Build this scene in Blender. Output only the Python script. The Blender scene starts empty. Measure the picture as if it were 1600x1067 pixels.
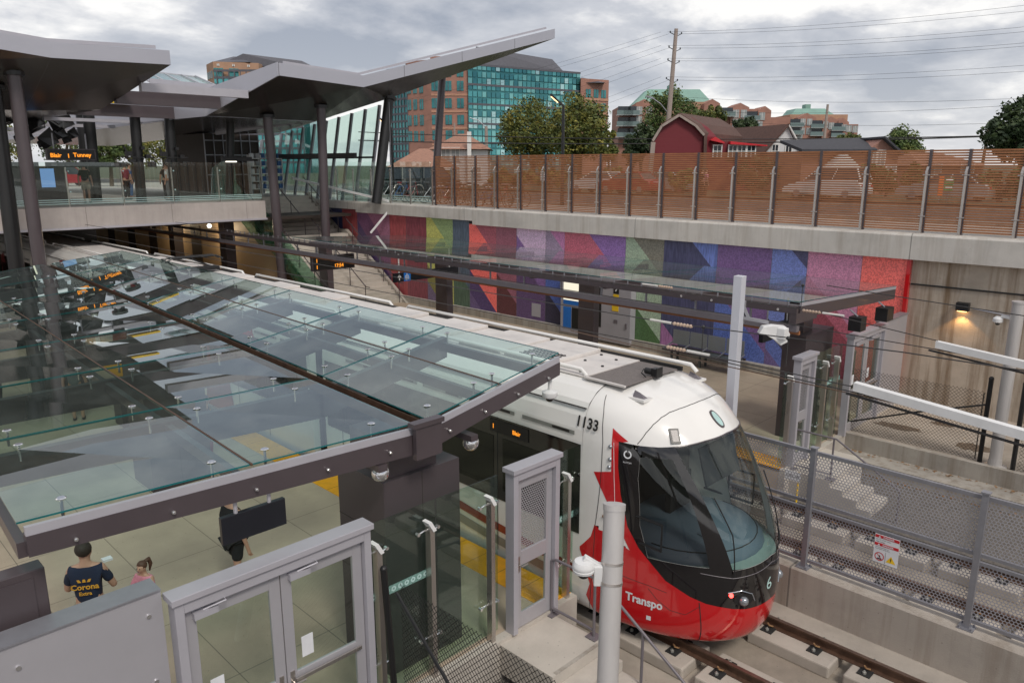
import bpy, bmesh, math, random
from math import sin, cos, pi, radians, sqrt, atan2, floor
from mathutils import Vector, Matrix
S = bpy.context.scene
COL = S.collection
# ------------------------------------------------------------ camera
H = 6.55
YAW, PIT, F = radians(45), radians(13.0), 1190.0
cd = bpy.data.cameras.new('camera'); cam = bpy.data.objects.new('camera', cd); COL.objects.link(cam)
cd.sensor_width = 36; cd.lens = 36*F/1600; cd.clip_start = .1; cd.clip_end = 6000
cam.location = (0, 0, H); cam.rotation_euler = (pi/2-PIT, 0, -YAW)
S.camera = cam
S.render.resolution_x = 1024; S.render.resolution_y = 682
# ------------------------------------------------------------ world: overcast sky
W = bpy.data.worlds.new('World'); S.world = W; W.use_nodes = True
nt = W.node_tree; nt.nodes.clear()
def wn(t, **k):
    n = nt.nodes.new(t)
    for a, b in k.items(): setattr(n, a, b)
    return n
SUN_EL, SUN_ROT = radians(48), radians(200)
sky = wn('ShaderNodeTexSky', sky_type='NISHITA', sun_disc=False); sky.sun_elevation = SUN_EL; sky.sun_rotation = SUN_ROT
skm = wn('ShaderNodeVectorMath', operation='SCALE'); skm.inputs['Scale'].default_value = .09
nt.links.new(sky.outputs[0], skm.inputs[0])
tc = wn('ShaderNodeTexCoord'); sep = wn('ShaderNodeSeparateXYZ'); nt.links.new(tc.outputs['Generated'], sep.inputs[0])
def wm(op, a, b=None, c=None):
    n = wn('ShaderNodeMath', operation=op)
    for i, v in enumerate((a, b, c)):
        if v is None: continue
        if isinstance(v, (int, float)): n.inputs[i].default_value = v
        else: nt.links.new(v, n.inputs[i])
    return n.outputs[0]
zz = wm('ADD', wm('MAXIMUM', sep.outputs[2], 0.0), .24)
comb = wn('ShaderNodeCombineXYZ')
nt.links.new(wm('DIVIDE', sep.outputs[0], zz), comb.inputs[0]); nt.links.new(wm('DIVIDE', sep.outputs[1], zz), comb.inputs[1]); comb.inputs[2].default_value = 3.7
n1 = wn('ShaderNodeTexNoise'); n1.inputs['Scale'].default_value = 1.45; n1.inputs['Detail'].default_value = 10; n1.inputs['Roughness'].default_value = .56; n1.inputs['Distortion'].default_value = .12
nt.links.new(comb.outputs[0], n1.inputs['Vector'])
cr = wn('ShaderNodeValToRGB'); nt.links.new(n1.outputs[0], cr.inputs[0])
e = cr.color_ramp.elements; e[0].position = .38; e[0].color = (.29, .32, .39, 1); e[1].position = .58; e[1].color = (1.0, .975, .945, 1)
m_ = e.new(.5); m_.color = (.56, .57, .61, 1)
hz = wm('POWER', wm('SUBTRACT', 1.0, wm('MINIMUM', wm('MAXIMUM', sep.outputs[2], 0.0), 1.0)), 9.0)
mxh = wn('ShaderNodeMixRGB'); nt.links.new(wm('MULTIPLY', hz, .55), mxh.inputs[0]); nt.links.new(cr.outputs[0], mxh.inputs[1]); mxh.inputs[2].default_value = (.84, .84, .86, 1)
mxs = wn('ShaderNodeMixRGB'); mxs.inputs[0].default_value = .9; nt.links.new(skm.outputs[0], mxs.inputs[1]); nt.links.new(mxh.outputs[0], mxs.inputs[2])
bg = wn('ShaderNodeBackground'); nt.links.new(mxs.outputs[0], bg.inputs[0]); bg.inputs[1].default_value = .84
ow = wn('ShaderNodeOutputWorld'); nt.links.new(bg.outputs[0], ow.inputs[0])
sl = bpy.data.lights.new('sun', 'SUN'); sl.energy = 1.5; sl.angle = radians(14); sl.color = (1, .93, .84)
so = bpy.data.objects.new('sun', sl); COL.objects.link(so)
so.rotation_euler = (pi/2-SUN_EL, 0, pi-SUN_ROT+radians(0))
S.view_settings.view_transform = 'Standard'; S.view_settings.look = 'None'; S.view_settings.exposure = 0.40; S.view_settings.gamma = 1
# ------------------------------------------------------------ pixel ray helper (1600x1067 photograph) -> world point at a given distance
RV = Vector((cos(YAW), -sin(YAW), 0)); HV = Vector((sin(YAW), cos(YAW), 0))
FV = HV*cos(PIT)-Vector((0, 0, 1))*sin(PIT); UV_ = HV*sin(PIT)+Vector((0, 0, 1))*cos(PIT)
def at(px, py, D):
    d = FV+RV*((px-800)/F)-UV_*((py-533)/F)
    t = D/d.dot(HV)
    return Vector((0, 0, H))+d*t
# ------------------------------------------------------------ materials
M = {}
def srgb(r, g, b):
    f = lambda c: ((c/255+.055)/1.055)**2.4 if c > 10 else c/255/12.92
    return (f(r), f(g), f(b), 1)
def newmat(name):
    m = bpy.data.materials.new(name); m.use_nodes = True; M[name] = m
    n = m.node_tree.nodes; return m, m.node_tree, n['Principled BSDF'], n['Material Output']
def L(t, a, b): t.links.new(a, b)
def NN(t, ty, **k):
    n = t.nodes.new(ty)
    for a, b in k.items(): setattr(n, a, b)
    return n
def mat(name, col, rough=.5, metal=0., var=.12, scale=3., bump=0., bscale=30., emit=0., spec=.5, coat=0., dirt=0., stretch=None):
    """principled with procedural tone variation, optional bump and dirt blotches"""
    m, t, p, o = newmat(name)
    if len(col) == 3: col = tuple(col)+(1,)
    p.inputs['Roughness'].default_value = rough; p.inputs['Metallic'].default_value = metal
    p.inputs['Specular IOR Level'].default_value = spec; p.inputs['Coat Weight'].default_value = coat; p.inputs['Coat Roughness'].default_value = .05
    tc = NN(t, 'ShaderNodeTexCoord'); mp = NN(t, 'ShaderNodeMapping'); L(t, tc.outputs['Object'], mp.inputs[0])
    if stretch: mp.inputs['Scale'].default_value = stretch
    nz = NN(t, 'ShaderNodeTexNoise'); nz.inputs['Scale'].default_value = scale; nz.inputs['Detail'].default_value = 6; nz.inputs['Roughness'].default_value = .6
    L(t, mp.outputs[0], nz.inputs['Vector'])
    r = NN(t, 'ShaderNodeMapRange'); r.inputs[1].default_value = .25; r.inputs[2].default_value = .75
    r.inputs[3].default_value = 1-var; r.inputs[4].default_value = 1+var; L(t, nz.outputs[0], r.inputs[0])
    v = NN(t, 'ShaderNodeVectorMath', operation='SCALE'); v.inputs[0].default_value = col[:3]; L(t, r.outputs[0], v.inputs['Scale'])
    out = v.outputs[0]
    if dirt:
        n2 = NN(t, 'ShaderNodeTexNoise'); n2.inputs['Scale'].default_value = scale*.35; n2.inputs['Detail'].default_value = 8; n2.inputs['Roughness'].default_value = .7
        L(t, mp.outputs[0], n2.inputs['Vector'])
        r2 = NN(t, 'ShaderNodeMapRange'); r2.inputs[1].default_value = .5; r2.inputs[2].default_value = .72; r2.inputs[4].default_value = dirt; L(t, n2.outputs[0], r2.inputs[0])
        mx = NN(t, 'ShaderNodeMixRGB'); mx.inputs[2].default_value = tuple(c*.42 for c in col[:3])+(1,); L(t, r2.outputs[0], mx.inputs[0]); L(t, out, mx.inputs[1]); out = mx.outputs[0]
    L(t, out, p.inputs['Base Color'])
    rr = NN(t, 'ShaderNodeMapRange'); rr.inputs[3].default_value = max(0.02, rough*.85); rr.inputs[4].default_value = min(1, rough*1.15); L(t, nz.outputs[0], rr.inputs[0]); L(t, rr.outputs[0], p.inputs['Roughness'])
    if bump:
        nb = NN(t, 'ShaderNodeTexNoise'); nb.inputs['Scale'].default_value = bscale; nb.inputs['Detail'].default_value = 4; L(t, mp.outputs[0], nb.inputs['Vector'])
        b = NN(t, 'ShaderNodeBump'); b.inputs['Strength'].default_value = bump; b.inputs['Distance'].default_value = .02; L(t, nb.outputs[0], b.inputs['Height']); L(t, b.outputs[0], p.inputs['Normal'])
    if emit:
        p.inputs['Emission Color'].default_value = col; p.inputs['Emission Strength'].default_value = emit
    return m
def glass(name, tint=(.75, .88, .83), refl=1.0, rough=.0, opac=0., ocol=(.5, .6, .58), grime=0.):
    """thin architectural glass: tinted see-through + fresnel mirror + optional film"""
    m, t, p, o = newmat(name); t.nodes.remove(p)
    tr = NN(t, 'ShaderNodeBsdfTransparent'); tr.inputs[0].default_value = tuple(tint)+(1,)
    gl = NN(t, 'ShaderNodeBsdfGlossy'); gl.inputs['Roughness'].default_value = rough; gl.inputs[0].default_value = (.95, 1, .98, 1)
    fr = NN(t, 'ShaderNodeFresnel'); fr.inputs[0].default_value = 1.5
    ge = NN(t, 'ShaderNodeNewGeometry')
    # the fresnel node inverts the index on back faces: use abs of facing angle instead
    dp = NN(t, 'ShaderNodeVectorMath', operation='DOT_PRODUCT'); L(t, ge.outputs['Normal'], dp.inputs[0]); L(t, ge.outputs['Incoming'], dp.inputs[1])
    ab = NN(t, 'ShaderNodeMath', operation='ABSOLUTE'); L(t, dp.outputs['Value'], ab.inputs[0])
    om = NN(t, 'ShaderNodeMath', operation='SUBTRACT'); om.inputs[0].default_value = 1; L(t, ab.outputs[0], om.inputs[1])
    pw = NN(t, 'ShaderNodeMath', operation='POWER'); pw.inputs[1].default_value = 4.0; L(t, om.outputs[0], pw.inputs[0])
    ma = NN(t, 'ShaderNodeMath', operation='MULTIPLY_ADD'); ma.inputs[1].default_value = .85*refl; ma.inputs[2].default_value = .075*refl; L(t, pw.outputs[0], ma.inputs[0])
    cl = NN(t, 'ShaderNodeMath', operation='MINIMUM'); cl.inputs[1].default_value = 1; L(t, ma.outputs[0], cl.inputs[0])
    mx = NN(t, 'ShaderNodeMixShader'); L(t, cl.outputs[0], mx.inputs[0])
    base = tr.outputs[0]
    if opac or grime:
        df = NN(t, 'ShaderNodeBsdfDiffuse'); df.inputs[0].default_value = tuple(ocol)+(1,)
        m2 = NN(t, 'ShaderNodeMixShader'); m2.inputs[0].default_value = opac
        if grime:
            tc = NN(t, 'ShaderNodeTexCoord'); nz = NN(t, 'ShaderNodeTexNoise'); nz.inputs['Scale'].default_value = 1.1; nz.inputs['Detail'].default_value = 9; nz.inputs['Roughness'].default_value = .7; L(t, tc.outputs['Object'], nz.inputs['Vector'])
            r = NN(t, 'ShaderNodeMapRange'); r.inputs[1].default_value = .42; r.inputs[2].default_value = .75; r.inputs[3].default_value = opac; r.inputs[4].default_value = opac+grime; L(t, nz.outputs[0], r.inputs[0])
            n3 = NN(t, 'ShaderNodeTexNoise'); n3.inputs['Scale'].default_value = 45; n3.inputs['Detail'].default_value = 2; L(t, tc.outputs['Object'], n3.inputs['Vector'])
            r3 = NN(t, 'ShaderNodeMapRange'); r3.inputs[1].default_value = .69; r3.inputs[2].default_value = .76; r3.inputs[4].default_value = grime*2.; L(t, n3.outputs[0], r3.inputs[0])
            ad = NN(t, 'ShaderNodeMath', operation='ADD'); L(t, r.outputs[0], ad.inputs[0]); L(t, r3.outputs[0], ad.inputs[1]); L(t, ad.outputs[0], m2.inputs[0])
        L(t, tr.outputs[0], m2.inputs[1]); L(t, df.outputs[0], m2.inputs[2]); base = m2.outputs[0]
    L(t, base, mx.inputs[1]); L(t, gl.outputs[0], mx.inputs[2])
    L(t, mx.outputs[0], o.inputs['Surface'])
    return m
def perf(name, col, pitch, hole, axis='YZ', rough=.5, metal=0.):
    """perforated sheet: staggered round holes cut with a procedural pattern on the real sheet"""
    m = mat(name, col, rough, metal, var=.08); t = m.node_tree; o = t.nodes['Material Output']; p = t.nodes['Principled BSDF']
    tc = NN(t, 'ShaderNodeTexCoord'); s = NN(t, 'ShaderNodeSeparateXYZ'); L(t, tc.outputs['Object'], s.inputs[0])
    A = s.outputs['XYZ'.index(axis[0])]; B = s.outputs['XYZ'.index(axis[1])]
    def mm(op, a, b=None):
        n = NN(t, 'ShaderNodeMath', operation=op)
        for i, v in enumerate((a, b)):
            if v is None: continue
            if isinstance(v, (int, float)): n.inputs[i].default_value = v
            else: L(t, v, n.inputs[i])
        return n.outputs[0]
    def grid(off):
        u = mm('SUBTRACT', mm('FRACT', mm('ADD', mm('DIVIDE', A, pitch), off)), .5)
        w = mm('SUBTRACT', mm('FRACT', mm('ADD', mm('DIVIDE', B, pitch*1.732), off)), .5)
        w = mm('MULTIPLY', w, 1.732)
        return mm('SQRT', mm('ADD', mm('MULTIPLY', u, u), mm('MULTIPLY', w, w)))
    h = mm('LESS_THAN', mm('MINIMUM', grid(0.), grid(.5)), hole)
    tr = NN(t, 'ShaderNodeBsdfTransparent'); mx = NN(t, 'ShaderNodeMixShader'); L(t, h, mx.inputs[0]); L(t, p.outputs[0], mx.inputs[1]); L(t, tr.outputs[0], mx.inputs[2]); L(t, mx.outputs[0], o.inputs['Surface'])
    return m
def concrete(name, col, joints=None, jw=.012, stain=.35, streak=0., var=.1, pits=True, jdark=.45):
    """concrete with broad tone, stains, vertical streaks, bug holes and optional joint grid (axis, pitch) list"""
    m = mat(name, col, .82, 0, var=var, scale=1.3, bump=.25, bscale=55, dirt=stain)
    t = m.node_tree; p = t.nodes['Principled BSDF']; src = p.inputs['Base Color'].links[0].from_socket
    tc = NN(t, 'ShaderNodeTexCoord')
    if streak:
        mp = NN(t, 'ShaderNodeMapping'); mp.inputs['Scale'].default_value = (2.6, 2.6, .16); L(t, tc.outputs['Object'], mp.inputs[0])
        nz = NN(t, 'ShaderNodeTexNoise'); nz.inputs['Scale'].default_value = 1.6; nz.inputs['Detail'].default_value = 7; nz.inputs['Roughness'].default_value = .65; L(t, mp.outputs[0], nz.inputs['Vector'])
        r = NN(t, 'ShaderNodeMapRange'); r.inputs[1].default_value = .47; r.inputs[2].default_value = .70; r.inputs[4].default_value = streak; L(t, nz.outputs[0], r.inputs[0])
        mx = NN(t, 'ShaderNodeMixRGB'); mx.inputs[2].default_value = (col[0]*.40, col[1]*.31, col[2]*.22, 1); L(t, r.outputs[0], mx.inputs[0]); L(t, src, mx.inputs[1]); src = mx.outputs[0]
    if pits:
        vo = NN(t, 'ShaderNodeTexVoronoi'); vo.inputs['Scale'].default_value = 7; L(t, tc.outputs['Object'], vo.inputs['Vector'])
        r = NN(t, 'ShaderNodeMapRange'); r.inputs[1].default_value = .05; r.inputs[2].default_value = .09; r.inputs[3].default_value = .45; r.inputs[4].default_value = 0; L(t, vo.outputs['Distance'], r.inputs[0])
        mx = NN(t, 'ShaderNodeMixRGB'); mx.inputs[2].default_value = tuple(c*.3 for c in col[:3])+(1,); L(t, r.outputs[0], mx.inputs[0]); L(t, src, mx.inputs[1]); src = mx.outputs[0]
    if joints:
        s = NN(t, 'ShaderNodeSeparateXYZ'); L(t, tc.outputs['Object'], s.inputs[0])
        for ax, pitch, off in joints:
            a = NN(t, 'ShaderNodeMath', operation='ADD'); a.inputs[1].default_value = off; L(t, s.outputs['XYZ'.index(ax)], a.inputs[0])
            pp = NN(t, 'ShaderNodeMath', operation='PINGPONG'); pp.inputs[1].default_value = pitch/2; L(t, a.outputs[0], pp.inputs[0])
            lt = NN(t, 'ShaderNodeMath', operation='LESS_THAN'); lt.inputs[1].default_value = jw/2; L(t, pp.outputs[0], lt.inputs[0])
            mu = NN(t, 'ShaderNodeMath', operation='MULTIPLY'); mu.inputs[1].default_value = 1-jdark; L(t, lt.outputs[0], mu.inputs[0])
            mx = NN(t, 'ShaderNodeMixRGB'); mx.inputs[2].default_value = (.03, .028, .025, 1); L(t, mu.outputs[0], mx.inputs[0]); L(t, src, mx.inputs[1]); src = mx.outputs[0]
    L(t, src, p.inputs['Base Color'])
    return m
def mosaic(name, col, contrast=.45, ribs=False, s=26):
    m, t, p, o = newmat(name); p.inputs['Roughness'].default_value = .45
    tc = NN(t, 'ShaderNodeTexCoord'); mp = NN(t, 'ShaderNodeMapping'); L(t, tc.outputs['Object'], mp.inputs[0])
    if ribs: mp.inputs['Scale'].default_value = (1, 1, .12)
    vo = NN(t, 'ShaderNodeTexNoise'); vo.inputs['Scale'].default_value = s; vo.inputs['Detail'].default_value = 3; L(t, mp.outputs[0], vo.inputs['Vector'])
    r = NN(t, 'ShaderNodeMapRange'); r.inputs[1].default_value = .4; r.inputs[2].default_value = .6; r.inputs[3].default_value = 1-contrast; r.inputs[4].default_value = 1+contrast; L(t, vo.outputs[0], r.inputs[0])
    v = NN(t, 'ShaderNodeVectorMath', operation='SCALE'); v.inputs[0].default_value = col[:3]; L(t, r.outputs[0], v.inputs['Scale']); L(t, v.outputs[0], p.inputs['Base Color'])
    return m
def emis(name, col, s):
    m, t, p, o = newmat(name); t.nodes.remove(p); e = NN(t, 'ShaderNodeEmission'); e.inputs[0].default_value = tuple(col[:3])+(1,); e.inputs[1].default_value = s; L(t, e.outputs[0], o.inputs[0]); return m
# ------------------------------------------------------------ mesh builder
ORG = {}
class MB:
    def __init__(s): s.v = []; s.f = []; s.m = []
    def poly(s, pts, m=0):
        b = len(s.v); s.v += [tuple(p) for p in pts]; s.f.append(tuple(range(b, b+len(pts)))); s.m.append(m); return s
    def box(s, x0, x1, y0, y1, z0, z1, m=0):
        if x0 > x1: x0, x1 = x1, x0
        if y0 > y1: y0, y1 = y1, y0
        if z0 > z1: z0, z1 = z1, z0
        b = len(s.v)
        s.v += [(x0, y0, z0), (x1, y0, z0), (x1, y1, z0), (x0, y1, z0), (x0, y0, z1), (x1, y0, z1), (x1, y1, z1), (x0, y1, z1)]
        for q in ((0, 3, 2, 1), (4, 5, 6, 7), (0, 1, 5, 4), (1, 2, 6, 5), (2, 3, 7, 6), (3, 0, 4, 7)): s.f.append(tuple(b+i for i in q)); s.m.append(m)
        return s
    def bar(s, a, c, w, h, m=0, up=(0, 0, 1)):
        """rectangular bar from a to c, width w (sideways) and height h (up)"""
        a, c = Vector(a), Vector(c); d = (c-a).normalized(); up = Vector(up)
        r = d.cross(up)
        if r.length < 1e-4: r = d.cross(Vector((1, 0, 0)))
        r.normalize(); u = r.cross(d).normalized()
        b = len(s.v)
        for p in (a, c):
            for i, j in ((-1, -1), (1, -1), (1, 1), (-1, 1)): s.v.append(tuple(p+r*(i*w/2)+u*(j*h/2)))
        for q in ((0, 1, 2, 3), (7, 6, 5, 4), (0, 4, 5, 1), (1, 5, 6, 2), (2, 6, 7, 3), (3, 7, 4, 0)): s.f.append(tuple(b+i for i in q)); s.m.append(m)
        return s
    def tube(s, pts, r, n=8, m=0, cap=True):
        pts = [Vector(p) for p in pts]; rs = r if isinstance(r, (list, tuple)) else [r]*len(pts)
        b = len(s.v); pr = None
        for i, p in enumerate(pts):
            d = (pts[min(i+1, len(pts)-1)]-pts[max(i-1, 0)]).normalized()
            if pr is None:
                pr = d.cross(Vector((0, 0, 1)));
                if pr.length < 1e-3: pr = d.cross(Vector((1, 0, 0)))
            pr = (pr-d*pr.dot(d)).normalized(); q = d.cross(pr)
            for k in range(n):
                a = 2*pi*k/n; s.v.append(tuple(p+(pr*cos(a)+q*sin(a))*rs[i]))
        for i in range(len(pts)-1):
            for k in range(n):
                k2 = (k+1) % n; s.f.append((b+i*n+k, b+i*n+k2, b+(i+1)*n+k2, b+(i+1)*n+k)); s.m.append(m)
        if cap:
            s.f.append(tuple(b+k for k in reversed(range(n)))); s.m.append(m); e_ = b+(len(pts)-1)*n; s.f.append(tuple(e_+k for k in range(n))); s.m.append(m)
        return s
    def prism(s, pts, d, m=0, ms=None):
        """closed polygon pts extruded by vector d"""
        n = len(pts); b = len(s.v); d = Vector(d)
        s.v += [tuple(p) for p in pts]+[tuple(Vector(p)+d) for p in pts]
        s.f.append(tuple(reversed(range(b, b+n)))); s.f.append(tuple(range(b+n, b+2*n))); s.m += [m, m]
        for i in range(n):
            j = (i+1) % n; s.f.append((b+i, b+j, b+n+j, b+n+i)); s.m.append(m if ms is None else ms)
        return s
    def lathe(s, c, prof, n=16, m=0, axis='Z'):
        b = len(s.v)
        for (r, z) in prof:
            for k in range(n):
                a = 2*pi*k/n; x, y = r*cos(a), r*sin(a)
                s.v.append((c[0]+x, c[1]+y, c[2]+z) if axis == 'Z' else ((c[0]+z, c[1]+x, c[2]+y) if axis == 'X' else (c[0]+x, c[1]+z, c[2]+y)))
        for i in range(len(prof)-1):
            for k in range(n):
                k2 = (k+1) % n; s.f.append((b+i*n+k, b+i*n+k2, b+(i+1)*n+k2, b+(i+1)*n+k)); s.m.append(m)
        s.f.append(tuple(b+k for k in reversed(range(n)))); s.m.append(m); e_ = b+(len(prof)-1)*n; s.f.append(tuple(e_+k for k in range(n))); s.m.append(m)
        return s
    def sphere(s, c, r, n=12, m=0, sc=(1, 1, 1)):
        pr = [(r*sin(pi*i/n), -r*cos(pi*i/n)) for i in range(1, n)]
        b = len(s.v); s.lathe((0, 0, 0), [(max(.001, a), z) for a, z in pr], n=n*2, m=m)
        for i in range(b, len(s.v)): v = s.v[i]; s.v[i] = (c[0]+v[0]*sc[0], c[1]+v[1]*sc[1], c[2]+v[2]*sc[2])
        return s
    def grid(s, fn, us, vs, m=0, mf=None):
        b = len(s.v); nu, nv = len(us), len(vs)
        for v in vs:
            for u in us: s.v.append(tuple(fn(u, v)))
        for j in range(nv-1):
            for i in range(nu-1):
                s.f.append((b+j*nu+i, b+j*nu+i+1, b+(j+1)*nu+i+1, b+(j+1)*nu+i)); s.m.append(m if mf is None else mf(i, j))
        return s
    def build(s, name, mats, parent=None, local=False, smooth=False, bevel=0., auto=None, weld=0.):
        if not isinstance(mats, (list, tuple)): mats = [mats]
        o_ = Vector((0, 0, 0))
        if parent is not None and not local: o_ = ORG[parent.name]
        me = bpy.data.meshes.new(name)
        me.from_pydata([(v[0]-o_.x, v[1]-o_.y, v[2]-o_.z) for v in s.v] if o_.length else s.v, [], s.f)
        for mm_ in mats: me.materials.append(M[mm_] if isinstance(mm_, str) else mm_)
        for p, i in zip(me.polygons, s.m): p.material_index = min(i, len(mats)-1)
        bm = bmesh.new(); bm.from_mesh(me)
        if weld: bmesh.ops.remove_doubles(bm, verts=bm.verts, dist=weld)
        bmesh.ops.recalc_face_normals(bm, faces=bm.faces); bm.to_mesh(me); bm.free()
        if smooth:
            for p in me.polygons: p.use_smooth = True
            if auto: 
                try: me.set_sharp_from_angle(angle=radians(auto))
                except Exception: pass
        ob = bpy.data.objects.new(name, me); COL.objects.link(ob)
        if parent is not None: ob.parent = parent; ORG[ob.name] = ORG.get(parent.name, Vector((0, 0, 0)))
        else: ORG[ob.name] = Vector((0, 0, 0))
        if bevel:
            b = ob.modifiers.new('bevel', 'BEVEL'); b.width = bevel; b.segments = 2; b.limit_method = 'ANGLE'
        return ob
def tag(o, label=None, cat=None, group=None, kind=None):
    if label: o['label'] = label
    if cat: o['category'] = cat
    if group: o['group'] = group
    if kind: o['kind'] = kind
    return o
def thing(name, label, cat, loc=(0, 0, 0), rz=0., group=None):
    o = bpy.data.objects.new(name, None); COL.objects.link(o); o.location = loc; o.rotation_euler = (0, 0, rz); o.empty_display_size = .2
    ORG[o.name] = Vector(loc); return tag(o, label, cat, group)
def struct(o): o['kind'] = 'structure'; return o
def dup(root, loc, rz=None, label=None, group=None):
    r = root.copy(); COL.objects.link(r); r.location = loc; ORG[r.name] = Vector(loc)
    if rz is not None: r.rotation_euler = (0, 0, rz)
    if label: r['label'] = label
    if group: r['group'] = group
    for ch in list(root.children):
        c = ch.copy(); COL.objects.link(c); c.parent = r
        for g in list(ch.children):
            d = g.copy(); COL.objects.link(d); d.parent = c
    return r
def text_mb(txt, size, fn, extr=0.0, bold=0.0, align='LEFT', sx=1.0):
    """turn lettering into a mesh whose flat (x,y) points are sent through fn -> world"""
    cu = bpy.data.curves.new('lettering', 'FONT'); cu.body = txt; cu.size = size; cu.align_x = align; cu.offset = bold; cu.resolution_u = 3
    ob = bpy.data.objects.new('lettering', cu); COL.objects.link(ob)
    dg = bpy.context.evaluated_depsgraph_get(); dg.update()
    me = bpy.data.meshes.new_from_object(ob.evaluated_get(dg))
    mb = MB(); mb.v = [tuple(fn(v.co.x*sx, v.co.y)) for v in me.vertices]; mb.f = [tuple(p.vertices) for p in me.polygons]; mb.m = [0]*len(mb.f)
    bpy.data.objects.remove(ob); bpy.data.meshes.remove(me); bpy.data.curves.remove(cu)
    return mb
def clip_half(P, a, b, c):
    """keep a*x+b*y+c>=0"""
    out = []
    for i in range(len(P)):
        p, q = P[i], P[(i+1) % len(P)]; dp = a*p[0]+b*p[1]+c; dq = a*q[0]+b*q[1]+c
        if dp >= 0: out.append(p)
        if (dp > 0 and dq < 0) or (dp < 0 and dq > 0):
            t = dp/(dp-dq); out.append((p[0]+(q[0]-p[0])*t, p[1]+(q[1]-p[1])*t))
    return out
def area(P): return .5*sum(P[i][0]*P[(i+1) % len(P)][1]-P[(i+1) % len(P)][0]*P[i][1] for i in range(len(P)))
def clip_rect(P, x0, x1, y0, y1):
    for a, b, c in ((1, 0, -x0), (-1, 0, x1), (0, 1, -y0), (0, -1, y1)):
        P = clip_half(P, a, b, c)
        if len(P) < 3: return []
    return P
def subtract_convex(P, Q):
    """P (convex-ish) minus convex Q -> list of polygons"""
    if area(Q) < 0: Q = Q[::-1]
    res = []
    for i in range(len(Q)):
        p, q = Q[i], Q[(i+1) % len(Q)]; a, b = -(q[1]-p[1]), (q[0]-p[0]); c = -(a*p[0]+b*p[1])
        out = clip_half(P, -a, -b, -c)
        if len(out) > 2 and abs(area(out)) > 1e-9: res.append(out)
        P = clip_half(P, a, b, c)
        if len(P) < 3: return res
    return res
# ------------------------------------------------------------ colours
concrete('plat_conc', (.43, .345, .262), joints=[('X', 1.35, .35), ('Y', 1.8, .2)], jw=.014, stain=.25)
concrete('wall_conc', (.45, .385, .315), stain=.5, streak=.95, var=.16)
concrete('parapet_conc', (.52, .495, .46), joints=[('Y', 9.2, 2.15)], jw=.03, stain=.35, streak=.35)
concrete('beam_conc', (.42, .38, .36), joints=[('X', 3.4, .2)], jw=.02, stain=.2, streak=.15)
concrete('track_conc', (.37, .325, .275), stain=.55, streak=0, var=.2)
concrete('plinth_conc', (.43, .385, .335), stain=.45, var=.16)
concrete('divider_conc', (.41, .365, .32), joints=[('Y', 3.9, -0.85)], jw=.03, stain=.4, streak=.4)
concrete('step_conc', (.48, .44, .39), stain=.38, var=.14)
concrete('kerb_conc', (.38, .35, .31), stain=.6, streak=.6)
concrete('stain_conc', (.29, .25, .205), stain=.7, streak=0, var=.3); mat('grit', (.14, .125, .11), .95, var=.4, scale=14, bump=.8, bscale=60, dirt=.5)
mat('joint_dark', (.04, .035, .03), .9)
mat('yellow_tile', (.82, .37, .01), .6, var=.14, scale=6, bump=.5, bscale=90)
mat('purple_steel', (.066, .052, .058), .38, .0, var=.1, scale=1.5, coat=.15)
mat('purple_steel_pale', (.15, .135, .15), .4, var=.08)
mat('dark_panel', (.065, .052, .058), .42, var=.12, scale=.8)
mat('light_grey_steel', (.42, .41, .45), .38, .2, var=.05, scale=2)
mat('fascia', (.42, .42, .47), .32, .35, var=.04, scale=.6)
mat('door_alu', (.42, .41, .44), .36, .3, var=.04, scale=2)
mat('stainless', (.50, .46, .43), .28, .85, var=.14, scale=6, stretch=(1, 1, .15))
mat('chrome', (.75, .75, .76), .14, .9, var=.03)
mat('galv', (.30, .30, .33), .42, .5, var=.08, scale=8)
mat('galv_pole', (.52, .50, .49), .42, .35, var=.1, scale=5, stretch=(1, 1, .2), dirt=.15)
mat('black_paint', (.012, .012, .013), .4, var=.1)
mat('black_rubber', (.02, .02, .02), .75)
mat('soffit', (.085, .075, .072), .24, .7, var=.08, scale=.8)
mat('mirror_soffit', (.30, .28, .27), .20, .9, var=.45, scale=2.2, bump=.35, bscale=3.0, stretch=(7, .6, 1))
mat('beige_panel', (.36, .26, .16), .6, var=.08, scale=.7)
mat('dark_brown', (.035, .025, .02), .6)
mat('rail_steel', (.10, .055, .035), .55, .3, var=.35, scale=9, dirt=.3)
mat('rail_top', (.22, .15, .12), .3, .7, var=.2, scale=9)
mat('clip_rust', (.30, .17, .08), .7, .2, var=.3, scale=20)
mat('bolt', (.45, .45, .42), .4, .6)
mat('train_white', (.76, .745, .72), .20, var=.03, scale=1, coat=.5, dirt=.05)
mat('train_roof', (.62, .585, .56), .5, var=.08, scale=3, dirt=.3)
mat('train_red', (.52, .010, .014), .14, var=.03, coat=.8)
mat('train_red_dark', (.24, .02, .02), .3, coat=.4)
mat('train_grey', (.23, .235, .22), .35)
mat('train_black', (.010, .009, .010), .07, var=.1, coat=.8)
mat('seam', (.02, .02, .02), .8)
mat('dash_blue', (.10, .14, .185), .55, var=.1, scale=3)
mat('grille_dark', (.19, .165, .155), .6, .2, var=.25, scale=30, bump=.8, bscale=120)
mat('lamp_lens', (.35, .37, .4), .08, .6)
emis('led_red', (1, .06, .05), 5)
emis('led_amber', (1, .33, .03), 1.0)
emis('lamp_warm', (1, .55, .2), 5)
emis('lamp_white', (1, .93, .82), 2.2)
emis('screen_blue', (.25, .45, .85), .5)
emis('screen_white', (.95, .88, .7), .8)
mat('white_paint', (.72, .72, .72), .35, var=.04)
mat('cam_white', (.68, .68, .68), .3)
mat('sign_black', (.012, .013, .018), .3)
mat('sign_blue', (.015, .16, .55), .35)
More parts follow.
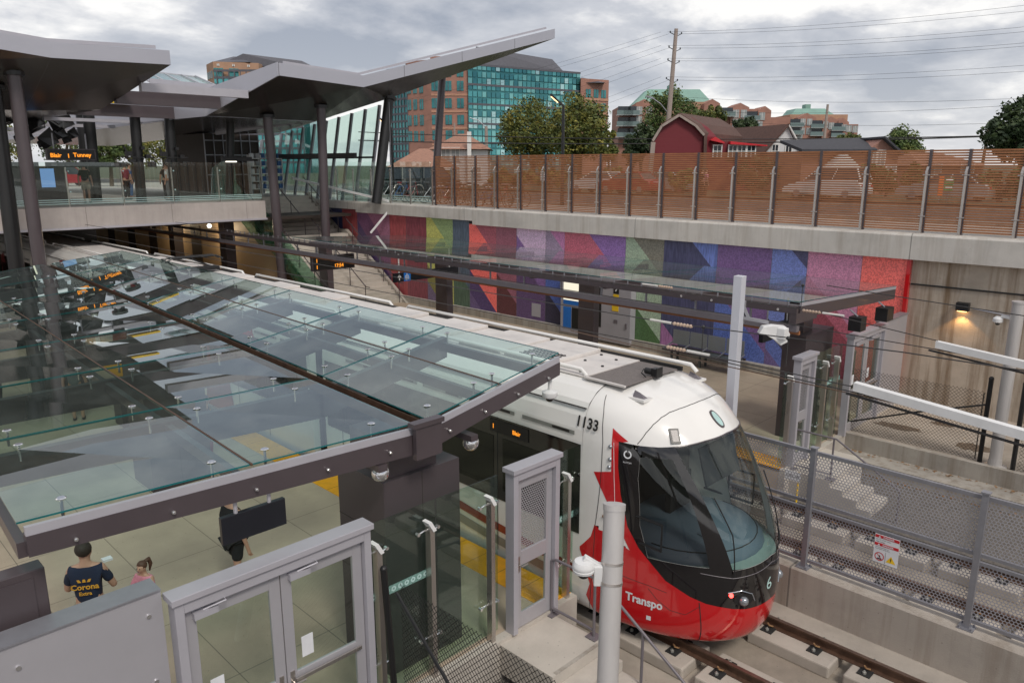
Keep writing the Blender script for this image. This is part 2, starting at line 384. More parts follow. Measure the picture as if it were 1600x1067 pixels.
mat('sign_red', (.55, .02, .03), .4)
mat('sign_yellow', (.85, .55, .02), .45)
mat('sign_orange', (.75,.16,.03), .5); mat('sign_green', (.02, .25, .08), .5)
mat('ink', (.01, .01, .01), .5)
mat('paper', (.70, .71, .74), .6)
mat('slat_wood', (.33, .135, .055), .55, var=.22, scale=5, stretch=(1, .4, 3))
mat('balcony_rail', (.16, .22, .22), .3, .2); mat('brick', (.34, .175, .135), .85, var=.2, scale=.6, bump=.2)
mat('brick_dark', (.20, .10, .07), .85, var=.2, scale=.6)
mat('brick_tan', (.40, .24, .16), .85, var=.15, scale=.6)
mat('band_stone', (.46, .25, .17), .8)
mat('slate_roof', (.10, .10, .12), .6, var=.15, scale=2)
mat('copper_roof', (.19, .34, .29), .6, var=.12, scale=.4)
mat('shingle_brown', (.10, .055, .045), .9, var=.3, scale=5, bump=.4)
mat('shingle_tan', (.32, .17, .12), .9, var=.3, scale=5, bump=.4)
mat('shingle_grey', (.055, .055, .065), .9, var=.3, scale=5)
mat('siding_red', (.15, .012, .02), .6, var=.08, stretch=(.2, .2, 22), scale=3, bump=.3, bscale=1)
mat('siding_white', (.62, .63, .64), .6, var=.06, stretch=(.2, .2, 22), scale=3)
mat('stucco_yellow', (.60, .52, .36), .85, var=.06)
mat('trim_white', (.70, .70, .68), .6)
mat('window_dark', (.03, .04, .05), .12, 0, var=.3)
mat('window_pale', (.32, .34, .34), .2, var=.3)
mat('teal_window', (.05, .20, .21), .08, .55, var=.45, scale=.7)
mat('bark', (.09, .065, .045), .9, var=.3, scale=6, bump=.6)
mat('wood_pole', (.33, .27, .24), .85, var=.2, scale=4, stretch=(1, 1, .1))
mat('damp', (.13, .10, .075), .5, var=.3, scale=6); mat('asphalt', (.075, .072, .07), .9, var=.2, scale=2, dirt=.3)
mat('pavement', (.33, .31, .28), .9, var=.12, scale=2)
mat('grass', (.07, .08, .045), .95, var=.35, scale=4, bump=.6)
mat('wire', (.03, .028, .028), .6)
mat('copper_wire', (.16, .10, .07), .5, .6)
mat('mast_grey', (.50, .51, .56), .4, var=.03); mat('insulator_tan', (.45, .33, .25), .4); mat('insulator', (.60, .58, .55), .35)
mat('grey_plastic', (.34, .34, .36), .45)
mat('bench_grey', (.10, .115, .12), .45, .3)
mat('skin', (.50, .28, .20), .55, var=.06); mat('skin_dark', (.12, .06, .04), .55)
mat('hair_dark', (.03, .02, .015), .7); mat('hair_brown', (.09, .04, .025), .6)
mat('navy_cloth', (.012, .018, .045), .85, var=.15, scale=10); mat('khaki', (.36, .31, .23), .9, var=.1); mat('pink_cloth', (.68, .25, .34), .85, var=.2, scale=14)
mat('black_cloth', (.012, .012, .014), .9); mat('white_cloth', (.62, .62, .62), .9); mat('grey_cloth', (.18, .19, .2), .9); mat('blue_cloth', (.05, .12, .28), .9); mat('green_cloth', (.03, .30, .06), .85); mat('maroon_cloth', (.22, .03, .05), .9)
mat('shoe', (.03, .03, .03), .6); mat('gold_print', (.70, .33, .03), .6)
glass('canopy_glass', tint=(.70, .90, .84), refl=1.35, opac=.02, ocol=(.55, .66, .62), grime=.08)
glass('canopy_glass_far', tint=(.86, .90, .88), refl=.95, opac=.10, ocol=(.40, .42, .42), grime=.16)
glass('clear_glass', tint=(.92, .965, .94), refl=.75)
glass('screen_glass', tint=(.80, .90, .85), refl=.7)
glass('green_glass', tint=(.62, .80, .71), refl=.9, opac=.05, ocol=(.2, .45, .33))
glass('curtain_glass', tint=(.82, .92, .89), refl=.8)
glass('windscreen', tint=(.80, .88, .85), refl=.75)
glass('cab_window', tint=(.50, .49, .48), refl=.7)
glass('dark_window', tint=(.26, .25, .245), refl=.75)
glass('skylight', tint=(.7, .85, .82), refl=1., opac=.25, ocol=(.5, .66, .62))
mat('glass_edge', (.01, .13, .14), .15, var=.2)
mat('frit', (.42, .60, .58), .5); mat('frit_shelf', (.22, .30, .29), .6)
perf('perf_divider', (.34, .33, .36), .050, .40, 'YZ')
perf('perf_door', (.30, .29, .31), .040, .38, 'XZ')
perf('perf_bench', (.26, .27, .27), .03, .30, 'YZ')
def leafmat(name, cols, sc=1.2):
    m, t, p, o = newmat(name); tc = NN(t, 'ShaderNodeTexCoord'); nz = NN(t, 'ShaderNodeTexNoise'); nz.inputs['Scale'].default_value = sc; nz.inputs['Detail'].default_value = 5; L(t, tc.outputs['Object'], nz.inputs[0])
    cr = NN(t, 'ShaderNodeValToRGB'); L(t, nz.outputs[0], cr.inputs[0]); e = cr.color_ramp.elements
    e[0].position = .3; e[0].color = cols[0]+(1,); e[1].position = .7; e[1].color = cols[2]+(1,); q = e.new(.5); q.color = cols[1]+(1,)
    L(t, cr.outputs[0], p.inputs['Base Color']); p.inputs['Roughness'].default_value = .65; return m
leafmat('leaf_green', [(.03, .058, .014), (.075, .12, .028), (.17, .19, .05)])
leafmat('leaf_autumn', [(.035, .060, .014), (.11, .13, .025), (.30, .25, .04)])
leafmat('leaf_dark', [(.016, .034, .012), (.035, .062, .02), (.08, .11, .035)])
# ============================================================ SETTING
Z0 = -.72
m = MB(); m.box(-14, 22.7, -30, 85, -1.2, Z0); struct(m.build('trackbed', 'track_conc'))
m = MB(); m.box(-14, 8.29, 7.0, 80, Z0, 0.0); struct(m.build('platform_near', 'plat_conc'))
m = MB(); m.box(15.36, 22.42, 7.0, 80, Z0, 0.0); struct(m.build('platform_far', 'plat_conc'))
m = MB(); m.box(22.42, 22.7, 7.0, 36, Z0, .30); struct(m.build('platform_kerb', 'kerb_conc'))
m = MB()
for x0, x1 in ((7.67, 8.29), (15.36, 15.98)): m.box(x0, x1, 6.98, 34, -.06, .008)
for y in range(0, 44):
    for x0 in (7.67, 15.36): m.box(x0, x0+.62, 7.0+.61*y, 7.006+.61*y, .006, .0095, 1)
struct(m.build('tactile_edge_paving', ['yellow_tile', 'joint_dark']))
# left yard beside the near platform end
m = MB(); m.box(-14, 8.0, -30, 6.96, Z0, -.62); struct(m.build('gravel_yard', 'grit'))
# right hand terrace with the retaining kerb
m = MB(); m.box(18.75, 22.7, -30, 6.98, Z0, 0.0); struct(m.build('terrace', 'track_conc'))
m = MB(); m.box(18.0, 18.748, -30, 6.98, Z0, -.34, 0); m.box(18.66, 18.80, -30, 6.98, -.6, .05, 0); struct(m.build('terrace_kerb', 'kerb_conc'))
m = MB(); m.box(15.3, 18.0, -30, 6.9, Z0, -.60); struct(m.build('ballast_strip', 'grit'))
# mural retaining wall body
YW1 = 46.
m = MB(); m.box(22.7, 23.25, -30, 7.02, -.9, 4.04)                      # plain concrete stretch (mural stands in front further on)
m.box(22.9, 23.25, 7.12, 24.9, -.9, 4.04); m.box(22.9, 23.25, 24.9, 33.9, -.9, 4.20); m.box(22.9, 23.25, 33.9, YW1, -.9, 4.34); m.box(22.55, 22.9, 7.02, 7.12, .0, 4.04, 1)
m.box(22.66, 22.72, -30, 7.0, 3.33, 3.37, 2)
w = m.build('retaining_wall', ['wall_conc', 'train_red', 'seam']); tag(w, 'tall rust streaked concrete retaining wall right of the mural', 'wall')
m = MB(); m.prism([(22.45, 29.5, 4.04), (22.45, -30, 4.04), (22.45, -30, 4.66), (22.52, -30, 4.74), (22.52, 29.5, 4.74), (22.45, 29.5, 4.66)][:0] or [(22.45, -30, 4.04), (23.3, -30, 4.04), (23.3, -30, 4.74), (22.51, -30, 4.74), (22.45, -30, 4.68)], (0, 54.9, 0))
m.prism([(22.47, 24.9, 4.20), (23.3, 24.9, 4.20), (23.3, 24.9, 4.74), (22.51, 24.9, 4.74), (22.47, 24.9, 4.68)], (0, 9.0, 0))
m.prism([(22.47, 33.9, 4.34), (23.3, 33.9, 4.34), (23.3, 33.9, 4.74), (22.51, 33.9, 4.74), (22.47, 33.9, 4.68)], (0, 6.0, 0))
tag(m.build('parapet', 'parapet_conc'), 'pale concrete parapet beam running along the top of the mural wall', 'parapet')
# mural: panels (y0,y1,[(threshold,colour)...]) bands run at 45 degrees down to the right
PAN = [
 (36.9, 35.4, [(-9, (28, 36, 84))]), (35.4, 34.0, [(-9, (140, 38, 44))]),
 (34.0, 31.2, [(-9, (66, 42, 92)), (-.4, (104, 52, 96)), (.9, (140, 72, 108))]),
 (31.2, 29.85, [(-9, (150, 36, 46))]), (29.85, 28.3, [(-9, (122, 36, 56))]),
 (28.3, 26.4, [(-9, (96, 76, 112)), (-3.0, (118, 112, 34)), (-2.2, (168, 170, 48)), (.35, (120, 146, 84))]),
 (26.4, 25.3, [(-9, (66, 92, 72)), (-2, (66, 84, 104))]),
 (25.3, 23.55, [(-9, (90, 66, 118)), (-3, (72, 46, 104)), (-2.0, (238, 62, 46)), (.4, (158, 62, 84))]),
 (23.55, 22.35, [(-9, (92, 40, 46)), (-2., (140, 68, 92))]),
 (22.35, 20.7, [(-9, (84, 54, 104)), (-1.0, (112, 70, 142)), (-.3, (182, 148, 186))]),
 (20.7, 19.7, [(-9, (44, 40, 66)), (-2.4, (40, 76, 160)), (-1.2, (138, 116, 150)), (.2, (176, 92, 158))]),
 (19.7, 16.75, [(-9, (96, 62, 128)), (-3.4, (60, 50, 80)), (-1.2, (182, 66, 98)), (1.2, (124, 78, 160))]),
 (16.75, 15.1, [(-9, (62, 100, 50)), (-2., (136, 160, 132)), (.3, (112, 110, 96))]),
 (15.1, 13.0, [(-9, (140, 74, 136)), (-2.9, (58, 60, 100)), (1.1, (70, 100, 184))]),
 (13.0, 11.1, [(-9, (96, 70, 124)), (-3.3, (54, 86, 172)), (-1.5, (104, 66, 132))]),
 (11.1, 9.95, [(-9, (92, 70, 130)), (-3.2, (60, 86, 168)), (-2.6, (58, 54, 84)), (-2.2, (80, 104, 184)), (.6, (62, 62, 104))]),
 (9.95, 8.35, [(-9, (50, 60, 130)), (-3.0, (140, 42, 66)), (-1.2, (168, 60, 92)), (-.7, (180, 98, 142))]),
 (8.35, 7.12, [(-9, (150, 40, 70)), (-3.4, (206, 46, 36)), (-1.5, (228, 62, 46))]),
]
mur = thing('mosaic_mural', 'long mosaic mural of angular coloured panels under the parapet', 'mural', (22.6, 7.1, .3))
mm_, order, seen = MB(), [], {}
ZT, ZB = 4.04, .30
def ztop(y): return 4.04 if y < 24.9 else 4.20 if y < 33.8 else 4.34
for pi_, (y0, y1, bands) in enumerate(PAN):
    ZT = ztop(y1)
    mb = MB(); mats = []
    for i, (q0, c) in enumerate(bands):
        q1 = bands[i+1][0] if i+1 < len(bands) else 99
        wd = y0-y1
        P = [(0, ZB), (wd, ZB), (wd, ZT), (0, ZT)]
        P = clip_half(P, 1, 1, -ZT-q0) if q0 > -8 else P
        if len(P) > 2: P = clip_half(P, -1, -1, ZT+q1)
        if len(P) < 3: continue
        k = 'tile_%d_%d_%d' % c
        if k not in M:
            l = srgb(*c); g_ = sum(l[:3])/3; mosaic(k, tuple((x*.68+g_*.32)*1.5 for x in l[:3]), .22, ribs=(pi_ in (0, 1, 3, 4, 6, 13)))
        mats.append(k); mb.poly([(22.62, y0-s_, z_) for s_, z_ in P], len(mats)-1)
        mb.poly([(22.70, y0-s_, z_) for s_, z_ in P][::-1], len(mats)-1)
    mb.box(22.618, 22.9, y1-.006, y1+.006, ZB, ZT, len(mats)); mats.append('purple_steel_pale')
    mb.build('mosaic_panel', mats, mur)
MB().box(22.60, 22.9, 7.04, 7.12, .30, 4.04).build('end_return', 'train_red', mur)
# ---------------- platform end steps, landings
m = MB(); m.box(6.62, 7.72, 5.86, 6.98, -.5, -.05)
for k in range(3): m.box(6.72, 7.76, 5.86-.30*(k+1), 5.858-.30*k, -.72, -.05-.17*(k+1))
m.box(6.70, 7.62, 5.86, 5.92, -.0505, -.046, 1)
tag(m.build('landing_steps', ['step_conc', 'kerb_conc']), 'pale concrete landing and steps below the single grey gate door', 'steps')
m = MB(); m.box(15.62, 17.5, 5.98, 6.98, -.6, -.05)
for k in range(4): m.box(15.62, 16.62, 5.98-.30*(k+1), 5.978-.30*k, -.72, -.05-.14*(k+1))
tag(m.build('track_steps', 'step_conc'), 'concrete steps going down to the far track beyond the mesh fence', 'steps')
def rail_tube(name, pts_list, lab, r=.021, plates=()):
    m = MB()
    for p in pts_list: m.tube(p, r, 8)
    for x, y, z in plates: m.box(x-.09, x+.09, y-.09, y+.09, z, z+.018)
    o = m.build(name, 'purple_steel_pale', smooth=False); tag(o, lab, 'handrail'); return o
rail_tube('handrail', [[(7.70, 6.86, -.05), (7.70, 6.86, .84), (7.70, 6.78, .88), (7.70, 5.95, .88), (7.70, 4.5, -.02), (7.70, 4.5, -.6)], [(7.70, 6.04, -.05), (7.70, 6.04, .88)], [(7.70, 6.84, .06), (7.70, 6.05, .06)], [(7.70, 5.2, -.6), (7.70, 5.2, .42)]], 'grey tube handrail on the concrete landing beside the train', plates=((7.70, 6.86, -.05), (7.70, 6.04, -.05)))
rail_tube('handrail', [[(15.72, 6.86, -.05), (15.72, 6.86, .84), (15.72, 6.80, .88), (15.72, 5.95, .88), (15.72, 4.6, .12), (15.72, 4.6, -.6)], [(15.72, 6.0, -.05), (15.72, 6.0, .88)], [(15.72, 6.84, .06), (15.72, 6.02, .06)]], 'grey tube handrail of the steps beyond the mesh fence', plates=((15.72, 6.86, -.05), (15.72, 6.0, -.05)))
# ---------------- tracks
def track(xc, lab, y_hi):
    t = thing('railway_track', lab, 'railway track', (xc, 0, Z0), group='tracks through the station')
    for s in (-1, 1):
        x = xc+s*.755; m = MB(); y0, L_ = -20, y_hi+20
        prof = [(-.07, 0), (.07, 0), (.07, .012), (.012, .03), (.010, .115), (.035, .125), (.035, .15), (-.035, .15), (-.035, .125), (-.010, .115), (-.012, .03), (-.07, .012)]
        m.prism([(x+a, y0, -.52+b) for a, b in prof], (0, L_, 0))
        m.box(x-.03, x+.03, y0, y_hi, -.371, -.3685, 1); m.build('rail', ['rail_steel', 'rail_top'], t)
        for k in range(-2, 8):
            yb = 4.88+1.48*k
            a, b = (x-.42, x+.36) if s < 0 else (x-.40, x+.26)
            pm = MB(); pm.box(a, b, yb-1.28, yb, Z0, -.522); pm.build('plinth', 'plinth_conc', t, bevel=.025)
            if k > 4: continue
            for yy in (yb-.22, yb-.96):
                for sd in (-1, 1):
                    fm = MB(); fm.box(x+sd*.03, x+sd*.24, yy-.09, yy+.09, -.521, -.505)
                    fm.lathe((x+sd*.19, yy, -.5051), [(.028, 0), (.028, .03), (.012, .032), (.012, .05)], 6, 1)
                    fm.tube([(x+sd*.05, yy+.03, -.506), (x+sd*.10, yy+.035, -.44), (x+sd*.13, yy, -.45), (x+sd*.09, yy-.04, -.47), (x+sd*.05, yy-.03, -.49)], .012, 6, 2)
                    fm.build('fastener', ['black_rubber', 'bolt', 'clip_rust'], t)
    return t
track(9.72, 'rusty rails of the near track in front of the train', 70)
track(13.92, 'rusty rails of the far track behind the mesh fence', 70)
m = MB(); m.box(10.74, 11.15, -25, 75, Z0, -.525); struct(m.build('track_shelf', 'plinth_conc'))
m = MB(); m.box(11.46, 12.75, -25, 75, Z0, -.60); struct(m.build('track_shelf', 'plinth_conc'))
for xc_ in (9.72, 13.92):
    m = MB(); m.box(xc_-.55, xc_+.55, -20, 70, Z0+.002, Z0+.006); struct(m.build('drain_stain', 'stain_conc'))
# divider wall + perforated fence
m = MB(); m.prism([(11.15, -25, Z0), (11.46, -25, Z0), (11.46, -25, .18), (11.44, -25, .2), (11.17, -25, .2), (11.15, -25, .18)], (0, 100, 0))
tag(m.build('divider_wall', 'divider_conc'), 'low concrete wall between the two tracks carrying the mesh fence', 'wall')
df = thing('mesh_fence', 'grey perforated metal fence on the low wall between the tracks', 'fence', (11.3, 4.6, .2))
ys = [4.60+2.37*k for k in range(-4, 3)]
for i, y in enumerate(ys):
    m = MB(); m.box(11.26, 11.34, y-.04, y+.04, .2, 2.24); m.box(11.245, 11.355, y-.055, y+.055, 2.24, 2.26); pm = m.build('post', 'galv', df)
    m = MB(); m.box(11.2, 11.4, y-.1, y+.1, .2, .216)
    for a in (-.075, .075):
        for b in (-.075, .075): m.lathe((11.3+a, y+b, .216), [(.013, 0), (.013, .03)], 6)
    m.build('base_plate', 'galv', pm)
for i in range(len(ys)-1):
    a, b = ys[i]+.04, ys[i+1]-.04
    m = MB()
    for z0, z1 in ((2.14, 2.19), (1.30, 1.35), (1.18, 1.23), (.29, .34)): m.box(11.31, 11.355, a, b, z0, z1)
    m.build('rail', 'galv', df)
    m = MB(); m.box(11.330, 11.333, a, b, 1.35, 2.14); m.box(11.330, 11.333, a, b, .34, 1.18); m.build('perforated_panel', 'perf_divider', df)
# danger sign on it
sg = thing('danger_sign', 'white and red danger notice fixed to the mesh fence', 'sign', (11.25, 3.38, .74))
XS = 11.242; m = MB(); m.box(XS, XS+.006, 3.20, 3.55, .75, 1.20); m.build('plate', 'paper', sg)
def on_sign(y0, z0, X_=XS-.002): return lambda x, y: (X_, y0-x, z0+y)
m = MB(); m.box(XS-.002, XS, 3.205, 3.545, 1.145, 1.19); m.box(XS-.002, XS, 3.205, 3.545, 1.02, 1.065); m.build('red_band', 'sign_red', sg)
m = text_mb('DANGER', .038, on_sign(3.43, 1.155, XS-.004), bold=.0012)
for mb_ in (text_mb('DANGER', .038, on_sign(3.43, 1.03, XS-.004), bold=.0012),):
    b = len(m.v); m.v += mb_.v; m.f += [tuple(i+b for i in f) for f in mb_.f]; m.m += mb_.m
for zz_ in (1.150, 1.025): m.poly([(XS-.004, 3.50, zz_), (XS-.004, 3.465, zz_), (XS-.004, 3.4825, zz_+.033)])
m.build('lettering', 'paper', sg)
m = MB()
for i, (tx, zz_) in enumerate((('Do not cross tracks', 1.112), ('High voltage', 1.08), ('No trespassing on', .99), ('overhead wires live', .965))):
    q = text_mb(tx, .026, on_sign(3.53, zz_)); b = len(m.v); m.v += q.v; m.f += [tuple(k+b for k in f) for f in q.f]; m.m += q.m
m.box(XS-.002, XS-.001, 3.374, 3.378, .76, .94)
m.build('fine_print', 'ink', sg)
def ring(mb, c, r0, r1, n=24, m_=0, fn=None):
    for k in range(n):
        a, b = 2*pi*k/n, 2*pi*(k+1)/n
        mb.poly([fn(c[0]+r0*cos(a), c[1]+r0*sin(a)), fn(c[0]+r1*cos(a), c[1]+r1*sin(a)), fn(c[0]+r1*cos(b), c[1]+r1*sin(b)), fn(c[0]+r0*cos(b), c[1]+r0*sin(b))], m_)
fs = on_sign(3.55, .75)
m = MB(); ring(m, (.09, .10), .055, .068, fn=fs); m.poly([fs(.045, .14), fs(.053, .148), fs(.135, .06), fs(.127, .052)])
m.build('prohibition_ring', 'sign_red', sg)
m = MB(); fk = lambda x, y: (XS-.0035, 3.55-x, .75+y)
m.poly([fk(.055, .055), fk(.125, .055), fk(.115, .075), fk(.065, .075)]); m.poly([fk(.085, .085), fk(.105, .09), fk(.10, .12), fk(.088, .125)]); m.poly([fk(.265, .12), fk(.25, .12), fk(.243, .095), fk(.255, .097)]); m.poly([fk(.255, .10), fk(.262, .10), fk(.25, .055), fk(.245, .075)])
m.build('pictogram', 'ink', sg)
m = MB(); m.poly([fs(.185, .045), fs(.325, .045), fs(.255, .155)]); m.build('warning_triangle', 'sign_yellow', sg)
# ---------------- mural side slatted fence along the street (real slats)
YF1 = 28.0
sf = thing('slatted_fence', 'rust brown horizontal slat fence standing on the parapet', 'fence', (22.95, 7, 4.74))
fy = [27.95-1.385*k for k in range(0, 16)]+[6.9]
fy = sorted(set(round(a, 3) for a in fy if a > 7.5))+[]
fy = [-2.0, -.6, .75, 2.1, 3.45, 4.75, 6.0, 6.95]+[y for y in fy if y > 7.5]
for y in fy:
    m = MB(); m.box(22.90, 22.99, y-.035, y+.035, 4.74, 6.97); m.build('post', 'purple_steel', sf)
    m = MB(); m.box(22.72, 22.77, y-.03, y+.03, 4.74, 6.42); m.poly([(22.69, y-.03, 6.36), (22.69, y+.03, 6.36), (22.80, y+.03, 6.52), (22.80, y-.03, 6.52)])
    for z in (5.2, 6.3): m.tube([(22.77, y, z), (22.90, y, z)], .012, 6); m.lathe((22.735, y-.09, z), [(.022, 0), (.022, .18)], 8, axis='Y')
    m.build('glass_clamp_post', 'stainless', sf)
for i in range(len(fy)-1):
    a, b = fy[i]+.035, fy[i+1]-.035
    m = MB()
    for k in range(33): m.box(22.93, 22.965, a, b, 4.80+k*.066, 4.80+k*.066+.047)
    m.build('slat_panel', 'slat_wood', sf)
    m = MB(); m.box(22.965, 23.0, a, b, 5.50, 5.56); m.build('mid_rail', 'purple_steel', sf)
# clear balustrade continuing past the slatted fence to the concourse corner
cb = thing('glass_balustrade', 'clear glass balustrade on the parapet by the bike racks', 'balustrade', (22.75, 32, 4.74))
gy = [28.05, 29.6, 31.2, 32.8, 34.4, 36.0]
for y in gy[1:]:
    m = MB(); m.box(22.72, 22.77, y-.03, y+.03, 4.74, 6.4)
    for z in (5.2, 6.3): m.lathe((22.735, y-.09, z), [(.022, 0), (.022, .18)], 8, axis='Y')
    m.build('post', 'stainless', cb)
for i in range(len(gy)-1):
    m = MB(); m.box(22.79, 22.80, gy[i]+.01, gy[i+1]-.01, 4.78, 6.72); m.build('pane', 'clear_glass', cb)
    m = MB()
    for z in (4.9, 5.0, 5.1): m.box(22.785, 22.789, gy[i]+.02, gy[i+1]-.02, z, z+.03)
    m.build('frit_line', 'frit', cb)
# ============================================================ CANOPIES
def zg(fr): return 3.42+(3.73-3.42)*fr          # gutter height, near (0) to far (1)
def xg(fr): return 5.50+.5*fr
YA, YB = 7.08, 24.93; NP = 7; PIT_ = (YB-YA)/NP
def RW(u, fr):   # right wing u 0 gutter..1 outer
    x = xg(fr)+.10+(8.06-xg(fr)-.10)*u; z = zg(fr)+.05+((3.90+.1*fr)-zg(fr)-.05)*u; return x, z
def LW(u, fr):
    x = xg(fr)-.10+((1.2+.9*fr)-xg(fr)+.1)*u; z = zg(fr)+.05+((3.62-.25*fr)-zg(fr)-.05)*u
    return x, z
cp = thing('glass_canopy', 'large butterfly glass canopy over the near platform', 'canopy', (5.6, 7.1, 3.2))
def gpanel(W_, u0, u1, f0, f1, name='glass_panel'):
    m = MB(); e = .008; th = .018
    c = []
    for u, f, du, dfr in ((u0, f0, e, e), (u1, f0, -e, e), (u1, f1, -e, -e), (u0, f1, e, -e)):
        x, z = W_(u+du*.5, f+dfr*.12); c.append((x, YA+(YB-YA)*(f+dfr*.12), z))
    t2 = [(p[0], p[1], p[2]+th) for p in c]
    m.poly(t2, 0)
    for i in range(4):
        j = (i+1) % 4; m.poly([c[i], c[j], t2[j], t2[i]], 1)
    o = m.build(name, ['canopy_glass', 'glass_edge'], cp); return o
for k in range(NP):
    f0, f1 = k/NP, (k+1)/NP
    for (u0, u1) in ((0, .5), (.5, 1)): gpanel(RW, u0, u1, f0, f1); gpanel(LW, u0, u1, f0, f1)
for W_ in (RW, LW):
    m = MB(); P = [(W_(.5, k/NP)[0], YA+(YB-YA)*k/NP, W_(.5, k/NP)[1]+.012) for k in range(NP+1)]
    for i in range(NP): m.bar(P[i], P[i+1], .022, .020)
    m.build('joint_strip', 'rail_steel', cp)
# steel: end beams, cross beams, purlins, gutter
def beam_pts(f, dz=0.):
    y = YA+(YB-YA)*f
    return y
for k in range(NP+1):
    f = k/NP; y = YA+(YB-YA)*f+(.02 if k == 0 else -.02 if k == NP else 0)
    for W_, nm in ((RW, 'right'), (LW, 'left')):
        m = MB(); d0, d1 = (.11, .35) if k in (0, NP) else (.16, .58)
        xa, za = W_(-.04, f); xb, zb = W_(.985, f)
        w_ = .06
        P = [(xa, y-w_, za-d0), (xb, y-w_, zb-d0), (xb, y-w_, zb-d0-(.19 if k in (0, NP) else .34)), (xa, y-w_, za-d1-.02)]
        m.prism(P, (0, 2*w_, 0)); m.build('cross_beam', 'purple_steel', cp)
        if k == 0:   # pale flashing between glass and beam
            m = MB(); m.prism([(xa, y-w_+.01, za-.03), (xb, y-w_+.01, zb-.03), (xb, y-w_+.01, zb-d0), (xa, y-w_+.01, za-d0)], (0, .05, 0)); m.build('flashing', 'light_grey_steel', cp)
# edge purlins (outer) and mid purlins
for W_, u in ((RW, .93), (RW, .5), (LW, .5), (LW, .99)):
    for k in range(NP):
        f0, f1 = k/NP, (k+1)/NP
        a, b = W_(u, f0), W_(u, f1)
        m = MB(); m.bar((a[0], YA+(YB-YA)*f0+.06, a[1]-.26), (b[0], YA+(YB-YA)*f1-.06, b[1]-.26), .08, .14); m.build('purlin', 'purple_steel', cp)
# gutter along the valley
m = MB()
for k in range(NP):
    f0, f1 = k/NP, (k+1)/NP
    A_, B_ = (xg(f0), YA+(YB-YA)*f0, zg(f0)), (xg(f1), YA+(YB-YA)*f1, zg(f1))
    for dx, w_, z0, z1, mm2 in ((0, .14, -.10, -.08, 1), (-.085, .012, -.10, .035, 0), (.085, .012, -.10, .035, 0)):
        m.bar((A_[0]+dx, A_[1], A_[2]+(z0+z1)/2), (B_[0]+dx, B_[1], B_[2]+(z0+z1)/2), w_, z1-z0, mm2)
m.build('gutter', ['rail_steel', 'dark_brown'], cp)
m = MB(); m.box(5.32, 5.72, 6.95, 7.02, 3.06, 3.52); m.box(5.28, 5.75, 6.93, 7.06, 3.47, 3.53); m.build('gutter_head', 'purple_steel', cp)
# spider studs with discs, one mesh per wing row (a part with many pins)
st_pos = []
for W_ in (RW, LW):
    for u in (.1, .43, .57, .9):
        for k in range(NP):
            for ff in (k/NP+.018, (k+1)/NP-.018):
                x, z = W_(u, ff); st_pos.append((ff, x, YA+(YB-YA)*ff, z))
st_pos.sort(); m = MB(); m.lathe((0, 0, .019), [(.045, 0), (.048, .004), (.035, .012)], 12); m.lathe((0, 0, -.17), [(.016, 0), (.016, .19)], 6)
s0 = m.build('glass_stud', 'chrome', cp, local=True)
for i, (ff, x, y, z) in enumerate(st_pos[:100]):
    o = s0 if i == 0 else s0.copy()
    if i: COL.objects.link(o); o.parent = cp
    o.location = Vector((x, y, z))-ORG[cp.name]
m = MB()
for ff, x, y, z in st_pos[100:]: m.lathe((x, y, z+.019), [(.045, 0), (.048, .004), (.035, .012)], 8); m.lathe((x, y, z-.17), [(.016, 0), (.016, .165)], 6)
m.build('glass_stud', 'chrome', cp)['kind'] = 'stuff'
for W_, n in ((RW, 4), (LW, 5)):
    for i in range(n):
        x, z = W_((i+.5)/n, 0); MB().lathe((x, 6.985, z-.24), [(.010, 0), (.010, .02), (.019, .021), (.019, .045)], 10, axis='Y').build('beam_bolt', 'chrome', cp)
# canopy columns
for yc in (7.85, 16.0, 24.0):
    col = thing('canopy_column', 'dark purple clad column %s' % {7.85: 'at the front end of the near platform canopy', 16.0: 'midway under the near platform canopy', 24.0: 'at the far end of the near platform canopy'}[yc], 'column', (5.7, yc, 0), group='columns of the near canopy')
    m = MB(); m.box(5.08, 6.32, yc-.52, yc+.52, 0, 2.72); m.build('cladding', 'dark_panel', col)
    m = MB(); m.box(5.22, 5.98, yc-.45, yc+.4, 2.724, 3.22); m.build('head', 'purple_steel', col)
    m = MB()
    for z in (1.28, 2.0): m.box(5.077, 6.323, yc-.523, yc+.523, z, z+.008)
    m.box(5.68, 5.688, yc-.524, yc-.522, 0, 2.72); m.build('joint', 'joint_dark', col)
# convex observation mirrors / dome lamps under the beam
for x, nm in ((4.90, 'left of'), (6.35, 'right of')):
    d = thing('dome_lamp', 'clear globe lamp under the canopy beam %s the front column' % nm, 'lamp', (x, 7.1, 2.95), group='globe lamps at the front beam')
    m = MB(); m.sphere((x, 7.12, 2.98), .11, 10); m.build('globe', 'chrome', d, smooth=True)
    m = MB(); m.box(x-.10, x+.02, 7.0, 7.3, 3.04, 3.12); m.build('bracket', 'purple_steel', d)
def dome_cam(x, y, z, lab, drop=.2):
    d = thing('dome_camera', lab, 'security camera', (x, y, z))
    m = MB(); m.lathe((x, y, z-drop), [(.03, 0), (.03, drop)], 8); m.lathe((x, y, z-drop-.10), [(.10, 0), (.115, .02), (.115, .08), (.05, .11)], 16); m.build('housing', 'cam_white', d, smooth=True, auto=40)
    m = MB(); m.sphere((x, y, z-drop-.11), .065, 8); m.build('lens_dome', 'train_black', d, smooth=True); return d
dome_cam(7.92, 7.14, 3.56, 'white dome camera hanging from the corner of the near canopy')
